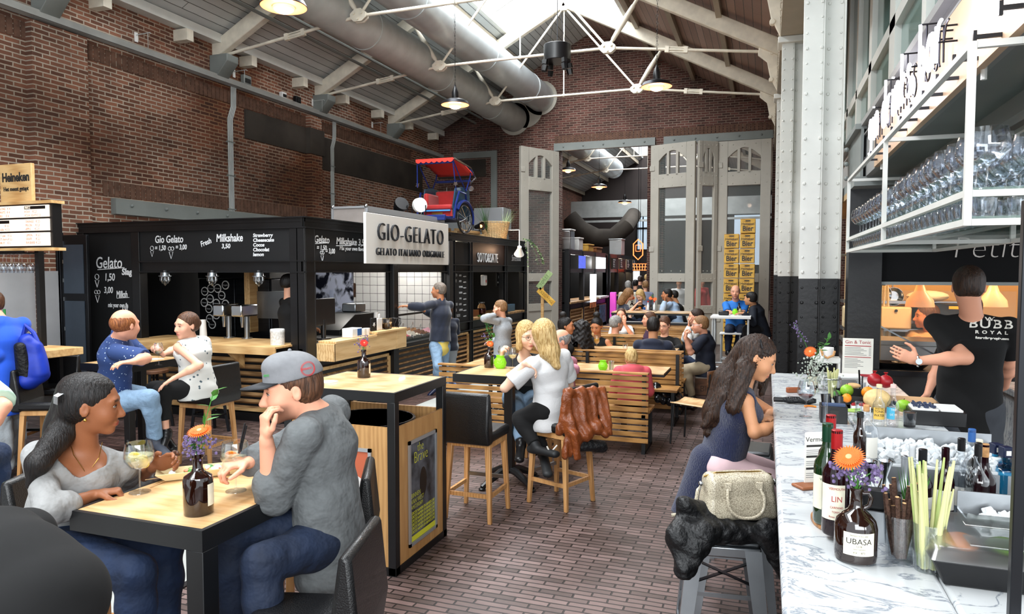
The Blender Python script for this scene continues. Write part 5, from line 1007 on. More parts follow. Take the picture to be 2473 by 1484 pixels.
# mid bottles left
bottle('cork_bottle','round shouldered clear bottle with white label and cork, behind the vermouth',W(2100,1150,z=CT-.02)+Vector((.02,.3,-.02)),[(.045,0),(.05,.01),(.05,.13),(.045,.155),(.02,.18),(.014,.19),(.014,.225),(.017,.23)],'glassware',(.03,.12,.0508),(.013,.225,.255,'cork'),lmat='paper',lang=(-100,60))
bottle('bitters_bottle','slim dark brown bottle with a black cap beside the corked clear bottle',W(2075,1110,z=CT)+Vector((0,.0,0)),wb(.2,.026,.012,.5),'brown_glass',None,(.014,.18,.204,'black_plastic'))
# --- far part of the bar
bottle('tonic_bottle','clear tonic bottle with a gold label and pale cap on the marble',W(2121,1030,z=CT),wb(.215,.029,.012,.5),'glassware',(.04,.10,.0295),(.014,.2,.218,M('pale_cap','d8c8a0',.4)),lmat=M('gold_label','d8b050',.5),ltx=[('TONIC',.075,.018,'ink'),('WATER',.055,.018,'ink'),('FEVER-TREE',.092,.009,'ink')])
bottle('tonic_bottle','clear tonic bottle with a blue label and pink cap on the marble',W(2155,1030,z=CT),wb(.215,.029,.012,.5),'glassware',(.04,.10,.0295),(.014,.2,.218,M('pink_cap','e8c0b8',.4)),lmat=M('sky_label','4aa8c8',.5),ltx=[('TREE',.085,.014,'paper'),('LIC ER',.06,.014,'paper')],lang=(-80,10))
glass_tumbler('coffee_bean_glass','tumbler of black straws between the tonic bottles and the black tray',W(2196,1036,z=CT),.032,.085,'glassware'); o=MB().cyl((0,0,.01),(0,0,.082),.027,n=20).build('black_contents','black_plastic'); o.location=W(2196,1036,z=CT); tag(o,'short black straws packed in the tumbler beside the black tray','straws',kind='stuff')
tr=T('black_tray','black box with white inserts of blueberries on the marble','tray',W(2258,1030,z=CT)+Vector((0,.08,0))); MB().bx(-.11,.14,-.08,.14,0,.075).build('box','black_plastic',tr,bevel=.004); MB().bx(-.1,.02,-.06,.12,.07,.085).bx(.03,.13,-.06,.12,.07,.085).build('insert','white_plastic',tr,bevel=.003)
rr=random.Random(9)
bl=MB()
for k in range(60): bl.ell((rr.uniform(-.09,.01),rr.uniform(-.05,.1),.088+rr.uniform(0,.008)),.006,6,4)
o=bl.build('blueberries',M('blueberry','2a3450',.5),smooth=True); o.location=tr.location; tag(o,'blueberries in the white insert of the black tray','berries',kind='stuff')
bx2=T('menu_box','low black box lying closed beyond the black tray','box',W(2215,985,z=CT)+Vector((0,.1,0))); MB().bx(-.16,.12,-.1,.12,0,.03).build('box','black_plastic',bx2,bevel=.004)
nc=T('napkin_dispenser','black napkin and straw caddy near the woman in navy','caddy',W(2014,1024,z=CT)); MB().bx(-.065,.065,0,.12,0,.09).build('box','black_plastic',nc,bevel=.003); MB().bx(-.02,.02,-.003,.0,.015,.07).build('slot','ink',nc); MB().bx(-.055,.055,.01,.06,.085,.10).build('napkins',M('napkin_blue','3a4a68',.8),nc); MB().cyl((-.03,.09,.08),(-.035,.1,.14),.025,n=14).cyl((.03,.09,.08),(.03,.1,.13),.022,n=14).build('straw_cups','black_plastic',nc)
# wine glass
def wineglass(name,lab,p,R,H,sh,mt='glassware',wine=None,wl=.35,group=None,bowl='wine'):
    t=T(name,lab,'glass',p,0,group); hb=H*sh; bh=H-hb
    if bowl=='copa': pr=[(R*.1,0),(R*.6,.1),(R*.95,.35),(R,.5),(R*.95,.75),(R*.85,1)]
    else: pr=[(R*.1,0),(R*.65,.14),(R*.95,.34),(R,.5),(R*.88,.78),(R*.72,1)]
    out=[(0,0),(R*.72,.001),(R*.7,.004),(.006,.008),(.0035,.02),(.0035,hb*.9)]+[(a,hb+b*bh) for a,b in pr]+[(a*.96,hb+b*bh) for a,b in pr[::-1][:-1]]+[(0,hb+.006)]
    MB().lathe(out,n=28).build('glass',mt,t,smooth=True)
    if wine:
        pts=[(0,hb+.008)]+[(a*.93,hb+b*bh+.003) for a,b in pr[1:] if b<=wl]; z=hb+wl*bh; a=np.interp(wl,[b for _,b in pr],[q for q,_ in pr])*.93
        MB().lathe(pts+[(a,z),(0,z)],n=24).build('drink',wine,t,smooth=True)
    return t
wineglass('wine_glass','big balloon glass with a little red wine in front of the woman in navy',W(1946,1008,z=CT),.048,.2,.45,wine='wine_red',wl=.3)
um=T('folded_umbrella','folded black umbrella lying on the marble by the red wine','umbrella',W(1930,985,z=CT)+Vector((0,.12,.022)),.12); MB().tube([(-.09,0,0),(-.05,.003,0),(0,0,.002),(.06,.004,0),(.1,0,0)],[.014,.022,.02,.024,.012],10).build('canopy',M('nylon','16181c',.3,bump=1,bscale=60),um,smooth=True); MB().cyl((-.14,0,0),(-.09,0,0),.015,n=12).build('handle','black_plastic',um)
wo=T('wooden_block','small reddish wooden block on the marble behind the umbrella','block',W(1917,955,z=CT)+Vector((0,.1,0)),.4); MB().bx(-.045,.045,-.015,.015,0,.035).build('block',M('red_wood','8a4a28',.5),wo,bevel=.006)
bh=T('business_card_holder','thin orange peel curl lying under the red wine glass','peel',W(1950,992,z=CT)+Vector((.02,.1,0))); MB().tube([(.03*math.cos(a*.5),.02*math.sin(a*.5),.006) for a in range(9)],.005,6).build('curl','orange_fruit',bh)
v1=W(1962,940,z=CT); bottle('bottle_vase','dark brown bottle vase with an orange gerbera at the far end of the bar',v1,wb(.2,.036,.014,.55),'brown_glass',(.03,.09,.0366))
posy(v1+Vector((0,0,.2)),.1,7,[((-.02,-.02,.055),(-.2,-.8,.5),'orange_petal',.042)],[('lav',(-.12,.0,.24),50),('leaf',(.1,.02,.14),8),('leaf',(.06,.02,.1),6)],lab='orange gerbera with a tall lavender sprig in the far bottle vase')
jb=W(2011,965,z=CT)+Vector((0,.05,0)); ja=T('preserving_jar','clip top glass jar stuffed with lemongrass on the far marble','jar',jb); MB().lathe([(.05,0),(.056,.01),(.056,.11),(.048,.12),(.048,.135)],n=26).build('glass','glassware',ja,smooth=True); MB().tube([(.05*math.cos(k*PI/10),.05*math.sin(k*PI/10),.122) for k in range(20)],.003,5,closed=True).build('wire_clip','steel',ja)
for k in range(16): a=r.uniform(0,6.3); q=.03*r.random(); d=Vector((math.cos(a)*.12,math.sin(a)*.12,1)).normalized(); b0=jb+Vector((q*math.cos(a),q*math.sin(a),.006)); t=T('lemongrass_stalk','cut lemongrass stalk in the clip top jar','stalk',b0,0,'lemongrass in the clip top jar'); L=r.uniform(.15,.185); MB().tube([b0,b0+d*L*.5,b0+d*L],[.006,.005,.004],7).build('stalk','lemongrass',t,world=True,smooth=True)
sg2=W(1985,960,z=CT)+Vector((-.02,.25,0)); t=T('silver_foliage','bushy silvery grey foliage behind the clip top jar','plant',sg2); m=MB(); sprig(m,(0,0,.03),(0,0,.2),n=260,r=.12,s=.007,seed=5); m.build('foliage',M('silver_leaf','a8b0a4',.7),t,smooth=True)
lt=W(2012,950,z=CT)+Vector((.0,.6,0)); t=T('white_lantern','white wooden caddy with a rope handle at the far end of the bar','lantern',lt); MB().bx(-.09,.09,-.06,.06,0,.05).bx(-.09,-.075,-.06,.06,0,.14).bx(.075,.09,-.06,.06,0,.14).bx(-.09,.09,-.06,.06,.13,.17).build('box','white_paint',t,bevel=.004); MB().lathe([(.045,.17),(.05,.21),(.05,.24),(.04,.24),(.04,.18)],n=16).build('dish','white_plastic',t,smooth=True); MB().tube([(-.04,-.06,.23),(-.03,-.075,.19),(.0,-.08,.17),(.04,-.075,.19),(.05,-.06,.22)],.009,8).build('rope_handle','cork',t,smooth=True)
cb_=T('lidded_tub','clear storage tub with a white lid behind the clip top jar','tub',W(2050,950,z=CT)+Vector((0,.15,0))); MB().bx(-.07,.07,-.06,.06,0,.085).build('tub','clear_plastic',cb_,bevel=.006); MB().bx(-.085,.085,-.075,.075,.085,.1).build('lid','white_plastic',cb_,bevel=.004); MB().bx(-.06,.06,-.05,.05,.002,.06).build('contents',M('grey_stuff','5a5652',.8),cb_)
gm=T('gin_menu','white menu card headed Gin and Tonic standing at the far end of the bar','menu',W(2072,912,z=CT)+Vector((0,.05,0))); card=MB().bx(-.105,.105,-.003,.003,0,.29).build('card','paper',gm)
text('Gin & Tonic','lettering','ink_red',card,.036,(0,-.004,.25),(1,0,0),(0,0,1),.0003,world=False)
m=MB().bx(-.09,.09,-.004,-.003,.23,.236).bx(-.09,.09,-.004,-.003,.145,.15).bx(-.09,.09,-.004,-.003,.0,.02); m.build('bars','ink_red',card); m=MB()
for k in range(6): m.bx(-.09,.02+.02*(k%3),-.004,-.003,.218-.011*k,.221-.011*k).bx(.075,.09,-.004,-.003,.218-.011*k,.221-.011*k)
for k in range(7): m.bx(-.09,.0+.02*(k%3),-.004,-.003,.132-.011*k,.135-.011*k)
m.build('printing','ink_grey',card)
ft=T('fruit_crate','low black crate of fruit and herbs on the far marble','crate',W(2070,990,z=CT)+Vector((0,.15,0))); MB().bx(-.1,.14,-.12,.2,0,.02).bx(-.1,.14,-.12,-.11,0,.07).bx(-.1,-.09,-.12,.2,0,.07).bx(.13,.14,-.12,.2,0,.07).bx(-.1,.14,.19,.2,0,.07).build('box','black_plastic',ft)
fc_=ft.location
def fruit(name,lab,u,v,y,R,mt,s=(1,1,1),stalk=True):
    p=W(u,v,y=y); t=T(name,lab,'fruit',p); m=MB(); m.ell((0,0,0),(R*s[0],R*s[1],R*s[2]),20,12)
    m.build('flesh',mt,t,smooth=True)
    if stalk: MB().tube([(0,0,R*s[2]*.9),(.004,0,R*s[2]*1.2)],.002,5).build('stalk','bark',t)
    return t
fruit('green_apple','shiny green apple among the fruit on the far marble',2045,944,4.7,.038,'lime'); fruit('orange','whole orange beside the green apple on the far marble',2096,949,4.62,.036,'orange_fruit'); 
for u,v,l in ((2112,918,'pomegranate with a crown behind the orange, left of the pair'),(2139,922,'pomegranate behind the blue tonic bottle, right of the pair')):
    t=fruit('pomegranate',l,u,v,4.95,.042,'pomegranate',stalk=False); MB().lathe([(.008,.036),(.006,.045),(.014,.058),(.009,.058)],n=8).build('crown','pomegranate',t)
fruit('melon','pale netted melon behind the gold tonic bottle',2118,965,4.45,.06,'melon',(1.2,1,1)); fruit('lime','green lime beside the black tray on the marble',2182,978,4.3,.028,'lime',(1.3,1,1)); fruit('mango','yellow and green mango behind the tumbler of black straws',2186,985,4.4,.035,M('mango','a8b848',.4,noise=.3,nscale=8),(1.3,1,.8)); fruit('ginger_root','knobbly ginger root among the fruit',2060,932,4.8,.022,'ginger',(2,1,.8),False); fruit('cucumber','dark green cucumber end next to the apple',2022,952,4.7,.022,'leaf_green',(1,3,1),False); fruit('lemon','yellow-orange lemon half hidden in the fruit crate',2045,962,4.45,.026,'orange_fruit')
hb3=T('herb_bunch','bunch of pale green celery sticks lying in the fruit crate','herb',W(2055,975,y=4.3)-Vector((0,0,.05))); m=MB()
for k in range(14): m.tube([(-.05,r.uniform(-.02,.02),r.uniform(0,.02)),(.05,r.uniform(-.03,.03),r.uniform(0,.02))],.004,5)
m.build('sticks',M('celery','a8c860',.5),hb3,smooth=True)
rd=T('radish_punnet','white punnet of red radishes in front of the fruit crate','punnet',W(2075,995,z=CT)+Vector((0,.02,.0))); MB().bx(-.04,.06,-.02,.04,0,.03).build('punnet','white_plastic',rd); m=MB()
for k in range(8): m.ell((r.uniform(-.03,.05),r.uniform(-.01,.03),.035),.011,8,6)
m.build('radishes','pomegranate',rd,smooth=True)
ca=T('glass_carafe','narrow waisted clear glass carafe left of the gold tonic bottle','carafe',W(2073,1018,z=CT)); MB().lathe([(.028,0),(.026,.03),(.016,.07),(.02,.105),(.018,.105),(.013,.07),(.022,.03),(.0,.01)],n=22).build('glass','glassware',ca,smooth=True)
gt2=T('glass_tube','tall clear glass tube standing beside the black napkin caddy','tube',W(1993,1032,z=CT)); MB().lathe([(.011,0),(.011,.17),(.009,.17),(.009,.005)],n=16).build('glass','glassware',gt2,smooth=True)
bs=T('bar_spoon_glass','short glass of black bar straws behind the orange','glass',W(2082,960,z=CT)+Vector((0,.1,0))); MB().lathe([(.03,0),(.033,.08),(.03,.08),(.027,.01)],n=20).build('glass','glassware',bs,smooth=True); MB().tube([(0,0,.01),(-.01,0,.16)],.006,6).tube([(.01,0,.01),(.012,.01,.12)],.005,6).build('straws','black_plastic',bs)
# ---------------------------------------------------------------- hanging glass rack
RX=.56
rk=T('glass_rack','white tubular steel glass rack hanging over the marble bar','rack',(.85,4,2.04)); B=dict(parent=rk,world=True); t_=.02
ya,yb_,x0,x1,za,zm,zb=2.45,5.75,RX,1.12,2.045,2.13,2.565
m=MB()
for x in (x0,x1):
    for z in (za,zm,zb): m.bar((x,ya-t_/2,z),(x,yb_+t_/2,z),t_,t_)
    for y in (ya,4.05,yb_): m.bar((x,y,za-.009),(x,y,zb+.009),t_*1.03,t_*1.03)
for y in (ya,4.05,yb_):
    for z in (za,zm,zb): m.bar((x0+.011,y,z),(x1-.011,y,z),t_*.98,t_*.98)
m.build('frame','white_paint',**B); MB().bx(x0,x1,ya,yb_,za+.01,za+.018).build('glass_shelf',M('shelf_glass','5a8a7a',.05,alpha=.35),**B); MB().bx(x0,x1,ya,yb_,zm+.01,zm+.018).build('glass_shelf','shelf_glass',**B)
for x in (.7,1.0):
    for y in (2.9,5.2): MB().cyl((x,y,zb),(x,y,2.62),.01,n=8).build('hanger','white_paint',**B)
first=None; rr=random.Random(2)
for row in range(3):
    for k in range(22):
        y=2.56+k*.148; x=RX+.075+row*.17
        if abs(y-4.05)<.05: continue
        if first is None: first=wineglass('balloon_glass','stemmed balloon glass standing on the upper glass shelf',(x,y,zm+.019),.062,.19,.42,'glassware_blue',group='balloon glasses on the hanging rack',bowl='copa')
        else: dup(first,loc=(x+rr.uniform(-.006,.006),y,zm+.019))
f2=None
for row in range(2):
    for k in range(30):
        y=2.53+k*.108; x=RX+.06+row*.1
        if f2 is None: f2=glass_tumbler('small_tumbler','small tumbler on the lower glass shelf',(x,y,za+.019),.038,.058,'glassware_blue'); f2['group']='small tumblers on the hanging rack'
        else: dup(f2,loc=(x,y,za+.019))
# support post, near camera
p=W(2466,1000,y=1.78); tag(MB().bx(-.011,.011,-.011,.011,0,.95).build('rack_post','dark_metal',bevel=.002),'dark upright post at the right edge of the picture, standing on the marble','post').location=(p.x,1.78,CT)
# fascia beam, neon and soffit
cn_=T('canopy_fascia','long pale grey steel fascia above the bar carrying the neon lettering','fascia',(.74,4,2.6)); B=dict(parent=cn_,world=True)
MB().bx(.70,.74,-.5,8.0,2.62,3.02).bx(.66,.74,-.5,8.0,3.0,3.04).bx(.68,.70,-.5,8.0,2.93,2.94).build('beam',M('fascia_grey','8e8f8e',.45,noise=.05,nscale=3),**B)
MB().bx(.672,.699,1.6,5.35,2.60,2.915).build('backing_panel',M('cream_panel','c8a888',.5),**B)
MB().bx(.74,3.2,-.5,6.2,2.62,2.66).build('soffit','steel_grey',**B); m=MB()
for x in (.95,1.25,1.7,2.2): m.bx(x,x+.06,-.5,6.2,2.54,2.62)
m.build('ribs','steel_grey',**B)
GL={'g':[[(.8,.75),(.5,.95),(.15,.7),(.2,.3),(.55,.2),(.8,.5),(.8,.9),(.78,-.2),(.5,-.5),(.15,-.35)]],'i':[[(.3,.9),(.3,.15),(.5,0)],[(.3,1.25),(.32,1.3)]],'n':[[(.1,.9),(.15,0)],[(.15,.5),(.4,.9),(.65,.85),(.7,.4),(.72,0)]],'d':[[(.75,.75),(.45,.9),(.12,.6),(.15,.2),(.45,0),(.72,.25)],[(.75,1.6),(.74,.2),(.85,0)]],'r':[[(.15,.9),(.2,0)],[(.2,.5),(.4,.85),(.7,.9)]],'k':[[(.15,1.6),(.18,0)],[(.7,.9),(.2,.45),(.75,0)]],'s':[[(.7,.8),(.4,.95),(.2,.72),(.55,.48),(.65,.2),(.4,0),(.1,.12)]],'b':[[(.15,1.6),(.17,.05)],[(.17,.5),(.45,.9),(.78,.6),(.7,.1),(.4,0),(.17,.2)]],'a':[[(.75,.7),(.45,.92),(.12,.6),(.18,.15),(.5,.02),(.75,.35)],[(.78,.9),(.76,.2),(.88,0)]]}
def smooth_pts(P,n=6):
    P=[Vector(p) for p in P]; out=[]
    for i in range(len(P)-1):
        a,b,c,d=P[max(i-1,0)],P[i],P[i+1],P[min(i+2,len(P)-1)]
        for k in range(n): t=k/n; out.append(.5*((2*b)+(c-a)*t+(2*a-5*b+4*c-d)*t*t+(3*b-a-3*c+d)*t**3))
    return out+[P[-1]]
M('neon','f4f0ff',.5,emit='efeaff',es=5)
y=5.05; SZ=.155
for word in ('gin','drinks','bar'):
    nt_=T('neon_word','white neon tube lettering reading %s on the cream fascia panel'%word,'neon sign',(.6,y,2.72)); bk_=MB()
    for ch in word:
        m=MB()
        for st__ in GL[ch]:
            pts=smooth_pts([(.60,y-px*SZ*.95,2.70+pz*SZ) for px,pz in st__]); m.tube(pts,.0065,8)
            bk_.cyl(pts[0],(.67,pts[0].y,pts[0].z),.004,n=5).tube([Vector((.625,q.y,q.z)) for q in pts],.004,5)
        m.build('letter','neon',nt_,world=True,smooth=True); y-=SZ*(1.02 if ch!='i' else .7)
    bk_.build('mounting','dark_metal',nt_,world=True); y-=SZ*.75
lamp('neon_glow',(.5,4.2,2.8),5,(.92,.9,1),.1); lamp('neon_glow',(.5,2.8,2.8),5,(.92,.9,1),.1)
for k in range(14): yy=5.2-k*.26; MB().bar((.60,yy,2.63),(.672,yy,2.63),.012,.012).bar((.60,yy,2.61),(.60,yy,2.65),.01,.01).build('peg','dark_metal',cn_,world=True)
# glazing above the fascia
gz=MB()
for y,w_ in ((11.6,.1),(10.2,.16),(9.2,.12),(8.05,.2),(6.7,.28),(5.4,.14),(4.5,.1),(3.6,.14)): gz.bx(.95,1.05,y-w_/2,y+w_/2,3.05,6.2)
gz.bx(.95,1.05,2,12,3.9,4.0) ; S('window_2',gz,'white_paint'); S('window_3',MB().bx(1.0,1.01,2,12.5,3.05,6.2),M('dark_pane','6f8a84',.08,spec=.8,noise=.3,nscale=.8))
# ---------------------------------------------------------------- kitchen hatch
KY=6.3
kt=T('kitchen_stall','black kitchen stall with a lit hatch and handwritten lettering behind the bar','market stall',(1.7,7.2,0)); B=dict(parent=kt,world=True)
MB().bx(.62,.86,KY-.05,KY+.15,0,2.6).build('post','black_paint',**B); MB().bx(.86,3.2,KY,KY+.06,1.80,2.6).build('fascia',M('fascia_black','08080a',.75,spec=.2),**B); MB().bx(.86,3.2,KY-.02,KY,1.79,1.815).build('hatch_rail','steel_grey',**B)
MB().bx(.86,3.2,KY-.02,KY+.08,0,1.08).build('lower_panel','black_steel',**B); MB().bx(.8,3.2,KY-.12,KY+.4,1.08,1.12).build('ledge','dark_metal',**B)
sl=MB()
for k in range(9): sl.bx(1.5,3.2,KY-.06,KY-.03,.1+k*.1,.16+k*.1)
sl.build('slats','rough_timber',**B)
fx=bpy.data.objects[[o.name for o in bpy.data.objects if o.name.startswith('fascia') and o.parent==kt][0]]
text('Petit gâteau','lettering',M('grey_letter','c8c2bc',.7),fx,.24,(W(2297,640,y=KY).x,KY-.004,2.0),(1,0,0),(0,0,1),.002,.0,'LEFT',.98,shear=.12)
M('warm_wall','b99a70',.8,noise=.1,nscale=2); MB().bx(.86,3.4,9.0,9.05,0,2.6).bx(.86,.9,6.5,9,0,2.6).build('back_wall','warm_wall',**B); MB().bx(.62,3.4,KY+.1,9.0,2.5,2.55).build('stall_ceiling','warm_wall',**B)
lamp('kitchen_lamp',(1.4,7.6,2.3),38,(1,.66,.36),.15); lamp('kitchen_lamp',(2.4,7.4,2.3),38,(1,.66,.36),.15)
wu=T('kitchen_unit','stainless counter unit with drawers along the kitchen back wall','cabinet',(1.4,8.6,0)); MB().bx(-.6,.45,-.4,.3,0,1.0).build('body','steel_bin',wu,bevel=.01); MB().bx(-.62,.5,-.42,.3,1.0,1.04).build('worktop','steel',wu); 
for z in (1.25,1.55): MB().bx(-.6,.5,-.1,.3,z,z+.03).build('shelf','steel',wu)
for k,(x,z,l) in enumerate(((-.45,1.28,'cream bread bin with knobs, left on the kitchen shelf'),(-.1,1.28,'cream bread bin with knobs, right on the kitchen shelf'))):
    t=T('storage_bin',l,'bin',(1.4+x,8.5,z)); MB().bx(-.15,.15,-.1,.12,0,.24).build('box',M('cream_box','cdb890',.5),t,bevel=.02); MB().cyl((0,-.1,.2),(0,-.12,.2),.015,n=10).build('knob','dark_metal',t)
for k,(u,v,R) in enumerate(((2072,705,.10),(2092,708,.12),(2120,712,.13),(2155,716,.10))):
    p=W(u,v,y=8.7); t=T('hanging_pan','steel pan hanging from the kitchen rail','pan',p,0,'steel pans on the kitchen rail'); MB().lathe([(0,0),(R*.6,.01),(R,.08),(R*.97,.08),(R*.58,.02)],n=22,mt=Matrix.Rotation(PI/2,4,'X')).build('bowl','chrome',t,smooth=True); MB().cyl((0,0,R*.9),(0,0,R+.15),.008,n=6).build('handle','steel',t)
MB().cyl((.7,8.75,2.08),(2.9,8.75,2.08),.012,n=8).build('pan_rail','steel',kt,world=True)
tw=T('tea_towel','pale tea towel hanging from the kitchen pan rail','towel',W(2138,735,y=8.5)); MB().grid(lambda a,b:(-.08*(1-b*.6)+.16*a*(1-b*.6)+.0,.02*math.sin(a*14),-.55+.75*b),14,8).build('cloth',M('towel','c8c0a8',.9),tw,smooth=True)
def cookshade(u,v,y,l):
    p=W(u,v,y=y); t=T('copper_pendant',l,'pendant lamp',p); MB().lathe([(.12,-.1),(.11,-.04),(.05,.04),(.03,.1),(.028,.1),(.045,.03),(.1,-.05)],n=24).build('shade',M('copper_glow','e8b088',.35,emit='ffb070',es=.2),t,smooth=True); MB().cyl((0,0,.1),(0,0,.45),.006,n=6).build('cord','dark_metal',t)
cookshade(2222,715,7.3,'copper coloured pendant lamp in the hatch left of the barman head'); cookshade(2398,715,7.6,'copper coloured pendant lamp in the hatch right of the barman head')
ov=T('kitchen_oven','black microwave oven on the kitchen shelf behind the young cook','oven',W(2270,745,y=8.6)); MB().bx(-.22,.2,-.15,.25,-.12,.06).build('body','black_plastic',ov,bevel=.01); MB().bx(.05,.17,-.155,-.15,-.0,.03).build('display',M('display','e0b040',.5),ov); MB().bx(-.5,.3,-.15,.3,-.16,-.125).build('shelf','steel',ov)
for u,v,l,c in ((2240,716,'crumpled pink cloth on top of the kitchen oven','towel'),(2435,800,'stack of paper bags on the right kitchen shelf','cream_box'),(2450,850,'open carton on the right kitchen worktop','cream_box')):
    t=T('cloth_bundle' if c=='towel' else 'carton',l,'cloth' if c=='towel' else 'carton',W(u,v,y=8.4)); (MB().ell((0,0,0),(.2,.1,.06),16,8) if c=='towel' else MB().bx(-.15,.15,-.1,.1,-.12,.12)).build('body',c,t,smooth=c=='towel')
gp=T('sneeze_glass','glass screen with a round black sticker in the kitchen hatch','screen',(1.4,6.55,1.12)); MB().bx(-.5,.45,-.004,.004,0,.62).build('pane','pane',gp); MB().cyl((.33,-.006,.24),(.33,-.01,.24),.075,n=24).build('sticker','black_plastic',gp); MB().bar((-.5,-.01,.32),(-.1,-.01,.1),.012,.012).build('brace','steel',gp)
for k,(u,l) in enumerate(((2145,'black oval pan on the kitchen ledge nearer the gin menu'),(2200,'black oval pan on the kitchen ledge beside the barman hand'))):
    t=T('serving_pan',l,'pan',W(u,884,y=6.35)); t.location.z=1.12; MB().lathe([(.06,0),(.1,.05),(.095,.05),(.055,.01),(0,.01)],n=22,sx=1.4).build('pan','black_plastic',t,smooth=True)
ch=T('steel_worktop_bin','large stainless drawer unit at the lower left of the kitchen','cabinet',(1.1,7.4,0)); MB().bx(-.35,.5,-.1,.3,.0,1.22).build('body','steel_bin',ch,bevel=.01); MB().bx(-.4,.6,-.15,.35,1.22,1.26).build('top','steel',ch)
# ---------------------------------------------------------------- beer bar at the left edge
lbx=T('beer_menu_board','illuminated three row drinks menu board with wooden trim at the left edge','menu board',(-7.3,5.2,2.1)); B=dict(parent=lbx,world=True)
X0,X1=-8.2,-6.84
MB().bx(X0,X1,5.2,5.3,2.14,2.59).build('housing','black_plastic',**B); MB().bx(X0,X1+.02,5.17,5.32,2.59,2.62).bx(X0,X1+.02,5.17,5.32,2.11,2.14).build('wood_trim','pine_x',**B)
M('lightbox','fff0dc',.5,emit='ffe6cc',es=.5); M('menu_ink','c06040',.7)
rows=[(2.455,2.575,[('AVERETT BLOND   € 4',''),('AVERETT WHITE   € 4','KOLA     € 2,3'),('DUVEL 4 8001      € 4','KOLA LIGHT € 2,3')],'FRITZ',0),(2.315,2.435,[('',' ORANGE    € 2,3'),('BRANDT           € 3,5',' MELON      € 2,3'),('BRANDT radler  € 3,5',' APPLE       € 2,3')],'CIDER',1),(2.16,2.295,[('OLD MOUT kiwi    € 5,5',' LEMON      € 2,3'),('OLD MOUT cherry € 5,5',' GRAPE       € 2,3'),('STASSEN BRUT     € 5',' RHUBARB  € 2,3')],None,0)]
for z0,z1,ls,hd,sd_ in rows:
    pn_=MB().bx(X0+.02,X1-.04,5.185,5.2,z0,z1).build('light_panel','lightbox',**B)
    for k,(a,b_) in enumerate(ls):
        zz_=z1-.038-k*.038
        if a: text(a,'lettering','menu_ink',pn_,.036,(-7.72,5.184,zz_),(1,0,0),(0,0,1),.0005,0,'LEFT',.8)
        if b_: text(b_,'lettering','menu_ink',pn_,.036,(-7.22,5.184,zz_),(1,0,0),(0,0,1),.0005,0,'LEFT',.8)
    if hd:
        xa=-7.22 if sd_==0 else -7.75; MB().bx(xa,xa+.3,5.182,5.185,z1-.04,z1-.008).build('heading_bar','black_plastic',pn_,world=True); text(hd,'lettering','lightbox',pn_,.034,(xa+.01,5.181,z1-.036),(1,0,0),(0,0,1),.0005,0,'LEFT',.9)
hs=T('beer_sign','wooden sign board with black beer lettering standing on the lit menu board','sign',(-7.4,5.25,2.62)); MB().bx(-.25,.22,-.01,.03,0,.40).build('board','pine_x',hs,bevel=.006); text('Heineken','lettering','ink',hs,.128,(-.01,-.012,.22),(1,0,0),(0,0,1),.002,.004,'CENTER',.82,world=False); text('Het meest getapt','lettering','ink',hs,.062,(-.01,-.012,.12),(1,0,0),(0,0,1),.002,.001,'CENTER',.85,world=False)
gr=T('stemware_rail','dark rail under the menu board from which wine glasses hang','rack',(-7.4,5.25,2.05)); m=MB()
for k in range(6): m.bar((-.5+k*.12,-.1,.04),(-.5+k*.12,.2,.04),.02,.012).bar((-.5+k*.12,-.1,.06),(-.5+k*.12,-.1,.04),.01,.01)
m.bar((-.55,-.1,.05),(.2,-.1,.05),.012,.02).build('rails','dark_metal',gr)
fg_=None
for i in range(5):
    for j in range(2):
        p=(-7.83+i*.12,5.2+j*.12,2.08)
        if fg_ is None:
            fg_=wineglass('hanging_wine_glass','upside down wine glass hanging under the menu board',p,.04,.2,.42,'glassware',group='wine glasses hanging under the menu board'); fg_.rotation_euler=(PI,0,0)
        else:
            d_=dup(fg_,loc=p); d_.rotation_euler=(PI,0,0)
px_=W(95,620,y=5.35); tag(MB().bx(-.03,.03,-.03,.03,0,2.11).build('board_post','black_steel'),'black square post holding the lit menu board','post').location=(px_.x,5.35,0)
bc=T('beer_counter','wooden topped counter with perforated mesh front at the left edge','counter',(-7.4,5.0,0)); MB().bx(-1.2,.62,-.3,.45,1.02,1.10).build('worktop','pine_x',bc,bevel=.006); 
M('rust_mesh','5a3a2c',.5,metal=.5,noise=.4,nscale=4)
m=MB(); 
for k in range(36):
    x=-1.1+k*.044
    m.bar((x,-.22,.02),(x+.0,-.22,1.0),.006,.004)
for k in range(46): z=.04+k*.021; m.bar((-1.1,-.222,z),(.42,-.222,z+(.01 if k%2 else 0)),.004,.007)
m.build('mesh_front','rust_mesh',bc); MB().bx(-1.1,.42,-.2,-.19,0,1.02).build('backing',M('dark_back','15100e',.8),bc); MB().bx(.42,.46,-.24,-.2,0,1.02).bx(.42,.46,.3,.34,0,1.02).build('leg','dark_metal',bc)
cj=T('red_candle_jar','red dimpled glass candle jar on the left wooden counter','candle jar',(-7.15,5.12,1.10)); MB().lathe([(.04,0),(.055,.02),(.06,.06),(.045,.1),(.045,.115),(.04,.115),(.05,.06),(0,.01)],n=20).build('glass',M('red_glass','b01820',.15,bump=1,bscale=90),cj,smooth=True)
cg=T('stacked_glass','clear glass jar upside down behind the red candle jar','jar',(-7.28,5.2,1.10)); MB().lathe([(.06,0),(.06,.12),(.04,.17),(0,.18)],n=18).build('glass','glassware',cg,smooth=True)
gb_=T('green_bottle','green bottle neck rising behind the person with the blue backpack','bottle',W(11,770,y=5.4)); MB().lathe([(.035,-.25),(.035,-.05),(.014,.02),(.014,.13),(.0,.13)],n=16).build('glass',M('green_gl','2a8a40',.2),gb_,smooth=True); gb_.location.z=1.35
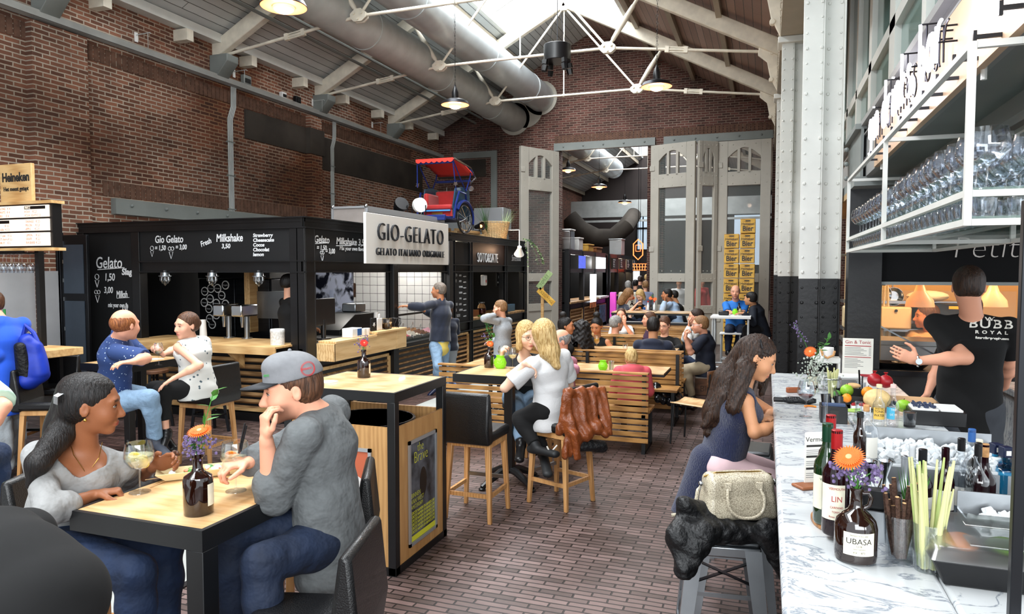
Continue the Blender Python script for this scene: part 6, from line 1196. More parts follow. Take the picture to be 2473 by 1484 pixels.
# ================================================================ organic shapes: signed distance fields meshed with surface nets
A_=lambda *v: np.array(v,dtype=np.float32)
V3=lambda v: np.array((v[0],v[1],v[2]),dtype=np.float32)
def unit(v): v=V3(v); return v/max(1e-9,float(np.linalg.norm(v)))
def f_ec(p0,p1,a0,a1=None,b0=None,b1=None,side=None,flat=False):
    "tapered limb from p0 to p1; radii a (across side) and b; flat cuts the far end square"
    p0,p1=V3(p0),V3(p1); a1=a0 if a1 is None else a1; b0=a0 if b0 is None else b0; b1=(a1 if b0==a0 else b0) if b1 is None else b1
    d=p1-p0; L=float(np.linalg.norm(d)); dh=d/L if L>1e-6 else A_(0,0,1); rnd_=(side is None)
    if not rnd_:
        s=V3(side); s=s-dh*(s@dh) if L>1e-6 else s; s=s/np.linalg.norm(s); f=np.cross(dh,s)
    def fn(P):
        q=P-p0; ax=q@dh; t=np.clip(ax/max(L,1e-6),0,1); 
        if rnd_:
            q=q-(t*L)[:,None]*dh; r=np.sqrt((q*q).sum(1))-(a0+(a1-a0)*t)
        else:
            a=a0+(a1-a0)*t; b=b0+(b1-b0)*t; c=np.minimum(a,b); u=q@s; w=q@f; e=ax-t*L
            k0=np.sqrt((u/a)**2+(w/b)**2+(e/c)**2); k1=np.sqrt((u/a**2)**2+(w/b**2)**2+(e/c**2)**2)+1e-6; r=k0*(k0-1)/k1
        if flat: r=np.maximum(r,ax-L)
        return r
    return fn
def f_el(c,r,R=None):
    c=V3(c); r=V3(r) if not isinstance(r,(int,float)) else A_(r,r,r); R=np.eye(3,dtype=np.float32) if R is None else np.array(R,dtype=np.float32)
    def fn(P):
        q=(P-c)@R.T; k0=np.sqrt(((q/r)**2).sum(1)); k1=np.sqrt(((q/r**2)**2).sum(1))+1e-6; return k0*(k0-1)/k1
    return fn
def f_pl(p,n):
    p=V3(p); n=unit(n)
    return lambda P:(P-p)@n
def smin(a,b,k):
    if k<=0: return np.minimum(a,b)
    h=np.maximum(k-np.abs(a-b),0)/k; return np.minimum(a,b)-h*h*k*.25
def smax(a,b,k): return -smin(-a,-b,k)
def sdf_mesh(name,ops,h,mat,parent=None,disp=None,damp=0.0,pad=.03,world=True,colfn=None,lo=None,hi=None):
    "ops: (kind, fn, k) with kind u/s/i; optional bounds from the caller"
    lo=V3(lo)-pad; hi=V3(hi)+pad; B=8; nb=np.ceil((hi-lo)/(h*B)).astype(int)+1
    ii=np.stack(np.meshgrid(*[np.arange(n) for n in nb],indexing='ij'),-1).reshape(-1,3)
    C=(lo+(ii*B+B/2-.5)*h).astype(np.float32); Rb=h*B*.87; cur=np.full(len(C),9.,np.float32); ms=[]
    for kd,fn,k in ops:
        fc=fn(C)
        if kd=='u': m=fc-Rb*1.2<cur+k+Rb; cur=smin(cur,fc,k)
        elif kd=='s': m=(-fc+Rb*1.2)>cur-k-Rb; cur=smax(cur,-fc,k)
        else: m=(fc+Rb*1.2)>cur-k-Rb; cur=smax(cur,fc,k)
        ms.append(m)
    act=np.abs(cur)<Rb*1.5+damp+h
    ia=np.where(act)[0]
    vol=np.repeat(np.repeat(np.repeat(np.where(cur<0,-1,1).astype(np.float32).reshape(nb),B,0),B,1),B,2)
    loc=np.stack(np.meshgrid(*[np.arange(B)]*3,indexing='ij'),-1).reshape(-1,3)
    for s in range(0,len(ia),600):
        ib=ia[s:s+600]; P=(lo+((ii[ib]*B)[:,None,:]+loc[None])*h).astype(np.float32); n=len(ib)
        v=np.full((n,B**3),9.,np.float32)
        for (kd,fn,k),m in zip(ops,ms):
            mm=m[ib]
            if not mm.any(): continue
            f=fn(P[mm].reshape(-1,3)).reshape(-1,B**3); c=v[mm]
            v[mm]=smin(c,f,k) if kd=='u' else (smax(c,-f,k) if kd=='s' else smax(c,f,k))
        if disp is not None: v+=disp(P.reshape(-1,3)).reshape(n,-1)
        for j,b in enumerate(ib):
            x,y,z=ii[b]*B; vol[x:x+B,y:y+B,z:z+B]=v[j].reshape(B,B,B)
    S_=vol<0; c=np.zeros(tuple(np.array(vol.shape)-1),np.int8); n0,n1,n2=vol.shape
    offs=[(a,b,d) for a in (0,1) for b in (0,1) for d in (0,1)]
    for a,b,d in offs: c+=S_[a:n0-1+a,b:n1-1+b,d:n2-1+d]
    mask=(c>0)&(c<8); idx=np.argwhere(mask); n=len(idx)
    if n==0: print('EMPTY SDF',name); return None
    cv={o:vol[idx[:,0]+o[0],idx[:,1]+o[1],idx[:,2]+o[2]] for o in offs}
    acc=np.zeros((n,3)); cnt=np.zeros(n)
    for o in offs:
        for ax in range(3):
            if o[ax]==0:
                p=list(o); p[ax]=1; p=tuple(p); a,b=cv[o],cv[p]; m=(a<0)!=(b<0); t=np.where(m,a/np.where(m,a-b,1),0)
                pt=np.tile(np.array(o,float),(n,1)); pt[:,ax]+=t; acc[m]+=pt[m]; cnt[m]+=1
    V=(idx+acc/cnt[:,None])*h+lo
    gid=np.full(mask.shape,-1,np.int32); gid[mask]=np.arange(n); Q=[]
    for ax in range(3):
        e=[slice(None)]*3; f=[slice(None)]*3; e[ax]=slice(0,-1); f[ax]=slice(1,None)
        df=S_[tuple(e)]!=S_[tuple(f)]; I=np.argwhere(df); o1,o2=[(1,2),(2,0),(0,1)][ax]
        I=I[(I[:,o1]>0)&(I[:,o2]>0)&(I[:,o1]<mask.shape[o1])&(I[:,o2]<mask.shape[o2])]
        def g(d1,d2): J=I.copy(); J[:,o1]-=d1; J[:,o2]-=d2; return gid[J[:,0],J[:,1],J[:,2]]
        q=np.stack([g(1,1),g(0,1),g(0,0),g(1,0)],1); ins=S_[I[:,0],I[:,1],I[:,2]]; q[~ins]=q[~ins][:,::-1]; Q.append(q)
    Q=np.concatenate(Q); Q=Q[(Q>=0).all(1)]
    me=bpy.data.meshes.new(name); me.vertices.add(n); me.vertices.foreach_set('co',V.astype(np.float32).ravel()); me.loops.add(len(Q)*4); me.polygons.add(len(Q))
    me.loops.foreach_set('vertex_index',Q.ravel().astype(np.int32)); me.polygons.foreach_set('loop_start',np.arange(0,len(Q)*4,4,dtype=np.int32)); me.update(calc_edges=True)
    me.polygons.foreach_set('use_smooth',np.ones(len(Q),bool))
    if colfn is not None:
        ca=me.color_attributes.new('Col','FLOAT_COLOR','POINT'); ca.data.foreach_set('color',colfn(V).astype(np.float32).ravel())
    return finish(me,name,mat,parent,world=world,fix=False)
def folds(amp,fr=26,seed=0,ax=(0,0,1)):
    r=np.random.RandomState(seed); A=r.normal(size=(4,3)).astype(np.float32); A/=np.linalg.norm(A,axis=1)[:,None]; ph=r.uniform(0,6,4)
    def fn(P):
        w=np.sin(P@A[1]*fr*.45+ph[1])*1.3+np.sin(P@A[3]*fr*.3+ph[3])
        x=np.sin(P@A[0]*fr+w+ph[0]); y=np.sin(P@A[2]*fr*1.7+w*1.6+ph[2])
        return (amp*(-np.abs(x)*.9+.45+.35*y)).astype(np.float32)
    return fn
def fr_(fwd,up=(0,0,1)):
    f=unit(fwd); u=V3(up); s=np.cross(f,u); s/=np.linalg.norm(s); u=np.cross(s,f); return np.array([s,f,u],dtype=np.float32)  # rows: right, forward, up
def ik(S,T,l1,l2,pole):
    S,T=V3(S),V3(T); d=T-S; L=float(np.linalg.norm(d)); m=l1+l2
    if L>m*.999: sc=L/(m*.999); l1*=sc; l2*=sc
    dh=d/L; a=(l1*l1-l2*l2+L*L)/(2*L); hh=math.sqrt(max(0,l1*l1-a*a)); p=V3(pole); p=p-dh*(p@dh); p/=max(1e-6,np.linalg.norm(p)); return S+dh*a+p*hh
def vu(u,r,f,z=0):
    "direction as it looks at photo column u: r to the right, f away from the camera"
    a=math.atan((u-CX)/F_PX); rr=unit(R3*math.cos(a)-FH*math.sin(a)); ff=unit(FH*math.cos(a)+R3*math.sin(a)); return unit(rr*r+ff*f+A_(0,0,1)*z)
def hand_ops(ops,w,d,n,th,curl=.35,s=1.0,curls=None,thumb=.6,k=.005,spread=.0):
    "w wrist, d direction, n out of the palm, th toward the thumb"
    w=V3(w); d=unit(d); n=unit(V3(n)-d*(V3(n)@d)); t=np.cross(n,d); t*=np.sign(t@V3(th)) or 1
    ops.append(('u',f_ec(w-d*.01*s,w+d*.03*s,.024*s,.033*s,.018*s,.015*s,t),.012)); ops.append(('u',f_ec(w+d*.03*s,w+d*.078*s,.033*s,.036*s,.015*s,.012*s,t),.010))
    for i,(o,L) in enumerate(((.028,.070),(.0095,.078),(-.0095,.073),(-.027,.056))):
        c=(curls[i] if curls is not None else curl*(1+.12*i)); p=w+d*.08*s+t*o*s-(d*.006*s if i in (0,3) else 0); a=0; dd=unit(d+t*(o*spread*12)); r=.0082*s
        for j,(fl,bend) in enumerate(((.46,.8),(.3,1.05),(.24,.7))):
            a+=c*bend; q=p+(dd*math.cos(a)+n*math.sin(a))*L*fl*s; ops.append(('u',f_ec(p,q,r,r*.92),k)); p=q; r*=.93
    p=w+d*.022*s+t*.026*s; a1=unit(d*.55+t*.75+n*.35*thumb); q=p+a1*.036*s; ops.append(('u',f_ec(p,q,.0125*s,.0105*s),.012)); a2=unit(d*.8+t*.35+n*.55*thumb); q2=q+a2*.03*s; ops.append(('u',f_ec(q,q2,.0100*s,.009*s),k)); a3=unit(d*.85+t*.05+n*.7*thumb); ops.append(('u',f_ec(q2,q2+a3*.022*s,.009*s,.0075*s),k))
SKIN={'light':'e0a88c','pink':'dfa083','tan':'b87a56','brown':'8f5a3c','fair':'e8bba0','olive':'c48c66'}
for a,b in SKIN.items(): M('skin_'+a,b,.5,attr=True,spec=.35,bump=.06,bscale=250)
for n_,a,b in (('black','0b0909','1c1614'),('darkbrown','1c100a','3c2618'),('brown','3a2416','6a4630'),('lightbrown','6a4a2e','9a744c'),('blond','a07c44','dcc088'),('ginger','6a3a1e','a8683a'),('grey','6a6866','b0aeaa'),('greybrown','5a5048','8c8074')): hairm('hair_'+n_,a,b)
M('eye_white','b8b0a8',.25); M('iris','2a1a10',.1)
R3=V3(RT); FH=unit(A_(FW.x,FW.y,0)); Z3=A_(0,0,1)
def person(lab,hip,neck,head,face,side=None,skin='light',hair=('short','brown'),top=None,legs=None,shoes='black_plastic',J={},h=.012,s=1.0,fem=False,up=None,group=None,hs=1.0,extra=None,lips='b05a50',beard=None,eyes=False,noleg=False,belly=0,hands=None,vneck=.0,name='person'):
    """hip, neck, head world points; side = direction toward the person's right shoulder.
    J may hold le re lw rw (elbows, wrists) lk rk la ra (knees, ankles) with optional ld/rd hand directions, ln/rn palm normals"""
    hip,neck,head=V3(hip),V3(neck),V3(head); spine=unit(neck-hip); face=unit(face)
    side=unit(V3(side)-spine*(V3(side)@spine)) if side is not None else unit(np.cross(face,spine)); fwd=unit(np.cross(spine,side))*1.0
    if fwd@face<0 and side is None: fwd=-fwd
    HF=fr_(face,up if up is not None else (0,0,1)); hc=lambda x,y,z: head+(HF.T@A_(x,y,z))*s*hs
    t=T(name,lab,'person',(float(hip[0]),float(hip[1]),0),0,group)
    sw=(.150 if fem else .178)*s; L=float(np.linalg.norm(neck-hip)); ch=hip+spine*L*.72; wa=hip+spine*L*.33
    sh={k:neck-spine*.055*s+side*(sw if k=='r' else -sw) for k in 'lr'}
    g=lambda k,d: V3(J[k]) if k in J else V3(d)
    hj={k:hip+side*((.085 if k=='r' else -.085)*s) for k in 'lr'}
    W_={k:g(k+'w', sh[k]-spine*.32*s+fwd*.28*s-side*(0.05 if k=='r' else -0.05)) for k in 'lr'}
    E_={k:g(k+'e', ik(sh[k],W_[k],.275*s,.24*s,-fwd*.3-A_(0,0,1)+side*(.5 if k=='r' else -.5))) for k in 'lr'}
    for k in 'lr':
        a,b=float(np.linalg.norm(E_[k]-sh[k])),float(np.linalg.norm(W_[k]-E_[k]))
        if k+'e' in J and 'x' not in J and (abs(a/(.275*s)-1)>.22 or abs(b/(.24*s)-1)>.3): E_[k]=ik(sh[k],W_[k],.275*s,.24*s,E_[k]-(sh[k]+W_[k])/2)
    K_={k:g(k+'k', hj[k]+fwd*.4*s) for k in 'lr'}; An={k:g(k+'a', K_[k]-A_(0,0,.4)*s) for k in 'lr'}
    bw=(.150 if fem else .155)*s; hw=(.165 if fem else .15)*s; ww=(.118 if fem else .138)*s; bd=(.095 if fem else .108)*s
    def torso(o,e=0,k=.05):
        o.append(('u',f_ec(hip,wa,hw+e,ww+e,.115*s+e,(.092+belly)*s+e,side),k)); o.append(('u',f_ec(wa,ch,ww+e,bw+e,(.092+belly)*s+e,bd+e,side),k)); o.append(('u',f_ec(ch,neck-spine*.06*s,bw+e,.12*s+e,bd+e,.062*s+e,side),k))
        for q in 'lr': o.append(('u',f_ec(neck-spine*.045*s,sh[q],.044*s+e*.7,.043*s+e*.7),k*.7))
        if fem:
            for x in (-1,1): o.append(('u',f_el(ch+fwd*.075*s+side*x*.062*s-spine*.0*s,(.050*s+e)),.035))
    def arm(o,q,e=0,upto=2.0,k=.02,flat=False):
        S0,E0,W0=sh[q],E_[q],W_[q]
        if upto<1: o.append(('u',f_ec(S0,S0+(E0-S0)*upto,.046*s+e*.8,.044*s+e*1.2,flat=flat),k)); return
        o.append(('u',f_ec(S0,E0,(.042 if fem else .048)*s+e*.8,(.034 if fem else .039)*s+e*.9),k))
        if upto>1:
            f=upto-1; P1=E0+(W0-E0)*f; md=E0+(W0-E0)*min(.35,f*.8); o.append(('u',f_ec(E0,md,(.037 if fem else .042)*s+e,(.038 if fem else .044)*s+e),k)); o.append(('u',f_ec(md,P1,(.038 if fem else .044)*s+e,((.022 if fem else .027)+(1-f)*.012)*s+e,flat=flat),k))
    def leg(o,q,e=0,upto=2.0,k=.03,flat=False):
        o.append(('u',f_ec(hj[q],K_[q],(.088 if not fem else .092)*s+e,.056*s+e),k)); c=K_[q]+(An[q]-K_[q])*.3; bk=unit(np.cross(side,An[q]-K_[q])); 
        o.append(('u',f_ec(K_[q],c,.054*s+e,.054*s+e),k)); f=min(1,upto-1); o.append(('u',f_ec(c,K_[q]+(An[q]-K_[q])*f,.054*s+e,.034*s+e*1.6,flat=flat),k))
    ft={q:(V3(J[q+'t']) if q+'t' in J else An[q]+unit((fwd*1.0)*A_(1,1,0)+A_(0,0,-.15))*.15*s) for q in 'lr'}
    allp=[hip,neck,hc(0,0,.18),hc(0,0,-.12),hc(.09,.13,0),hc(-.09,-.13,0)]+[x for q in 'lr' for x in (sh[q],E_[q],W_[q])]+([] if noleg else [x for q in 'lr' for x in (K_[q],An[q],ft[q])])
    allp=np.array(allp); lo,hi=allp.min(0)-.12*s,allp.max(0)+.12*s
    body=[]; torso(body,-.006)
    body.append(('u',f_ec(neck-spine*.03*s,hc(0,-.02,-.045),(.050 if fem else .058)*s,(.046 if fem else .055)*s),.03))
    jw=.85 if fem else 1.0; HE=lambda c,r,k,kd='u': body.append((kd,f_el(hc(*c),A_(*r)*s*hs,HF),k*hs))
    HE((0,-.018,.035),(.074,.094,.083),.01); HE((0,.022,-.005),(.066,.072,.085),.03); HE((0,.035,-.062),(.050*jw,.050,.045),.03); HE((0,.066,-.098),(.022*jw,.020,.017),.025)
    for x in (-1,1):
        HE((x*.036,.058,-.032),(.026,.026,.026),.03); HE((x*.028,.076,.024),(.026,.013,.010),.018); HE((x*.031,.094,.002),(.015,.014,.011),.010,'s'); HE((x*.077,-.010,-.008),(.008,.017,.029),.006); HE((x*.086,-.006,-.004),(.006,.010,.017),.004,'s')
        HE((x*.030,.074,.001),(.0125,.0125,.0115),.002); HE((x*.012,.093,-.040),(.009,.011,.008),.008)
    body.append(('u',f_ec(hc(0,.082,.012),hc(0,.108,-.034),.0085*s*hs,.0125*s*hs),.012))
    HE((0,.088,-.063),(.024,.011,.0065),.006); HE((0,.087,-.074),(.020,.011,.0075),.006); HE((0,.101,-.0685),(.022,.006,.0012),.002,'s')
    sl=top.get('sleeve',1) if top else 0
    for q in 'lr':
        arm(body,q,-.004)
        if not noleg: leg(body,q,-.006); body.append(('u',f_ec(An[q]-unit(ft[q]-An[q])*.03*s+A_(0,0,-.03)*s,ft[q]+A_(0,0,-.034)*s,.022*s,.016*s),.02))
        hd=unit(J.get(q+'d',W_[q]-E_[q])); hn=J.get(q+'n',A_(0,0,-1) if abs(hd[2])<.9 else -fwd); th=J.get(q+'h',(-side if q=='r' else side)); hp=(hands or {}).get(q,{})
        hand_ops(body,W_[q],hd,hn,th,s=s*1.02,k=.004 if h<.008 else .008,**hp)
    sk=np.array(hexc(SKIN[skin])[:3]); lp=np.array(hexc(lips)[:3]); hcx=np.array(hexc({'black':'0b0909','darkbrown':'1c100a','brown':'3a2416','lightbrown':'6a4a2e','blond':'8a6c40','ginger':'7a4a28','grey':'6a6866','greybrown':'5a5048'}[hair[1]])[:3])
    def colr(P):
        q=(P-head)@HF.T/(s*hs); x,y,z=np.abs(q[:,0]),q[:,1],q[:,2]; g_=lambda d,w_: np.clip(1-d/w_,0,1)[:,None]
        c=np.tile(sk,(len(P),1)); c=c*(1-.12*g_(np.sqrt((x-.04)**2+(y-.07)**2+(z+.03)**2),.03)*np.array([0,1,.8]))
        m=g_(np.sqrt((x/1.9)**2+((z+.069))**2*1.4),.014)*2; m=np.clip(m,0,1)*(y[:,None]>.075); c=c*(1-m)+lp*m
        zb=.026-.25*np.maximum(x-.035,0); m=np.clip(g_(np.abs(z-zb),.007)*1.8,0,1)*((x>.012)&(x<.05)&(y>.055))[:,None]*.8; c=c*(1-m)+hcx*m
        if not eyes: m=np.clip(g_(np.sqrt(((x-.031)/1.7)**2+(z-.001)**2),.0085)*2,0,1)*(y>.05)[:,None]*.85; c=c*(1-m)+np.array([.02,.012,.01])*m
        if beard: m=np.clip((-.035-z)/.02,0,1)*np.clip((y-.0)/.03,0,1)*(1-np.clip(g_(np.sqrt((x/1.9)**2+(z+.069)**2),.013)[:,0]*2,0,1)); m=(m*beard*(np.linalg.norm(q,axis=1)<.15))[:,None]; c=c*(1-m)+hcx*m
        return np.concatenate([c,np.ones((len(P),1))],1)
    sdf_mesh('body',body,h,'skin_'+skin,t,colfn=colr,lo=lo,hi=hi)
    if eyes:
        m=MB(); m2=MB(); ey=MB()
        for x in (-1,1):
            RM=Matrix([list(map(float,r))+[0] for r in HF.T]+[[0,0,0,1]]); c=hc(x*.0305,.0790,.0005); m.ell((0,0,0),(.0122*s*hs,.0098*s*hs,.0056*s*hs),14,10,mt=Matrix.Translation(c.tolist())@RM); c2=hc(x*.0305+.0015*0,.0868,.0008); m2.ell((0,0,0),(.0054*s*hs,.0026*s*hs,.0050*s*hs),10,8,mt=Matrix.Translation(c2.tolist())@RM)
            ey.tube([hc(x*(.0305-.014),.0865,.001),hc(x*(.0305-.006),.0895,.0075),hc(x*.0305,.0898,.0088),hc(x*(.0305+.008),.0885,.007),hc(x*(.0305+.014),.083,.0)],.0013*s*hs,5)
        m.build('eyes','eye_white',t,world=True,smooth=True); m2.build('irises','iris',t,world=True,smooth=True); ey.build('eyelashes','hair_'+('black' if hair[1]=='black' else 'darkbrown'),t,world=True,smooth=True)
    if top:
        VN=top.get('vneck',vneck); e=top.get('e',.008); o=[]; torso(o,e,.045)
        if top.get('hem',1): o.append(('u',f_ec(wa,hip-spine*top.get('hem',1)*.07*s,ww+e+.004,hw+e+.008,(.1+belly)*s+e,.122*s+e,side),.03)); o.append(('i',f_pl(hip-spine*top.get('hem',1)*.085*s,-spine),.004))
        for q in 'lr':
            sq=top.get('sleeve',1); sq=sq[q] if isinstance(sq,dict) else sq
            if sq>0: arm(o,q,e+top.get('se',0),sq,.014,True)
            else: o.append(('s',f_el(sh[q]+side*(.03 if q=='r' else -.03)*s+spine*.0,(.062*s)),.01))
        o.append(('s',f_el(neck+fwd*(.030+VN*.6)*s+spine*(.052-VN*.9)*s,A_(.064+VN*.35,.068,.052+VN)*s,np.array([side,fwd,spine])),.008))
        if top.get('collar'): o.append(('u',f_ec(neck-spine*.01*s,neck+spine*.028*s,.066*s,.062*s),.012)); o.append(('s',f_ec(neck,neck+spine*.06*s,.052*s,.055*s),.004))
        if top.get('hood'): o.append(('u',f_el(neck-fwd*.06*s-spine*.01*s,A_(.12,.06,.05)*s,np.array([side,fwd,spine])),.03)); o.append(('s',f_el(neck+spine*.045*s,A_(.085,.06,.03)*s,np.array([side,fwd,spine])),.01))
        sdf_mesh(top.get('name','shirt'),o,h,top['mat'],t,disp=folds(top.get('fold',.0035),top.get('ff',24),len(bpy.data.objects)%97),damp=.01,lo=lo-.04,hi=hi+.04)
    if legs and not noleg:
        e=legs.get('e',.009); o=[('u',f_ec(hip,wa-spine*.02,hw+e,ww+e,.115*s+e,.095*s+e,side),.04)]
        for q in 'lr': leg(o,q,e,legs.get('len',1.95),.035,True)
        o.append(('s',f_ec(wa+spine*.17*s,wa+spine*.5*s,.2*s),.005)); sdf_mesh(legs.get('name','trousers'),o,h,legs['mat'],t,disp=folds(legs.get('fold',.004),28,len(bpy.data.objects)%89),damp=.01,lo=lo-.04,hi=hi+.04)
    if shoes and not noleg:
        for q in 'lr':
            d=unit(ft[q]-An[q]); a=An[q]-d*.04*s+A_(0,0,-.035)*s; b=ft[q]+d*.03*s+A_(0,0,-.035)*s; u_=unit(np.cross(np.cross(d,A_(0,0,1)),d)); sd_=unit(np.cross(d,u_))
            o=[('u',f_ec(a,b,.036*s,.038*s,.036*s,.026*s,sd_),.02),('u',f_ec(An[q],a+d*.03*s,.042*s,.038*s),.03),('i',f_pl(a-u_*.028*s,-u_),.004)]
            sdf_mesh('shoe',o,h,shoes,t,lo=np.minimum(a,b)-.08,hi=np.maximum(a,b)+.12)
    # hair
    st,hm_=hair[0],'hair_'+hair[1]
    if st!='none':
        o=[]; HO=lambda c,r,k=.01,kd='u': o.append((kd,f_el(hc(*c),A_(*r)*s*hs,HF),k*hs)); dz=hair[2] if len(hair)>2 else 0; hx=[]
        if st=='balding':
            HO((0,-.02,.02),(.081,.101,.080)); HO((0,.1,-.02),(.09,.10,.13),.01,'s'); HO((0,.02,.14),(.055,.085,.065),.01,'s')
        else:
            HO((0,-.020,.036+dz*.5),(.082+dz*.3,.103+dz*.3,.092+dz)); 
            HO((0,-.045,-.015),(.070+dz*.3,.070+dz*.3,.060),.03)
            if st!='cap': HO((0,.096,-.024),(.072,.080,.098),.012,'s')
            else: HO((0,.096,.0),(.09,.080,.098),.012,'s')
        o.append(('s',f_pl(hc(0,-.03,-.062 if st not in ('bob','long','curly') else -.09),HF[2]*1.0+HF[1]*.12),.012))
        for x in (-1,1): HO((x*.085,-.004,-.012),(.022,.018,.030),.006,'s') if st in('short','balding','cap','crop') else None
        if st in ('bun','topbun'): HO((0,-.115,.01) if st=='bun' else (0,-.05,.155),(.034,.034,.034) if st=='bun' else (.052,.05,.045),.02)
        if st=='bob':
            for x in (-1,1): o.append(('u',f_ec(hc(x*.06,-.0,.02),hc(x*.072,.005,-.10),.034*s*hs,.030*s*hs),.02))
            o.append(('u',f_ec(hc(0,-.07,.0),hc(0,-.075,-.10),.06*s*hs,.055*s*hs,.04*s*hs,.04*s*hs,HF[0]),.02))
        ends=J.get('hair',[])
        for a in ends:
            o.append(('u',f_ec(V3(a[0]),V3(a[1]),a[2],a[3],a[2]*a[4] if len(a)>4 else a[2],a[3]*(a[4] if len(a)>4 else 1),a[5] if len(a)>5 else None) if len(a)>4 else f_ec(V3(a[0]),V3(a[1]),a[2],a[3]),.03)); hx+= [V3(a[0]),V3(a[1])]
        hp_=np.array([hc(.12,.12,.24),hc(-.12,-.16,-.18),hc(-.12,.12,.2),hc(.12,-.16,-.18)]+hx); big=hair[3] if len(hair)>3 else .002; fq=hair[4] if len(hair)>4 else 70
        def hd_(P):
            q=(P-head)@HF.T; an=np.arctan2(q[:,0],-q[:,1]+.02); nz=np.sin(q[:,2]*38+3*an)+np.sin(q[:,0]*61+q[:,2]*23)
            if st=='curly': return (big*(np.sin(P[:,0]*fq)*np.sin(P[:,1]*fq+1)*np.sin(P[:,2]*fq)+.6*np.sin(P[:,2]*fq*1.7+2*np.sin(P[:,0]*fq*1.3)))).astype(np.float32)
            return (big*(np.sin(an*28+nz*.7)*.7+np.sin(an*61+nz)*.5)).astype(np.float32)
        sdf_mesh('hair',o,min(h,.01),hm_,t,disp=hd_,damp=.01,lo=hp_.min(0)-.04,hi=hp_.max(0)+.04)
    t['_']=0; del t['_']
    t_info=dict(t=t,head=head,HF=HF,hc=hc,neck=neck,spine=spine,side=side,fwd=fwd,sh=sh,E=E_,W=W_,K=K_,An=An,hip=hip,s=s)
    d1=lambda a,b: round(float(np.linalg.norm(a-b)),2)
    if bpy.app.background and DEBUG: print('P',lab[:30],'tor',d1(hip,neck),'nh',d1(neck,head),'ua',d1(sh['l'],E_['l']),d1(sh['r'],E_['r']),'fa',d1(E_['l'],W_['l']),d1(E_['r'],W_['r']),'th',d1(hj['l'],K_['l']),d1(hj['r'],K_['r']),'sh',d1(K_['l'],An['l']),d1(K_['r'],An['r']),'z',round(float(hip[2]),2),round(float(head[2]),2))
    return t_info
DEBUG=True
# ================================================================ people
R3,F3,Z3=V3(RT),V3(FW),A_(0,0,1); FH=unit(A_(FW.x,FW.y,0)); BK=-FH
def view(r,f,z=0): return unit(R3*r+FH*f+Z3*z)
M('tee_grey_light','8b8b8a',.9,noise=.05,nscale=30,bump=2.2,bscale=13); M('tee_grey','5f6263',.9,noise=.10,nscale=40,bump=2.5,bscale=12); M('denim','132440',.8,noise=.3,nscale=9,bump=2,bscale=14); M('denim_dark','0f1c32',.8,noise=.35,nscale=8,bump=2,bscale=14); M('denim_light','7f9ab4',.8,noise=.2,nscale=8,bump=2,bscale=14)
M('cotton_black','060607',.9,noise=.2,nscale=30); M('cotton_white','dcdcda',.8,sheen=.2); M('cotton_blue','1450c8',.75,noise=.06,nscale=8,sheen=.2); M('navy_cloth','0f182c',.75,noise=.15,nscale=20,sheen=.3); M('khaki','9a8c74',.8,noise=.08,nscale=10)
def dotted(name,base,dot,sc,th,rough=.8):
    m,t,b=nt(name); N=t.nodes; L=t.links; tc=N.new('ShaderNodeTexCoord'); v=N.new('ShaderNodeTexVoronoi'); v.inputs['Scale'].default_value=sc; L.new(tc.outputs['Object'],v.inputs[0]); mt=N.new('ShaderNodeMath'); mt.operation='LESS_THAN'; mt.inputs[1].default_value=th; L.new(v.outputs['Distance'],mt.inputs[0]); mx=N.new('ShaderNodeMix'); mx.data_type='RGBA'; L.new(mt.outputs[0],mx.inputs[0]); mx.inputs[6].default_value=hexc(base); mx.inputs[7].default_value=hexc(dot); L.new(mx.outputs[2],b.inputs['Base Color']); b.inputs['Roughness'].default_value=rough; MATS[name]=m
dotted('blue_dots','223a6c','a8b8cc',30,.17); dotted('white_print','cfcfca','4a5a62',22,.2)
def glasses(I,mt='black_plastic'):
    hc=I['hc']; m=MB()
    for x in (-1,1): m.tube([hc(x*.031+.021*math.cos(a*PI/7),.096-.012*abs(math.cos(a*PI/7))*(1 if x*math.cos(a*PI/7)>0 else 0),.0+.017*math.sin(a*PI/7)) for a in range(14)],.0016,5,closed=True).tube([hc(x*.052,.088,.004),hc(x*.078,.01,.004),hc(x*.08,-.02,-.006)],.0016,5)
    m.tube([hc(-.01,.1,.004),hc(0,.103,.007),hc(.01,.1,.004)],.0016,5).build('glasses',mt,I['t'],world=True)
# 1 woman in pale grey top, near table
H=.0055
I=person('woman with long black half-up hair in a pale grey top at the near table',D(140,1312,2.85),D(208,1080,2.92),D(222,978,2.86),vu(222,.97,-.18,-.1),side=unit(R3*-.86+BK*.52),skin='brown',hair=('long','black',.0,.0016),fem=True,s=1.04,h=H,eyes=True,lips='8a3a34',up=(0,0,1),belly=.01,
  top=dict(mat='tee_grey_light',sleeve=1.45,e=.010,se=.006,fold=.003,hem=1.6,vneck=.07),legs=dict(mat='denim'),
  J=dict(re=D(118,1238,2.62),rw=D(228,1196,2.80),rd=unit(R3*.8+FH*.5+Z3*.05),rn=unit(-Z3+R3*.2),le=D(318,1170,3.22),lw=D(372,1128,3.08),ld=unit(R3*.85+Z3*.35),ln=unit(BK*.7-Z3*.3),lh=Z3,
    rk=D(330,1385,2.62),lk=D(398,1318,2.90),ra=D(330,1650,2.62),la=D(400,1590,2.9),
    hair=[(D(190,950,2.92),D(160,1030,2.95),.085,.075),(D(160,1030,2.95),D(130,1090,2.93),.075,.055),(D(130,1090,2.90),D(85,1150,2.84),.05,.02),(D(165,1025,2.86),D(92,1120,2.70),.06,.04),(D(92,1120,2.70),D(70,1175,2.68),.04,.012)]),
  hands=dict(r=dict(curl=1.25,thumb=1.0),l=dict(curls=[.55,.75,.8,.85],thumb=1.0)))
W1=I; hc=I['hc']
MB().ell(hc(.082,-.004,-.045),.007).build('earring','brass',I['t'],world=True,smooth=True)
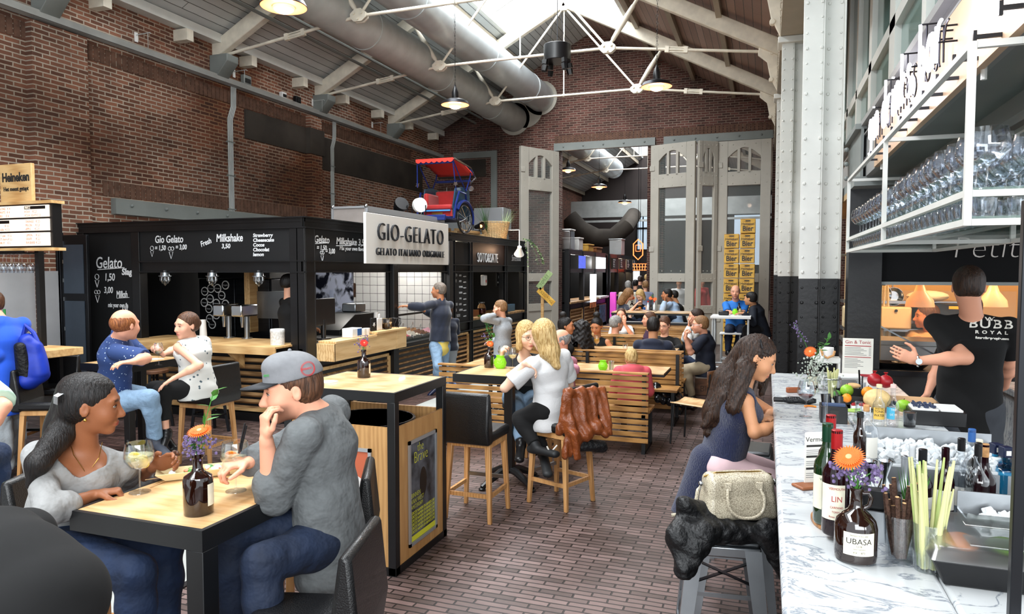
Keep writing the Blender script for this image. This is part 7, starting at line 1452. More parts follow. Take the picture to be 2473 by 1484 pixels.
m=MB(); n0=I['neck']; m.tube([n0+I['fwd']*.02+I['side']*.06+Z3*.03,n0+I['fwd']*.085+I['side']*.045-Z3*.03,n0+I['fwd']*.115-Z3*.10,n0+I['fwd']*.085-I['side']*.045-Z3*.03,n0+I['fwd']*.02-I['side']*.06+Z3*.03],.0016,5).ell(n0+I['fwd']*.118-Z3*.112,(.008,.003,.008)); m.build('necklace','brass',I['t'],world=True)
m=MB(); 
for k in range(5): m.tube([hc(.055-.006*k,-.085-.004*k,.05),hc(.085-.006*k,-.10-.004*k,.04),hc(.075-.006*k,-.10-.004*k,.01)],.003,5)
m.build('hair_clip','chrome',I['t'],world=True,smooth=True)
m=MB()
for k in range(3): c=n0+I['fwd']*(.118+.006*k)-Z3*(.13+.03*k); m.cyl(c,c+V3(I['fwd'])*.004,.006,n=10)
m.build('buttons','cream_label',I['t'],world=True)
fd_=V3(I['W']['l'])+unit(R3*.85+Z3*.35)*.10+Z3*.02; t=T('grilled_bite','charred brown bite of food held in the fingers of the woman in grey','food',fd_); m=MB(); rr=random.Random(2)
for k in range(6): m.ell((rr.uniform(-.014,.014),rr.uniform(-.01,.01),rr.uniform(-.006,.008)),(rr.uniform(.006,.012),)*3,7,5)
m.build('bite',M('charred','4a2a18',.6,noise=.5,nscale=80),t,smooth=True)
pu=T('white_pouch','small white zipped pouch beside the hip of the woman in grey','pouch',D(165,1312,2.66)); MB().ell((0,0,0),(.035,.025,.014),14,8).build('pouch','cotton_white',pu,smooth=True)
# 2 man in cap
I=person('bearded man in grey cap with hand over his mouth at the near table',D(795,1290,2.95),D(768,988,2.90),D(703,942,2.84),vu(703,-.97,-.12,-.12),side=unit(R3*.05+FH*1),skin='pink',hair=('cap','brown',-.004,.0012),s=1.08,h=H,eyes=True,beard=.55,up=unit(Z3+R3*-.12),lips='a86050',
  top=dict(mat='tee_grey',sleeve=dict(l=1.32,r=2),e=.016,se=.012,fold=.005,hem=2.0,vneck=.02),legs=dict(mat='denim_dark'),
  J=dict(le=D(683,1118,2.74),lw=D(643,1062,2.70),ld=unit(Z3*.96+R3*-.06),ln=unit(R3*.75+FH*.6),lh=unit(R3*.8+FH*-.5+Z3*.2),re=D(640,1108,3.02),rw=D(600,1118,2.86),rd=view(-.6,-.5),
     lk=D(632,1362,2.62),rk=D(560,1282,2.78),la=D(640,1640,2.55),ra=D(560,1600,2.8)),
  hands=dict(l=dict(curls=[.8,.9,1.0,1.1],thumb=.35),r=dict(curl=.9)))
W2=I; hc=I['hc']; s_=I['s']
o=[('u',f_el(hc(0,-.016,.045),A_(.089,.111,.098)*s_,I['HF']),.0),('u',f_el(hc(0,.03,.10),A_(.07,.06,.04)*s_,I['HF']),.03),('i',f_pl(hc(0,0,.040),-I['HF'][2]-I['HF'][1]*.10),.006),('s',f_el(hc(0,-.016,.03),A_(.083,.105,.094)*s_,I['HF']),0)]
hb_=np.array([hc(.12,.14,.17),hc(-.12,-.14,.0),hc(-.12,.14,.0),hc(.12,-.14,.17)])
cap_=sdf_mesh('baseball_cap',o,.004,M('cap_grey','77787b',.8,noise=.06,nscale=60),I['t'],lo=hb_.min(0)-.02,hi=hb_.max(0)+.02)
m=MB(); pts=[]
for j in (0,1):
    for a in range(13):
        th=(a/12-.5)*1.9; r_=.096 if j==0 else .172; pts.append(hc(math.sin(th)*(.088 if j==0 else .095),-.01+math.cos(th)*(.100 if j==0 else .185)-(.0 if j==0 else .0),.046-(0 if j==0 else .010)-.02*(th*th)*(.3)))
m.add(pts,[(a,a+1,13+a+1,13+a) for a in range(12)]); vz=m.build('visor',M('visor_dark','24262a',.7),cap_,world=True,smooth=True); vz.modifiers.new('s','SOLIDIFY').thickness=.004
MB().ell(hc(0,-.016,.146),.008).build('cap_button','cap_grey',cap_,world=True,smooth=True)
def on_cap(tx,az_,z0,size,mt,name='lettering'):
    q=text(tx,name,mt,cap_,size,(0,0,0),(1,0,0),(0,0,1),.0004,0.0,'CENTER',.8,world=False); Mi=np.array(wmat(I['t']).inverted())
    for v in q.data.vertices:
        a=az_+v.co.x/.10; z=z0+v.co.z; rz=max(.05,1-((z-.045)/.098)**2)**.5; r1=.0905+.0008-v.co.y; r2=.1125-v.co.y; p=hc(-r1*math.sin(a)*rz,-.016+r2*math.cos(a)*rz+.004,z); p4=Mi@np.array([*p,1]); v.co=p4[:3]
on_cap('ESPE',.45,.078,.052,'red_plastic'); on_cap('RADOS',.50,.068,.012,'p_green')
m=MB(); 
for rad in (.026,.0225): m.tube([hc(-.0915*math.sin(2.0+rad*math.cos(k*PI/14)/.1)*.985,-.016+.1135*math.cos(2.0+rad*math.cos(k*PI/14)/.1)*.985,.075+rad*math.sin(k*PI/14)) for k in range(28)],.0011,4,closed=True)
m.build('stamp_print',M('print_red','c83838',.7),cap_,world=True); on_cap('ESPERADO',2.0,.072,.011,'print_red')
for k in range(2): c=V3(I['neck'])+I['fwd']*(.10+.012*k)-Z3*(.07+.045*k)-I['side']*.0; MB().cyl(c,c+V3(I['fwd'])*.006,.006,n=10).build('button','ink',I['t'],world=True)
# 3 bar woman
I=person('woman with very long dark hair in a navy tunic leaning on the marble bar',D(1738,1122,4.05),D(1795,935,4.0),D(1830,866,3.93),vu(1830,.92,-.06,-.40),side=unit(BK*.98+R3*-.1),skin='olive',hair=('long','darkbrown',.004,.005),fem=True,s=.98,h=.0065,eyes=True,up=unit(Z3+R3*.35),lips='a03a3a',
  top=dict(mat=M('navy_knit','0e1a40',.85,bump=1,bscale=60,stretch=(4,4,.6),sheen=.3),sleeve=0,e=.014,fold=.003,hem=2.6,name='tunic'),legs=dict(mat=M('pink_trousers','d8b8bc',.75),len=1.9),
  J=dict(x=1,re=D(1822,1046,3.80),rw=D(1893,1022,3.86),rd=unit(R3*.95-Z3*.06),le=D(1868,1000,4.25),lw=D(1850,1010,3.98),ld=unit(R3*-.1+BK*.6+R3*.3),rk=D(1862,1165,3.95),lk=D(1890,1150,4.15),ra=D(1850,1330,4.0),la=D(1885,1330,4.15),
    hair=[(D(1812,850,4.02),D(1770,925,4.06),.09,.11),(D(1770,925,4.06),D(1735,1000,4.04),.11,.09),(D(1735,1000,4.04),D(1712,1045,4.02),.085,.03),(D(1752,960,3.98),D(1700,1030,3.98),.05,.015),(D(1800,890,3.88),D(1770,985,3.84),.055,.04),(D(1845,900,4.05),D(1840,950,4.05),.03,.02)]),hands=dict(r=dict(curl=.12,spread=.02),l=dict(curl=.35)))
W3=I
o=[('u',f_ec(D(1738,1120,4.03),D(1700,1260,4.05),.17,.20,.12,.13,R3),.03),('i',f_pl(D(1700,1235,4.05),(0,0,-1)),.01),('i',f_pl(D(1762,1150,4.0),unit(R3*.85+Z3*.45)),.03)]
sdf_mesh('tunic_skirt',o,.01,'navy_knit',I['t'],disp=folds(.004,20,3),damp=.01,lo=D(1640,1270,4.3).xyz if False else V3(D(1738,1200,4.05))-.35,hi=V3(D(1738,1200,4.05))+.35)
m=MB(); w0=V3(I['W']['r']); d0=unit(w0-I['E']['r'])
for k,dd in enumerate((.012,.03,.055)):
    c=w0-d0*dd; u_=unit(np.cross(d0,Z3)); v_=np.cross(d0,u_); m.tube([c+(u_*math.cos(a*PI/8)+v_*math.sin(a*PI/8))*.034+d0*.004*math.sin(a*PI/4+k) for a in range(16)],.0022,5,closed=True)
m.build('bangles','brass',I['t'],world=True,smooth=True)
MB().tube([I['hc'](.06,-.03,.10),I['hc'](.078,-.02,.085),I['hc'](.085,.0,.06)],.006,6).build('hair_clip','black_plastic',I['t'],world=True)
# handbag
hbp=D(1782,1190,3.12); hbp.z=0
bg=T('handbag','cream snakeskin bowling handbag standing on the black jacket','handbag',D(1780,1252,3.14)); bm_=V3(D(1780,1248,3.14)); bx_=unit(R3+FH*.1); by_=unit(np.cross(Z3,bx_))
m_,t_,b_=nt('snakeskin'); N=t_.nodes; L=t_.links; tc=N.new('ShaderNodeTexCoord'); mp=N.new('ShaderNodeMapping'); mp.inputs['Scale'].default_value=(1,1,1.5); L.new(tc.outputs['Object'],mp.inputs[0]); v=N.new('ShaderNodeTexVoronoi'); v.feature='DISTANCE_TO_EDGE'; v.inputs['Scale'].default_value=105; L.new(mp.outputs[0],v.inputs[0]); cr=N.new('ShaderNodeValToRGB'); cr.color_ramp.elements[0].position=.02; cr.color_ramp.elements[0].color=hexc('8a7f6c'); cr.color_ramp.elements[1].position=.12; cr.color_ramp.elements[1].color=hexc('c9bfa8'); L.new(v.outputs[0],cr.inputs[0]); L.new(cr.outputs[0],b_.inputs['Base Color']); b_.inputs['Roughness'].default_value=.25; bp=N.new('ShaderNodeBump'); bp.inputs['Strength'].default_value=.4; bp.inputs['Distance'].default_value=.002; L.new(v.outputs[0],bp.inputs['Height']); L.new(bp.outputs[0],b_.inputs['Normal']); MATS['snakeskin']=m_
def box_sdf(c,hx,hy,hz,r,taper=0):
    c=V3(c)
    def fn(P):
        q=P-c; x,y,z=q@bx_,q@by_,q[:,2]; k=1-taper*np.clip((z+hz)/(2*hz),0,1); d=np.stack([np.abs(x)-hx*k+r,np.abs(y)-hy*(1-.55*taper*4*np.clip((z+hz)/(2*hz),0,1))+r,np.abs(z+.018*np.cos(x*14)*0)-hz+r],1); return np.sqrt((np.maximum(d,0)**2).sum(1))+np.minimum(d.max(1),0)-r
    return fn
c0_=bm_+Z3*.10
sdf_mesh('bag_body',[('u',box_sdf(c0_,.165,.082,.098,.03,.13),0)],.004,'snakeskin',bg,disp=folds(.0045,22,5),damp=.01,lo=c0_-.22,hi=c0_+.22)
m=MB(); P=lambda x,y,z: c0_+bx_*x+by_*y+Z3*z
m.tube([P(-.155,0,.085),P(-.1,0,.10),P(.1,0,.10),P(.155,0,.085)],.004,6); m.build('zip','brass',bg,world=True)
for sgn,nm_ in ((-1,1),(1,1)):
    m=MB(); m.tube(smooth_pts([P(-.07,sgn*.062,.05),P(-.082,sgn*.09,.01),P(-.07,sgn*.105,-.04),P(-.03,sgn*.112,-.066),P(.03,sgn*.112,-.066),P(.07,sgn*.105,-.04),P(.082,sgn*.09,.01),P(.07,sgn*.062,.05)],4) if sgn<0 else smooth_pts([P(-.07,.05,.07),P(-.06,.06,.03),P(0,.08,-.02),P(.06,.06,.03),P(.07,.05,.07)],4),.007,8); m.build('handle','snakeskin',bg,world=True,smooth=True)
m=MB()
for x in (-.07,.07): m.cb(P(x,-.066,.055),(.03,.012,.035))
m.build('handle_tabs','snakeskin',bg,world=True,bevel=.003)
MB().tube(smooth_pts([P(-.16,0,.06),P(-.185,-.01,.03),P(-.20,-.02,-.02),P(-.235,-.01,-.07),P(-.30,0,-.085)],4),[.003]*4+[.008]*13,8).build('strap','snakeskin',bg,world=True,smooth=True); m=MB()
for x in (-.17,.17): m.ell(P(x,-.005,.055),(.012,.008,.012)).tube([P(x,0,.05),P(x*1.08,-.01,.02)],.005,6)
m.build('clasps','chrome',bg,world=True,smooth=True)
# black jacket under the bag
jk=T('puffer_jacket','black nylon jacket heaped over the metal stool under the handbag','jacket',(-.17,3.3,.73)); o=[]
for a,b,r0,r1 in (((1668,1262,3.05),(1870,1262,3.2),.045,.045),((1680,1285,3.0),(1875,1290,3.1),.05,.045),((1675,1245,3.1),(1640,1300,3.0),.05,.05),((1640,1290,3.0),(1650,1370,2.96),.05,.035),((1700,1290,2.98),(1655,1380,2.94),.055,.035),((1850,1280,3.0),(1885,1360,3.05),.05,.04),((1870,1300,3.1),(1895,1390,3.1),.05,.03),((1670,1240,3.2),(1860,1245,3.3),.05,.05),((1655,1225,3.05),(1690,1240,3.1),.045,.05)): o.append(('u',f_ec(D(*a),D(*b),r0,r1),.03))
jl=V3(D(1770,1290,3.05)); sdf_mesh('jacket',o,.0065,M('nylon_black','0b0c0e',.55,noise=.1,nscale=20,bump=1.5,bscale=30),jk,disp=folds(.008,55,8),damp=.02,lo=jl-.42,hi=jl+.42)
# 4 barman
I=person('barman with short cropped hair in a black T-shirt with white back print, seen from behind',D(2338,985,4.35),D(2348,764,4.25),D(2339,693,4.20),vu(2337,-.06,1,-.05),side=vu(2345,1,-.06),skin='pink',hair=('crop','darkbrown',-.003,.001),s=1.05,h=.007,
  top=dict(mat='cotton_black',sleeve=.72,e=.012,se=.008,fold=.005,hem=1.5,ff=18),legs=dict(mat=M('grey_trousers','33363c',.8,noise=.1,nscale=15)),
  J=dict(le=D(2282,882,4.18),lw=D(2216,872,4.25),ld=unit(R3*-.85+Z3*.35+FH*.3),ln=unit(Z3*.2+FH*1),lh=Z3,re=D(2448,885,4.3),rw=D(2425,935,4.6),rd=unit(R3*-.3+Z3*-.6+FH*.6),lk=D(2310,1150,4.3),rk=D(2385,1150,4.3),la=D(2310,1330,4.3),ra=D(2385,1330,4.3)),hands=dict(l=dict(curl=.3,thumb=.2,spread=.04)))
c=V3(I['W']['l']); d0=unit(c-I['E']['l']); u_=unit(np.cross(d0,Z3)); v_=np.cross(d0,u_); MB().tube([c-d0*.0+(u_*math.cos(a*PI/8)+v_*math.sin(a*PI/8))*.033 for a in range(16)],.006,6,closed=True).cyl(c-u_*.028,c-u_*.040,.018,n=16).build('wristwatch','chrome',I['t'],world=True,smooth=True)
bk0=V3(D(2392,778,4.07)); fx_=unit(R3); nn=unit(BK)
def back_text(tx,u,v,s2,sx=1,mt='paper',sp=1.0):
    q=text(tx,'lettering',mt,I['t'],s2,(0,0,0),(1,0,0),(0,0,1),.0006,.001,'CENTER',sx,spacing=sp,world=False); return q
import mathutils
def project_on(obj_name_mesh,q,c,X,Z,dirn,par):
    bv=mathutils.bvhtree.BVHTree.FromPolygons([tuple(v.co) for v in obj_name_mesh.data.vertices],[tuple(p.vertices) for p in obj_name_mesh.data.polygons]); Mi=wmat(par).inverted(); d=(Mi.to_3x3()@Vector(dirn.tolist())).normalized()
    for v in q.data.vertices:
        w_=V3(c)+X*v.co.x+Z*v.co.z; o_=Mi@Vector((w_-dirn*.4).tolist()); h=bv.ray_cast(o_,d); e=.0015-v.co.y*.8
        v.co=(h[0]-d*e) if h[0] is not None else Mi@Vector(w_.tolist())
shirt=[o for o in bpy.data.objects if o.parent==I['t'] and o.name.startswith('shirt')][0]
for tx,u,v,s2,sx,sp in (('BUBB',2392,793,.072,1.15,1.15),('R O Y A L',2394,807,.026,1.2,1.2),('funserlivepeople.com',2396,820,.019,1,1)):
    q=back_text(tx,u,v,s2,sx,sp=sp); project_on(shirt,q,D(u,v,4.1),vu(u,1,0),Z3,unit(D(u,v,4.1)-Vector((0,0,CAM_H))),I['t'])
q=text('W','lettering','paper',I['t'],.03,(0,0,0),(1,0,0),(0,0,1),.0006,.001,'CENTER',1.5,world=False); project_on(shirt,q,D(2390,775,4.1),vu(2390,1,0),Z3,unit(D(2390,775,4.1)-Vector((0,0,CAM_H))),I['t'])
# 5 person bottom left (black sweater)
I=person('person in a black sweater bending over in the bottom left corner, seen from behind',D(70,1475,1.62),D(-150,1330,1.72),D(-330,1400,1.8),view(-.9,.3),side=unit(FH*.9+R3*.2),skin='light',hair=('short','brown'),s=1.0,h=.008,belly=.03,
  top=dict(mat='cotton_black',sleeve=2,e=.03,fold=.003,hem=0,ff=14),legs=dict(mat='cotton_black'),J=dict(le=D(-200,1700,1.6),lw=D(-300,1750,1.7),re=D(-200,1600,1.9),rw=D(-300,1700,1.9),lk=D(-180,1640,1.5),rk=D(-160,1600,1.85),la=D(-150,2200,1.5),ra=D(-120,2000,1.85)))
dk='darkbrown'
def top(mat,sleeve=2,**k): return dict(mat=mat,sleeve=sleeve,**k)
# ---- around the dotted-shirt table
I=person('balding man in a blue dotted T-shirt and pale jeans with his back turned',D(272,962,6.15),D(286,812,6.0),D(303,786,5.95),vu(303,.75,.62),side=unit(R3*.45+BK*.9),skin='pink',hair=('balding','ginger'),s=1.12,h=.009,top=top('blue_dots',.95,e=.016,se=.006,hem=1,fold=.004),legs=dict(mat='denim_light'),
  J=dict(x=1,re=D(352,866,5.8),rw=D(322,874,5.64),rd=vu(322,-.9,-.3),le=D(345,866,6.3),lw=D(318,874,6.15),ld=vu(318,-.9,-.4),rk=D(362,962,6.0),lk=D(372,958,6.4),ra=D(378,1062,6.15),la=D(368,1060,6.5),rt=D(400,1085,6.05),lt=D(395,1080,6.4)),shoes=M('sneaker_grey','3a3f4a',.6))
I=person('woman in a sleeveless white printed blouse and black trousers holding a wine glass',D(478,935,6.45),D(463,818,6.4),D(450,787,6.35),vu(450,-.80,-.55,-.05),side=unit(FH*.8+R3*.4),skin='light',hair=('bun','brown'),fem=True,s=1.0,h=.008,eyes=True,top=top('white_print',0,e=.018,hem=1.1,fold=.005),legs=dict(mat='cotton_black',len=1.7),
  J=dict(le=D(458,885,6.2),lw=D(418,915,6.15),ld=vu(418,-.8,0,-.5),re=D(392,850,6.5),rw=D(393,857,6.25),rd=vu(390,-.3,-.3,.5),rn=vu(390,-1,0),rh=Z3,lk=D(388,945,6.2),rk=D(372,940,6.4),la=D(402,1045,6.2),ra=D(395,1040,6.4),lt=D(390,1075,6.1),rt=D(415,1070,6.3)),hands=dict(r=dict(curl=.9),l=dict(curl=.2)))
wineglass('wine_glass','stemmed glass of amber wine held by the woman in the white blouse',D(383,858,6.2)-Vector((0,0,.09)),.04,.2,.45,wine='yellow_liquid',wl=.35)
cd2=T('table_napkin','small white paper napkin on the table by the dotted-shirt man','napkin',W(376,868,z=1.002)); MB().bx(-.06,.06,-.05,.05,0,.003).build('paper','paper',cd2)
# ---- left edge
I=person('person in a bright blue long top and grey joggers with a blue backpack',D(12,955,6.6),D(5,772,6.6),D(-28,735,6.55),vu(0,-.9,-.3),side=unit(FH*.9+R3*.3),skin='light',hair=('short','brown'),s=1.05,h=.01,top=top('cotton_blue',2,e=.03,hem=2,fold=.01,ff=16),legs=dict(mat=M('jogger_grey','8c9296',.9,bump=.3,bscale=60),e=.03,fold=.012),
  J=dict(le=D(-40,870,6.4),lw=D(-80,900,6.3),re=D(-10,870,6.8),rw=D(-50,900,6.9),lk=D(5,1060,6.5),rk=D(35,1055,6.8),la=D(8,1140,6.5),ra=D(25,1135,6.9),lt=D(40,1160,6.4),rt=D(55,1150,6.8)))
bpk=T('backpack','blue backpack with dark side worn by the person at the left edge','backpack',D(72,870,6.6)); c=V3(D(70,865,6.62)); o=[('u',f_ec(c+Z3*.16,c-Z3*.2,.10,.13,.07,.10,FH),.03),('u',f_ec(c+Z3*.1+R3*.06,c-Z3*.15+R3*.09,.07,.09),.04)]; sdf_mesh('pack',o,.01,M('pack_blue','1030a0',.5,noise=.1,nscale=20),bpk,disp=folds(.008,20,2),damp=.01,lo=c-.4,hi=c+.4)
o=[('u',f_ec(c+Z3*.12-FH*.05+BK*.07,c-Z3*.16+BK*.07,.05,.07,.04,.05,R3),.02)]; sdf_mesh('side_panel',o,.01,'nylon_black',bpk,lo=c-.35,hi=c+.35); MB().tube([c+Z3*.2-R3*.05,c+Z3*.31-R3*.02,c+Z3*.24+R3*.05,c+Z3*.12+R3*.1],.02,8).build('strap','pack_blue',bpk,world=True,smooth=True)
I=person('person in a pale green T-shirt at the left edge with only an elbow showing',D(-150,1130,4.0),D(-110,900,4.0),D(-110,850,4.0),vu(0,-.5,.8),skin='pink',hair=('short','brown'),s=1.0,h=.012,top=top(M('mint_tee','b8d8c4',.8),.8,e=.018,se=.012),legs=dict(mat='denim'),J=dict(re=D(2,1020,3.8),rw=D(-60,1080,3.75),side=0),side=unit(R3*.9+FH*.1))
# ---- at the stall hatch
I=person('man in a navy jacket and light jeans reaching into the gelato stall hatch',D(1062,838,10.9),D(1066,728,10.9),D(1059,702,10.9),vu(1060,-.95,.25),side=unit(FH*.75+R3*.65),skin='tan',hair=('short','greybrown',.0),s=1.02,h=.011,top=top('navy_cloth',2,e=.022,hem=-1.0,collar=1,name='jacket',fold=.006),legs=dict(mat='denim_light',e=.012),
  J=dict(le=D(1018,742,10.6),lw=D(985,740,10.6),ld=vu(985,-1,0,.1),re=D(1040,770,11.1),rw=D(1025,752,10.9),rd=vu(1020,-.8,0,.4),lk=D(1058,885,10.7),rk=D(1072,885,11.0),la=D(1056,932,10.85),ra=D(1076,930,11.1),lt=D(1040,946,10.8),rt=D(1062,942,11.0)),shoes='navy')
o=[('u',f_ec(I['hip']+I['spine']*.05,I['hip']-I['spine']*.02,.162,.168,.128,.135,I['side']),.01)]; sdf_mesh('yellow_shirt_hem',o,.011,M('yellow_cloth','d8c060',.8),I['t'],lo=I['hip']-.3,hi=I['hip']+.3)
o=[('i',f_pl((0,0,0),(0,0,1)),0)]
I=person('child with blue shoes half hidden behind the man in the navy jacket',D(1088,838,11.4),D(1085,770,11.4),D(1083,752,11.4),vu(1085,-.4,.9),skin='light',hair=('short','brown'),s=.75,h=.013,top=top('navy_cloth'),legs=dict(mat='jogger_grey'),J=dict(lk=D(1086,880,11.4),rk=D(1092,880,11.4),la=D(1090,920,11.4),ra=D(1095,920,11.4),lt=D(1078,930,11.3),rt=D(1104,932,11.3)),shoes='blue_label')
I=person('boy in a grey long-sleeved top rubbing his face beside the corrugated wall',D(1214,865,9.6),D(1214,768,9.6),D(1207,745,9.55),vu(1207,-.93,.1,-.1),side=unit(FH*.8+R3*.5),skin='light',hair=('short','lightbrown',.004,.003),s=.86,h=.01,top=top(M('marl_grey','9aa0a6',.9,noise=.1,nscale=60),2,e=.014),legs=dict(mat='denim'),
  J=dict(le=D(1188,795,9.4),lw=D(1195,762,9.45),ld=unit(Z3),ln=vu(1195,1,.2),lk=D(1212,930,9.5),rk=D(1222,930,9.6),la=D(1212,990,9.5),ra=D(1222,990,9.6)),hands=dict(l=dict(curl=1.0)))
# ---- two women at the pedestal table
I=person('woman with curly blonde bob and glasses in a black top at the pedestal table',D(1262,960,6.95),D(1266,858,6.85),D(1272,812,6.75),vu(1272,.45,-.85,-.12),side=unit(R3*-.92+FH*-.25),skin='fair',hair=('bob','blond',.008,.004),fem=True,s=1.1,h=.008,eyes=True,top=top(M('top_charcoal','1c1e20',.85),.6,e=.012,vneck=.05),legs=dict(mat='denim_light'),
  J=dict(re=D(1222,905,6.65),rw=D(1212,868,6.55),rd=vu(1212,0,-.2,.9),rn=vu(1212,1,0),le=D(1305,905,6.7),lw=D(1262,902,6.4),ld=vu(1262,-1,-.1),rk=D(1246,985,6.45),lk=D(1290,985,6.5),ra=D(1258,1068,6.2),la=D(1285,1060,6.3),rt=D(1255,1095,6.05),lt=D(1290,1080,6.1)),hands=dict(r=dict(curl=.8),l=dict(curl=.5)))
glasses(I)
I=person('woman with long straight blonde hair in a white T-shirt, seen from behind',D(1335,985,5.75),D(1322,855,5.7),D(1310,812,5.68),vu(1310,-.45,.85,-.12),side=unit(R3*.72+BK*-.55),skin='fair',hair=('long','blond',.006,.003),fem=True,s=1.06,h=.007,top=top(M('white_tee','cfcfcf',.8,bump=.2,bscale=90),.75,e=.014,se=.012,hem=1.8,fold=.005),legs=dict(mat='cotton_black'),
  J=dict(hair=[(D(1312,800,5.62),D(1328,850,5.62),.09,.085,.75,R3),(D(1328,850,5.62),D(1345,885,5.58),.075,.03)],le=D(1238,908,5.55),lw=D(1268,880,5.55),ld=vu(1262,.5,.2,-.3),re=D(1375,930,5.95),rw=D(1320,905,6.05),lk=D(1258,1012,5.8),rk=D(1280,1005,5.95),la=D(1292,1075,5.65),ra=D(1312,1090,5.75),lt=D(1335,1085,5.5),rt=D(1322,1130,5.5)),hands=dict(l=dict(curl=.5)),shoes=M('sneaker_black','16181a',.6))
m=MB(); a_=V3(D(1330,1085,5.52)); 
m.tube(smooth_pts([a_+R3*-.03+Z3*.02,a_+R3*-.0+Z3*-.02,a_+R3*.05+Z3*.03],4),.006,5); m.build('shoe_stripe','paper',I['t'],world=True)
scf=T('scarf','small pink and green patterned scarf hanging between the two women at the pedestal table','scarf',D(1300,900,6.0)); MB().grid(lambda a,b:(.04*a-.02+.02*b,.015*math.sin(a*12+b*3),-.4*b),6,12).build('cloth',M('scarf_print','a8908a',.8,noise=.5,nscale=30),scf,smooth=True).modifiers.new('s','SOLIDIFY').thickness=.01
# leather jacket over stool
lj=T('leather_jacket','tan brown leather biker jacket draped over the back of a bar stool','jacket',(-1.4,5.45,.3)); o=[]
for a,b,a0,a1,b0,b1 in (((1365,948,5.44),(1452,942,5.64),.03,.03,.03,.03),((1408,955,5.53),(1405,1040,5.46),.125,.13,.035,.045),((1380,1020,5.42),(1370,1100,5.42),.055,.045,.035,.03),((1450,955,5.62),(1466,1048,5.5),.05,.045,.04,.035),((1368,955,5.42),(1352,1045,5.42),.04,.035,.03,.03),((1440,1035,5.48),(1400,1060,5.42),.05,.05,.04,.04),((1388,1050,5.37),(1392,1108,5.38),.035,.03,.025,.02)): o.append(('u',f_ec(D(*a),D(*b),a0,a1,b0,b1,R3*.9+FH*.45),.035))
c=V3(D(1410,1015,5.5)); dr=unit(R3*.9+FH*.45)
def drape(P):
    x=P@dr; z=P[:,2]; return (.008*np.sin(x*52+1.2*np.sin(z*11)+z*4)+.003*np.sin(x*110+z*20+1.5*np.sin(z*19))+.0015*np.sin(z*80+x*30)).astype(np.float32)
sdf_mesh('leather',o,.006,M('tan_jacket','7a3e1c',.35,noise=.15,nscale=8,bump=.8,bscale=35),lj,disp=drape,damp=.025,lo=c-.4,hi=c+.4)
o=[('u',f_ec(D(1405,1075,5.46),D(1455,1080,5.52),.05,.045),.02)]; sdf_mesh('lining',o,.008,'nylon_black',lj,disp=folds(.008,30,4),damp=.02,lo=c-.4,hi=c+.4)
# ---- benches
def seated(lab,u,v,w_,face,skin,hair,tp,s=1.0,fem=False,h=.012,J=None,side=None,dv=0,eyes=False,lean=.0,legs='denim',hands=None,shirtname='shirt'):
    "half hidden seated sitter: head at the pixel, body hung below it"
    hd=V3(D(u,v,w_)); f=unit(face*A_(1,1,0)); sd=side if side is not None else unit(np.cross(f,Z3)); bf=unit(np.cross(Z3,sd)); nk=hd-Z3*.175*s-bf*.03; hp=V3((nk[0],nk[1],0))-bf*lean+Z3*max(.50,nk[2]-.50*s)
    j=dict(lk=hp+bf*.42*s-sd*.1+Z3*-.0,rk=hp+bf*.42*s+sd*.1,la=hp+bf*.44*s-sd*.1-Z3*.40,ra=hp+bf*.44*s+sd*.1-Z3*.40); j.update(J or {})
    return person(lab,hp,nk,hd,face,side=sd,skin=skin,hair=hair,top=tp,legs=dict(mat=legs),s=s,h=h,fem=fem,J=j,eyes=eyes,hands=hands)
I=seated('grey-haired man in a pink shirt with glasses at the first long table',1352,825,7.5,vu(1352,-.75,-.25,-.15),'pink',('balding','grey'),top(M('pink_shirt','c8879a',.8),2,e=.016,collar=1),1.05,h=.011,side=unit(FH*.8+R3*.6),J=dict(x=1,le=D(1386,893,7.3),lw=D(1352,897,7.1))); glasses(I,'steel')
I=seated('young woman with a dark topknot facing right behind the pink shirt',1368,788,9.4,vu(1368,.95,-.1),'tan',('topbun','black'),top('cotton_black'),.98,True)
I=seated('woman with very long curly black hair seen from behind',1405,815,9.7,vu(1405,.35,.93),'olive',('curly','black',.01,.010,55),top('cotton_white'),1.0,True,J=dict(hair=[(D(1404,795,9.66),D(1403,852,9.66),.13,.19),(D(1398,830,9.6),D(1396,850,9.6),.13,.15)]))
I=seated('woman with a dark bun in a black lace tank top looking down at the table',1441,788,10.9,vu(1441,-.35,-.9,-.35),'tan',('topbun','black'),top('cotton_black',0),1.08,True,h=.01,eyes=True,J=dict(le=D(1470,840,10.8),lw=D(1470,868,10.6)))
I=seated('grey-haired man with glasses in a dark green sweater',1489,782,11.9,vu(1489,.75,.5),'pink',('short','grey'),top(M('green_knit','2c3820',.85)),1.12); glasses(I)
I=seated('woman in a white T-shirt resting her cheek on her hand',1500,762,13.0,vu(1500,-.1,-1,0),'pink',('cap','brown',.0),top('cotton_white',.8),1.05,True,eyes=True,J=dict(le=D(1521,800,12.8),lw=D(1508,782,12.7),ld=unit(Z3)))
I=seated('broad man in a navy hooded sweatshirt seen from behind',1578,790,9.75,vu(1578,.1,.99,-.1),'olive',('short','black'),top(M('hoodie_navy','131b30',.85,sheen=.2),2,e=.03,hood=1),1.12,h=.01,J=dict(le=D(1545,852,9.9),lw=D(1570,862,10.2),re=D(1642,855,9.8),rw=D(1610,862,10.2)))
I=seated('young man with glasses in black facing the hoodie man',1604,786,10.9,vu(1604,-.35,-.9,-.2),'light',('short','brown',.006,.004),top('cotton_black'),1.05,eyes=True,J=dict(le=D(1642,840,10.6),lw=D(1620,850,10.5))); glasses(I)
I=seated('person in a purple top behind the hoodie man facing left',1567,772,11.3,vu(1567,-.95,-.2),'pink',('short','brown'),top(M('purple_cloth','3a2238',.85)),1.0)
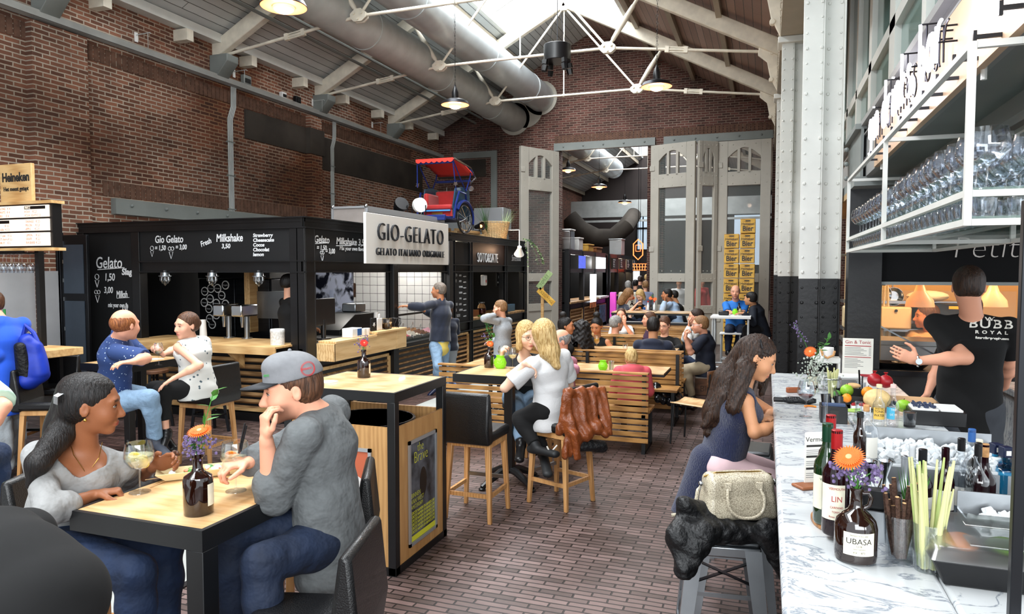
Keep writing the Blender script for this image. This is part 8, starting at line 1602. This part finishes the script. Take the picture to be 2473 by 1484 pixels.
khaki=dict(mat='khaki')
I=person('man with glasses in a navy polo shirt and khaki trousers, hands at his chin',D(1703,888,9.9),D(1704,808,9.9),D(1690,785,9.85),vu(1690,-.93,-.1,-.05),side=unit(FH*.85+R3*.4),skin='pink',hair=('short','lightbrown'),s=1.05,h=.009,eyes=True,top=top(M('polo_navy','161c2c',.8),.85,e=.016,se=.008,collar=1,hem=1.4),legs=khaki,
  J=dict(le=D(1668,852,9.65),lw=D(1656,818,9.6),ld=unit(Z3*.9+R3*.1),ln=vu(1656,1,0),re=D(1660,850,10.0),rw=D(1655,815,9.8),rd=unit(Z3),lk=D(1655,895,9.7),rk=D(1650,893,10.0),la=D(1672,960,9.7),ra=D(1665,955,10.0)),hands=dict(l=dict(curl=.9),r=dict(curl=.9))); glasses(I,'steel')
I=seated('man in a white shirt behind the navy polo with hands at his mouth',1680,766,10.8,vu(1680,-.95,-.05),'pink',('short','darkbrown'),top('cotton_white'),1.05,J=dict(le=D(1668,810,10.5),lw=D(1664,790,10.5),ld=unit(Z3),re=D(1668,810,10.9),rw=D(1664,790,10.7),rd=unit(Z3)),side=unit(FH*.9+R3*.3))
I=person('blond child in a pink hooded jacket seen from behind on the first bench',V3(D(1527,960,7.6)),V3(D(1527,888,7.62)),V3(D(1524,866,7.65)),vu(1524,-.15,.99),side=R3,skin='fair',hair=('short','blond',.008,.004),s=.82,h=.008,top=top(M('pink_jacket','c8505a',.75),2,e=.028,hood=1,name='hooded_jacket'),legs=dict(mat='denim'),J=dict(lk=D(1505,965,7.9),rk=D(1550,965,7.9),la=D(1505,1010,8.0),ra=D(1550,1010,8.0)))
bt_=T('black_puffer_jacket','shiny black puffer jacket lying on the bench seat by the long table','jacket',D(1612,960,8.9)); o=[]
for k in range(7): o.append(('u',f_ec(D(1585+k*13,935+6*k+8*(k%2),8.9),D(1590+k*14,965+3*k,8.7),.06,.05),.012))
c=V3(D(1625,955,8.8)); sdf_mesh('jacket',o,.011,M('puffer','0c0e12',.2),bt_,disp=folds(.01,40,5),damp=.02,lo=c-.55,hi=c+.55)
pk_=T('grey_backpack','large grey and green rucksack with clothes on top behind the curly black hair','backpack',D(1398,800,10.5)); c=V3(D(1400,822,10.5)); sdf_mesh('pack',[('u',f_ec(c+Z3*.1,c-Z3*.25,.16,.18,.14,.14,R3),.03)],.014,M('ruck_grey','6a7480',.7),pk_,disp=folds(.012,18,2),damp=.02,lo=c-.5,hi=c+.5); sdf_mesh('clothes',[('u',f_el(c+Z3*.2,A_(.15,.11,.05)),.0)],.014,M('sage_cloth','8aa08c',.8,noise=.3,nscale=8),pk_,disp=folds(.015,20,7),damp=.02,lo=c-.4,hi=c+.4)
# ---- standing tables at the back
I=person('older man in a bright blue polo shirt sitting with folded arms',D(1776,792,13.9),D(1777,728,13.8),D(1776,706,13.7),vu(1776,-.05,-1),side=unit(-R3),skin='pink',hair=('balding','grey'),s=1.12,h=.011,top=top(M('polo_blue','2a78d0',.75),.9,e=.018,collar=1),legs=dict(mat='denim_dark'),
  J=dict(re=D(1757,755,13.6),rw=D(1772,757,13.4),rd=vu(1770,1,0),le=D(1795,755,13.6),lw=D(1780,757,13.4),ld=vu(1780,-1,0),rk=D(1760,800,13.5),lk=D(1790,800,13.5),ra=D(1758,850,13.5),la=D(1775,850,13.5)))
I=person('dark-haired man in a dark navy suit jacket seen from the side at the galvanised table',D(1838,795,13.0),D(1822,738,13.0),D(1812,722,12.95),vu(1812,-.85,.35),side=unit(FH*.8+R3*.5),skin='olive',hair=('short','black'),s=1.05,h=.01,top=top(M('suit','141a26',.8),2,e=.02,collar=1,name='jacket',hem=2),legs=dict(mat=M('suit_trousers','1a1a1e',.8)),
  J=dict(le=D(1812,772,12.7),lw=D(1795,757,12.7),ld=vu(1790,-1,0),re=D(1808,770,13.1),rw=D(1795,757,13.0),lk=D(1805,795,12.8),rk=D(1802,795,13.1),la=D(1808,850,12.8),ra=D(1805,850,13.1)))
I=person('dark-haired man in light blue shirt, cheek on hand, at the high table',D(1632,770,15.8),D(1622,733,15.9),D(1610,712,15.8),vu(1610,-.92,-.1),side=unit(FH*.85+R3*.4),skin='tan',hair=('short','black'),s=1.08,h=.012,top=top(M('shirt_sky','a8c0dc',.8),2,e=.02,hem=2),legs=dict(mat='denim_dark'),J=dict(le=D(1600,748,15.5),lw=D(1606,728,15.5),ld=unit(Z3),ln=vu(1606,1,0)))
I=person('dark-haired person in black seated right behind the light blue shirt',D(1645,775,16.4),D(1636,735,16.5),D(1626,714,16.5),vu(1626,-.9,.2),skin='olive',hair=('short','black'),s=1.0,h=.014,top=top('cotton_black'),legs=dict(mat='denim_dark'))
I=person('woman with long wavy brown hair in navy at the left high table',D(1500,775,15.9),D(1506,735,15.9),D(1520,712,15.8),vu(1520,.7,.6,-.2),side=unit(BK*.9+R3*.3),skin='light',hair=('long','lightbrown',.006,.006),fem=True,s=1.08,h=.012,top=top('navy_cloth',.8),legs=dict(mat='denim_dark'),J=dict(hair=[(D(1516,708,15.8),D(1500,730,15.85),.10,.09)],re=D(1520,755,15.5),rw=D(1535,738,15.5)))
I=person('blonde woman leaning over the left high table beside the wavy hair',D(1545,775,16.3),D(1545,735,16.2),D(1546,714,16.0),vu(1546,-.4,-.5,-.5),skin='fair',hair=('bob','blond',.006),fem=True,s=1.05,h=.013,top=top('cotton_black',0),legs=dict(mat='denim_dark'),J=dict(le=D(1558,755,15.8),lw=D(1545,748,15.6)))
# ---- crowd beyond the doors
def stander(lab,u,v,w_,face,skin,hair,mat,s=1.0,fem=False,lm='denim_dark',h=.018,sl=2):
    hd=V3(D(u,v,w_)); f=unit(face*A_(1,1,0)); sd=unit(np.cross(f,Z3)); nk=hd-Z3*.17*s-f*.02; hp=nk-Z3*.54*s; z0=.08; kz=(hp[2]-.06+z0)/2
    j={}
    for q,x in (('l',-.1),('r',.1)): j[q+'k']=V3((*(hp+sd*x)[:2],kz))+f*.03; j[q+'a']=V3((*(hp+sd*x)[:2],z0)); j[q+'w']=hp+sd*x*2.2-Z3*.02+f*.08
    return person(lab,hp,nk,hd,face,skin=skin,hair=hair,top=top(mat,sl,e=.02),legs=dict(mat=lm),s=s,h=h,fem=fem,J=j)
stander('grey-haired person in a cream jacket standing beyond the open doors',1517,690,18.8,vu(1517,.1,1),'light',('short','grey'),M('cream_cloth','c8c0b0',.85),1.05)
stander('person in a dark jacket standing between the cream jacket and the grey-blue top',1535,686,20.5,vu(1535,.3,1),'light',('short','black'),'navy_cloth',1.05)
stander('person with short fair hair in a grey-blue top standing in the doorway',1558,690,17.9,vu(1558,-.3,1),'light',('short','lightbrown'),M('greyblue','7a8098',.85),1.0,True)
stander('tall person in dark clothes deep in the far hall',1546,676,23.5,vu(1546,0,1),'light',('short','darkbrown'),'cotton_black',1.1)
stander('fair-haired person in black at the far right of the doorway',1562,672,25,vu(1562,0,1),'fair',('short','blond'),'cotton_black',1.1)
stander('bearded man facing the camera seen through the low glass of a door leaf',1640,684,21.5,vu(1640,0,-1),'olive',('short','darkbrown'),'cotton_white',1.05)
stander('person in a red top seen through the narrow door leaf',1696,682,21.5,vu(1696,.3,-1),'light',('short','black'),M('red_top','c84848',.8),1.0,True)
stander('person in dark clothes seen through the rightmost door leaf, behind the crates',1757,684,21.5,vu(1757,.3,1),'light',('short','black'),'cotton_black',1.05)
# ---- kitchen
I=person('young cook in a beige T-shirt with folded arms looking left in the kitchen hatch',D(2240,900,7.4),D(2248,800,7.4),D(2236,765,7.35),vu(2236,-.9,-.3),side=unit(R3*-.55+FH*.8),skin='tan',hair=('short','brown',.006,.003),s=1.05,h=.009,eyes=True,top=top(M('beige_tee','c0a078',.85),.8,e=.014,se=.008),legs=dict(mat='cotton_black'),
  J=dict(le=D(2262,838,7.1),lw=D(2225,835,7.05),ld=vu(2225,-1,0),re=D(2218,830,7.3),rw=D(2250,838,7.05),rd=vu(2250,1,0),lk=D(2230,1000,7.4),rk=D(2260,1000,7.4),la=D(2230,1100,7.4),ra=D(2260,1100,7.4)))
I=person('person behind the barman leaning with both hands on the kitchen ledge, mostly hidden',D(2345,960,5.3),D(2345,800,5.35),D(2345,748,5.45),vu(2345,0,1),side=R3,skin='pink',hair=('short','darkbrown'),s=.95,h=.012,top=top('cotton_black',.7),legs=dict(mat='cotton_black'),J=dict(le=D(2262,900,5.2),lw=D(2238,955,5.15),ld=unit(Z3*-.6+FH*.5+R3*-.4),re=D(2425,880,5.3),rw=D(2425,920,5.4),rd=unit(Z3*-.8+FH*.5)))
I=person('gelato seller in black, half hidden behind the corner post inside the stall',D(695,850,9.0),D(697,720,9.0),D(700,685,9.0),vu(697,.8,.3),skin='light',hair=('short','black'),s=1.0,h=.014,top=top('cotton_black'),legs=dict(mat='cotton_black'))
# ---------------------------------------------------------------- things on the tables
def brown_vase(lab,p,s=1):
    bottle('bottle_vase',lab,p,[(.043*s,0),(.046*s,.006),(.046*s,.11*s),(.043*s,.122*s),(.02*s,.138*s),(.0155*s,.15*s),(.0155*s,.18*s),(.019*s,.183*s),(.019*s,.195*s)],'brown_glass',(.03*s,.10*s,.0466*s),lmat='cream_label',lang=(80,140)); return p+Vector((0,0,.195*s))
v=brown_vase('dark brown bottle vase with pale side labels in the middle of the near table',W(480,1240,z=1.0),1.15)
posy(v,.12,11,[((.012,.0,.085),(.1,-.35,.9),'orange_petal',.045)],[('lav',(-.05,.0,.05),40),('lav',(.055,.01,.06),40),('lav',(.01,-.03,.04),40),('leaf',(.055,.03,.23),8),('leaf',(.0,-.02,.03),6)],lab='orange gerbera, purple statice and a leafy twig in the near table vase')
v=brown_vase('dark brown bottle vase with a cream label on the tall bin table',W(879,912,z=1.15)); posy(v,.12,12,[((.01,-.01,.05),(.6,-.6,.5),'red_petal',.032)],[('lav',(-.03,.0,.05),24),('lav',(.0,.02,.09),26)],lab='red gerbera with lavender in the vase on the bin table')
v=brown_vase('dark brown bottle vase with a cream label on the pedestal table',W(1181,888,z=1.0)); posy(v,.12,13,[((.015,-.01,.03),(.3,-.7,.5),'orange_petal',.035)],[('leaf',(.04,.02,.10),8),('lav',(-.05,.0,.10),20)],lab='orange gerbera with leaves in the vase on the pedestal table')
M('gin_mix','e8e4b8',.1,alpha=.4)
def copa(lab,p,fr,straw):
    wineglass('gin_glass',lab,p,.058,.205,.46,wine='gin_mix',wl=.55,bowl='copa'); z=p.z
    t=T('garnish',fr[1],'garnish',p+Vector((0,0,.145))); m=MB()
    for k in range(3): m.cyl((-.02+.02*k,.01*(k%2),-.01*k),(-.018+.02*k,.012*(k%2)-.004,-.006-.01*k+.004),.026,n=16)
    m.build('slices',fr[0],t,smooth=True); m=MB(); r=random.Random(5)
    for k in range(5): m.cb((r.uniform(-.025,.025),r.uniform(-.025,.025),r.uniform(-.03,-.01)),(.022,)*3,(r.random(),r.random(),0))
    ic=m.build('ice_cubes','glassware',bevel=.003); ic.location=t.location; tag(ic,'ice cubes floating in the '+lab[:40].rsplit(' ',1)[0],'ice',kind='stuff')
    s_=T('straw','black straw standing in the '+straw[1],'straw',p+Vector((0,0,.12))); MB().cyl((0,0,-.02),straw[0],.0035,n=8).cyl((.008,0,-.02),Vector(straw[0])+Vector((.004,.004,-.01)),.0035,n=8).build('straw','black_plastic',s_)
copa('balloon glass of gin tonic with lemon in front of the woman in grey',W(338,1190,z=1.0),('yellow_fruit' if 'yellow_fruit' in MATS else M('yellow_fruit','e8d060',.4),'lemon slices floating in the gin glass on the left'),((-.06,.0,.09),'gin glass on the left'))
copa('balloon glass of gin tonic with orange in front of the capped man',W(570,1187,z=1.0),('orange_fruit','orange slices floating in the gin glass on the right'),((.035,.02,.16),'gin glass on the right'))
ty=T('snack_tray','long pale wooden boat tray of salad and snacks on the near table','tray',W(487,1150,z=1.0),az(1,.25)-PI/2+PI/2+.25); ty.rotation_euler=(0,0,.75)
MB().add([(-.14,-.04,.004),(.14,-.04,.004),(.14,.04,.004),(-.14,.04,.004),(-.18,-.055,.035),(.18,-.055,.035),(.18,.055,.035),(-.18,.055,.035)],[(0,3,2,1),(0,1,5,4),(1,2,6,5),(2,3,7,6),(3,0,4,7)]).build('boat',M('pale_wood','d8c496',.6),ty).modifiers.new('s','SOLIDIFY').thickness=.003
r=random.Random(3); P0=ty.matrix_world
for k in range(26):
    c,s_=math.cos(.75),math.sin(.75); x,y=r.uniform(-.12,.14),r.uniform(-.03,.03); p=ty.location+Vector((x*c-y*s_,x*s_+y*c,.022+r.uniform(0,.012))); q=k%4
    o=MB().ell((0,0,0),(r.uniform(.009,.02),r.uniform(.009,.016),r.uniform(.006,.012)),9,6).build(['lettuce_piece','feta_piece','tomato_piece','bread_piece'][q],['leaf_green','cotton_white',M('salmon','d87858',.5),'ginger'][q],smooth=True); o.location=p
    tag(o,['green leaf of salad in the wooden boat tray','white crumb of cheese in the wooden boat tray','small coral tomato piece in the wooden boat tray','toasted bread crumb in the wooden boat tray'][q],['leaf','cheese','tomato','bread'][q],'snack pieces in the boat tray, '+['green','white','coral','brown'][q])
for k,(a,b) in enumerate((((350,1160),(420,1150)),((362,1178),(400,1162)))):
    p,q=W(*a,z=1.004),W(*b,z=1.004); t=T('skewer',['long thin wooden skewer lying left of the boat tray','short thin wooden skewer lying in front of the longer one'][k],'skewer',p); MB().cyl(p,q,.0018,n=6).build('stick','ginger',t,world=True)
cs=T('coaster','round white coaster lying on the left of the tall bin table','coaster',W(793,923,z=1.151)); MB().cyl((0,0,0),(0,0,.003),.06,n=32).build('disc','paper',cs)
def jar_candle(lab,p,s=1,mt='green_jar'):
    t=T('candle_jar',lab,'candle jar',p); MB().lathe([(.03*s,0),(.045*s,.015*s),(.052*s,.045*s),(.04*s,.08*s),(.03*s,.09*s),(.036*s,.105*s),(.03*s,.105*s),(.026*s,.09*s),(.03*s,.02*s),(0,.015*s)],n=22).build('glass',mt,t,smooth=True); MB().ell((0,0,.04*s),.018*s).build('flame_glow','lampglow',t,smooth=True)
M('green_jar','78c020',.2,bump=1,bscale=70,emit='80d020',es=.25)
jar_candle('dimpled green candle jar beside the vase on the pedestal table',W(1208,890,z=1.0),1.15); jar_candle('green candle jar on the first long table left of the plastic cup',W(1456,895,z=.75),1.1); jar_candle('yellow-green candle jar on the right high table',W(1606,750,z=1.03),1.2); jar_candle('green candle jar on the galvanised table',W(1775,760,z=1.1),1.0)
wineglass('wine_glass','stemmed glass of white wine by the blonde curly woman',W(1238,892,z=1.0),.042,.2,.45,wine='yellow_liquid',wl=.35); wineglass('wine_glass','second glass of white wine behind the green jar on the pedestal table',W(1212,878,z=1.0),.04,.17,.4,wine='yellow_liquid',wl=.5)
wineglass('beer_glass','stemmed glass of orange juice by the woman in the black tank top',W(1441,842,z=.75),.045,.2,.3,wine=M('juice','f0a840',.3),wl=.6)
pcp=T('plastic_cup','clear ribbed plastic cup on the first long table','cup',W(1476,893,z=.75)); MB().lathe([(.026,0),(.036,.1),(.034,.1),(.024,.004)],n=18).build('cup','clear_plastic',pcp,smooth=True)
glass_tumbler('water_glass','short clear glass on the table behind the blond child',W(1510,845,z=.75),.04,.09)
v=bottle('bottle_vase','dark bottle vase on the left high table',W(1526,748,z=1.03),wb(.2,.04,.015,.55),'brown_glass',(.05,.1,.0406)); posy(W(1526,748,z=1.03)+Vector((0,0,.2)),.1,21,[((.02,0,.06),(0,-.8,.5),'orange_petal',.05)],[('leaf',(.05,0,.12),6)],lab='orange gerbera in the vase on the left high table')
for k,(u,mt,l) in enumerate(((1565,'white_plastic','white bottle with a red cap on the left high table'),(1572,'brown_glass','dark sauce bottle among the white bottles'),(1580,'white_plastic','white bottle beside the gerberas near the light blue shirt'),(1556,'blue_label','small blue tub on the left high table'),(1545,'orange_fruit','small amber glass on the left high table'))):
    t=T('sauce_bottle' if k not in (3,4) else 'tub',l,'bottle' if k not in(3,4) else 'tub',W(u,749,z=1.03)); MB().lathe([(.03,0),(.03,.1 if k<3 else .06),(.012,.14 if k<3 else .065),(.012,.18 if k<3 else .066)],n=12).build('body',mt,t,smooth=True)
    if k in (0,2): MB().cyl((0,0,.17),(0,0,.2),.016,n=10).build('cap','red_plastic',t)
posy(W(1575,749,z=1.03)+Vector((0,.05,.2)),.18,23,[((-.04,0,.06),(0,-.8,.5),'orange_petal',.05),((.05,0,.04),(0,-.8,.5),'orange_petal',.05)],[('leaf',(.0,0,.12),6)],lab='two orange gerberas among the sauce bottles on the high table')
t=T('camera_bag','small black camera lying on the galvanised table','camera',W(1748,762,z=1.1)); MB().bx(-.09,.09,-.05,.05,0,.08).build('body','black_plastic',t,bevel=.02)
v=bottle('bottle_vase','dark bottle vase on the galvanised table between the two men',W(1768,758,z=1.1)+Vector((.12,.05,0)),wb(.2,.036,.015,.55),'brown_glass')
wineglass('beer_glass','small glass of pale beer on the galvanised table',W(1787,762,z=1.1),.03,.13,.1,wine='yellow_liquid',wl=.9)
# ================================================================ cycle rickshaw on the stall roof
ry,rx=11.75,-5.5; zb=2.62
rk_=T('cycle_rickshaw','red seated cycle rickshaw with a scalloped red canopy standing on the stall roof','rickshaw',(rx,ry,2.58)); rk_.scale=(.86,.95,.80); B=dict(parent=rk_)
M('rick_blue','16286a',.35,noise=.2,nscale=12); M('rick_red','a01414',.7,noise=.08,nscale=20,sheen=.3); M('rick_teal','123a52',.35,noise=.3,nscale=9); M('canopy_red','d03428',.7)
def wheel(x,y,r,nm='wheel'):
    m=MB().tube([(x,y+r*math.cos(k*PI/18),r+r*math.sin(k*PI/18)) for k in range(36)],.022,8,closed=True); w_=m.build(nm,'black_plastic',rk_,smooth=True)
    MB().tube([(x,y+(r-.035)*math.cos(k*PI/18),r+(r-.035)*math.sin(k*PI/18)) for k in range(36)],.011,6,closed=True).build('rim','chrome',w_,smooth=True); m=MB().cyl((x-.05,y,r),(x+.05,y,r),.035,n=12)
    for k in range(18): a=k*PI/9; m.cyl((x+.03*(-1)**k,y,r),(x,y+(r-.04)*math.cos(a),r+(r-.04)*math.sin(a)),.003,n=4)
    m.build('spokes','chrome',w_)
wheel(.42,.0,.33); wheel(-.42,.0,.33)
MB().tube([(.42,.38*math.cos(a),.34+.38*math.sin(a)) for a in np.linspace(-.3,2.7,14)],[.04]*14,6).build('mudguard','rick_blue',smooth=True,**B); MB().prism([(-.35,.35),(-.4,.6),(-.3,.98),(0,1.05),(.35,1.0),(.4,.6),(.35,.3)],.33,.36,'x').prism([(-.35,.35),(-.4,.6),(-.3,.98),(0,1.05),(.35,1.0),(.4,.6),(.35,.3)],-.36,-.33,'x').build('side_panels','rick_teal',bevel=.01,**B)
MB().bx(-.34,.34,-.75,.35,.28,.34).bx(-.36,.36,-.78,-.72,.24,.36).build('footboard','rick_blue',bevel=.01,**B); MB().bx(-.32,.32,-.38,.1,.36,.50).build('seat_box','rick_red',**B)
MB().bx(-.31,.31,-.42,.12,.50,.62).build('seat','rick_red',bevel=.04,**B); MB().bx(-.31,.31,.08,.2,.55,.98).build('seat_back','rick_red',bevel=.04,**B); MB().bx(-.33,-.22,-.40,.1,.55,.88).build('arm_cushion','rick_red',bevel=.04,**B); MB().bx(-.3,.3,-.43,-.40,.47,.50).build('blue_trim',M('sky_blue','4a98d8',.4),**B)
MB().tube([(.42,.1,.66),(.44,0,.88),(.44,-.3,.9),(.42,-.42,.6),(.42,-.5,.3)],.022,6).tube([(-.42,.1,.66),(-.44,0,.88),(-.44,-.3,.9),(-.42,-.42,.6),(-.42,-.5,.3)],.022,6).build('fenders','rick_blue',smooth=True,**B)
m=MB()
for x in (-.4,.4): m.tube([(x,.1,.95),(x,-.15,1.2),(x,-.5,1.58)],.014,6).tube([(x,.1,.95),(x,.3,1.3),(x,.35,1.5)],.014,6)
m.tube([(-.4,-.5,1.0),(-.4,-.5,1.56)],.012,6).tube([(.4,-.35,.9),(.4,-.5,1.56)],.012,6); m.build('canopy_posts','rick_blue',smooth=True,**B)
MB().grid(lambda a,b:(-.42+.84*a,-.52+.95*b,1.6-.22*b*b),8,8).build('canopy','canopy_red',smooth=True,**B).modifiers.new('s','SOLIDIFY').thickness=.02
m=MB(); n=56; m.add([p for k in range(n+1) for p in ((-.42+.84*k/n,-.525,1.61),(-.42+.84*k/n,-.53,1.55-.035*abs(math.sin(k*PI/8))))],[(2*k,2*k+1,2*k+3,2*k+2) for k in range(n)]); m.build('scalloped_valance','canopy_red',**B).modifiers.new('s','SOLIDIFY').thickness=.006
MB().bx(-.4,.4,.3,.34,1.2,1.25).bx(-.4,.4,-.5,-.46,1.5,1.54).build('canopy_rails','rick_blue',**B); MB().tube([(.42,-.5,1.6),(.46,.2,1.5),(.48,.4,1.3),(.4,.3,1.15)],.02,6).build('chrome_side_rail','chrome',smooth=True,**B)
for x in (-.42,.44): 
    MB().prism([(x+.06*(1 if k%2 else .45)*math.sin(k*PI/5),1.05+.06*(1 if k%2 else .45)*math.cos(k*PI/5)) for k in range(10)],-.46,-.45,'y').build('star_ornament','chrome',**B)
MB().cyl((.5,.15,1.02),(.5,.13,1.02),.06,n=14).build('mirror','chrome',**B); MB().bx(-.1,.14,-.45,-.44,.38,.44).build('gold_ornament','brass',**B); MB().cyl((-.1,.2,.98),(-.1,.2,1.08),.01,n=6).cyl((.1,.2,.98),(.15,.2,1.08),.01,n=6).build('finials','chrome',**B)
wheel(0,.95,.33,'rear_wheel'); MB().tube([(0,.35,.4),(0,.6,.5),(0,.95,.33)],.02,6).tube([(0,.6,.5),(0,.7,.85)],.015,6).bx(-.06,.06,.62,.82,.85,.9).build('cycle_frame','rick_blue',**B)
# ================================================================ stalls of the far hall
M('screen_blue','3848a0',.4,emit='5060c8',es=.8,noise=.5,nscale=8); M('screen_white','eef4ff',.4,emit='eef4ff',es=2.2); M('screen_warm','ffe8c8',.4,emit='ffd8a0',es=1.5); M('neon_orange','ff7040',.4,emit='ff6030',es=3); M('pink_plastic','d050b0',.4,emit='c040b0',es=.4)
def farstall(y0,y1,n,lab):
    t=T('food_stall',lab,'market stall',(-6.5,(y0+y1)/2,0)); B=dict(parent=t,world=True); X=-5.3
    for k in range(n+1): y=y0+(y1-y0)*k/n; MB().bx(X-.14,X,y-.06,y+.06,0,2.5).build('post','black_steel',**B)
    MB().bx(X-.1,X-.02,y0,y1,2.38,2.52).bx(X-.1,X-.02,y0,y1,1.85,1.97).bx(X-.1,X-.02,y0,y1,.8,.95).bx(-9,X-.05,y0,y1,2.46,2.52).bx(X-1.6,X-1.55,y0,y1,0,2.4).bx(X-1.6,X,y1-.06,y1,0,2.45).bx(X-1.6,X,y0,y0+.06,0,2.45).build('frame','black_steel',**B)
    MB().bx(X-.7,X+.04,y0,y1,.95,1.0).build('worktop','rough_timber',**B)
    for k in range(n): a=y0+(y1-y0)*k/n; b=y0+(y1-y0)*(k+1)/n; corr('corrugated_panel',X-.01,X-.01,a+.08,b-.08,.12,.78,t,6)
    return t
f1_=farstall(19.6,24.6,3,'first black framed food stall beyond the open doors, with lit screens'); f2_=farstall(25.2,31,4,'second black framed food stall farther into the hall, with chalk menus')
def onx(name,mt,y0,y1,z0,z1,par,x=-5.28): return MB().bx(x-.02,x,y0,y1,z0,z1).build(name,mt,par,world=True)
onx('menu_screen','screen_blue',20.6,21.4,1.98,2.36,f1_); s_=onx('menu_screen','screen_white',22.9,24.3,1.98,2.36,f1_); onx('lit_poster','screen_white',21.95,22.75,.9,1.8,f1_,-5.25); onx('poster_foot',M('poster_flame','e88850',.5,noise=.6,nscale=6),21.95,22.75,.72,.9,f1_,-5.25)
for k in range(3): onx('wall_shelf','screen_warm' if k==1 else 'crate_wood',19.9+.1*k,20.5,1.15+.22*k,1.19+.22*k,f1_,-5.7)
MB().bx(-5.6,-5.2,23.2,24.5,.98,1.04).build('white_counter','white_plastic',f1_,world=True); onx('graffiti_panel',M('graffiti','406080',.6,noise=.9,nscale=12),23.1,24.0,.15,.75,f1_,-5.2)
for k in range(4):
    y=25.5+1.4*k; c=onx('chalkboard','chalkboard',y,y+1.1,1.98,2.36,f2_)
    for j in range(4): text(('MENU 7,50','SOUP 4,-','ROLL 6,-','THEE 2,-')[(j+k)%4],'lettering','chalk',c,.085,(-5.275,y+.08,2.28-.08*j),(0,1,0),(0,0,1),.001,0,'LEFT',1)
for y,p,c in ((22,30,(1,.9,.8)),(24,25,(1,1,1)),(27,30,(1,.75,.5)),(30,30,(1,.75,.5))): lamp('far_stall_lamp',(-5.9,y,2.2),p,c,.1)
t=T('pink_dispenser','pink lit candy coloured stand at the corner of the first far stall','stand',(-5.1,24.75,0)); MB().bx(-.1,.1,-.1,.1,0,1.15).build('column','pink_plastic',t,bevel=.02)
for k,(y,w_,h_,mt,l) in enumerate(((19.9,.5,.55,'clear_plastic','big clear plastic storage box on the first far stall roof'),(20.9,.5,.35,'white_plastic','white plastic tub on the first far stall roof'),(22.2,.7,.2,'crate_wood','orange carton on the first far stall roof'),(23.4,.8,.14,'cardboard','flat brown carton on the first far stall roof'),(27.6,.6,.6,'duct_metal','grey metal appliance on the second far stall roof'))):
    t=T('storage_box',l,'box',(-5.55,y,2.52)); MB().bx(-.25,.25,-w_/2,w_/2,0,h_).build('box',mt,t,bevel=.03); MB().bx(-.27,.27,-w_/2-.02,w_/2+.02,h_,h_+.04).build('lid','white_plastic' if k<2 else mt,t,bevel=.01)
p=W(1541,603,y=27.5); t=T('neon_lantern_sign','orange hexagonal neon sign hanging deep in the far hall','neon sign',p); m=MB().tube([(.18*a,0,.36*b) for a,b in ((0,1.1),(1,.6),(1,-.6),(0,-1.1),(-1,-.6),(-1,.6))],.022,6,closed=True).tube([(.09*a,0,.12*b+.05) for a,b in ((-1,1),(1,1),(1,-1),(-1,-1))],.015,5,closed=True); m.build('tubes','neon_orange',t,smooth=True); MB().cyl((0,0,.4),(0,0,zr(p.x)-p.z),.01,n=5).build('rod','dark_metal',t)
p=W(1545,645,y=28.5); t=T('orange_basket_sign','glowing orange lattice sign beneath the hexagonal neon','sign',p); m=MB()
for k in range(5): m.bar((-.25+.12*k,0,.12),(-.2+.1*k,0,-.15),.02,.02)
for z in (.12,0,-.13): m.bar((-.28,0,z),(.28,0,z),.02,.02)
m.build('lattice','neon_orange',t); MB().cyl((0,.05,.12),(0,.05,zr(p.x)-p.z),.008,n=5).build('rod','dark_metal',t)
p=W(1537,668,y=27); t=T('lit_panel','narrow pale blue lit panel below the orange sign','sign',p); MB().bx(-.12,.12,-.01,.01,-.35,.2).build('panel','screen_white',t); MB().bx(-.03,.03,.01,.05,-p.z,.1).build('stand','dark_metal',t)
m=MB().bx(-6.2,-5.3,35.95,36,3.0,5.2); S('window_4',m,M('arched_pane','9aa8b0',.3,emit='a0b0c0',es=.6)); m=MB()
for x in (-6.2,-5.9,-5.6,-5.3): m.bx(x-.03,x+.03,35.9,35.95,3.0,5.2)
m.bx(-6.2,-5.3,35.9,35.95,4.0,4.1); S('window_5',m,'black_paint')
for x,z,w_ in ((-1.5,4.6,1.5),(.8,4.6,1.4)):
    S('window_6' if x<0 else 'window_7',MB().bx(x,x+w_,35.95,36,2.2,z),'arched_pane')
# wall brackets and services under the left roof slope
for y in (7.5,11.0,14.5): t=T('ceiling_puck','small white round ceiling lamp under the left roof slope','lamp',(-7.9,y,6.42),0,'small round lamps under the left roof slope'); MB().lathe([(.03,.1),(.04,.03),(.09,0),(.08,-.01),(0,-.02)],n=16).build('body','white_plastic',t,smooth=True)
for o in bpy.data.objects:
    if o.type=='MESH' and o.parent is None and 'category' not in o.keys() and 'kind' not in o.keys(): print('UNTAGGED',o.name)
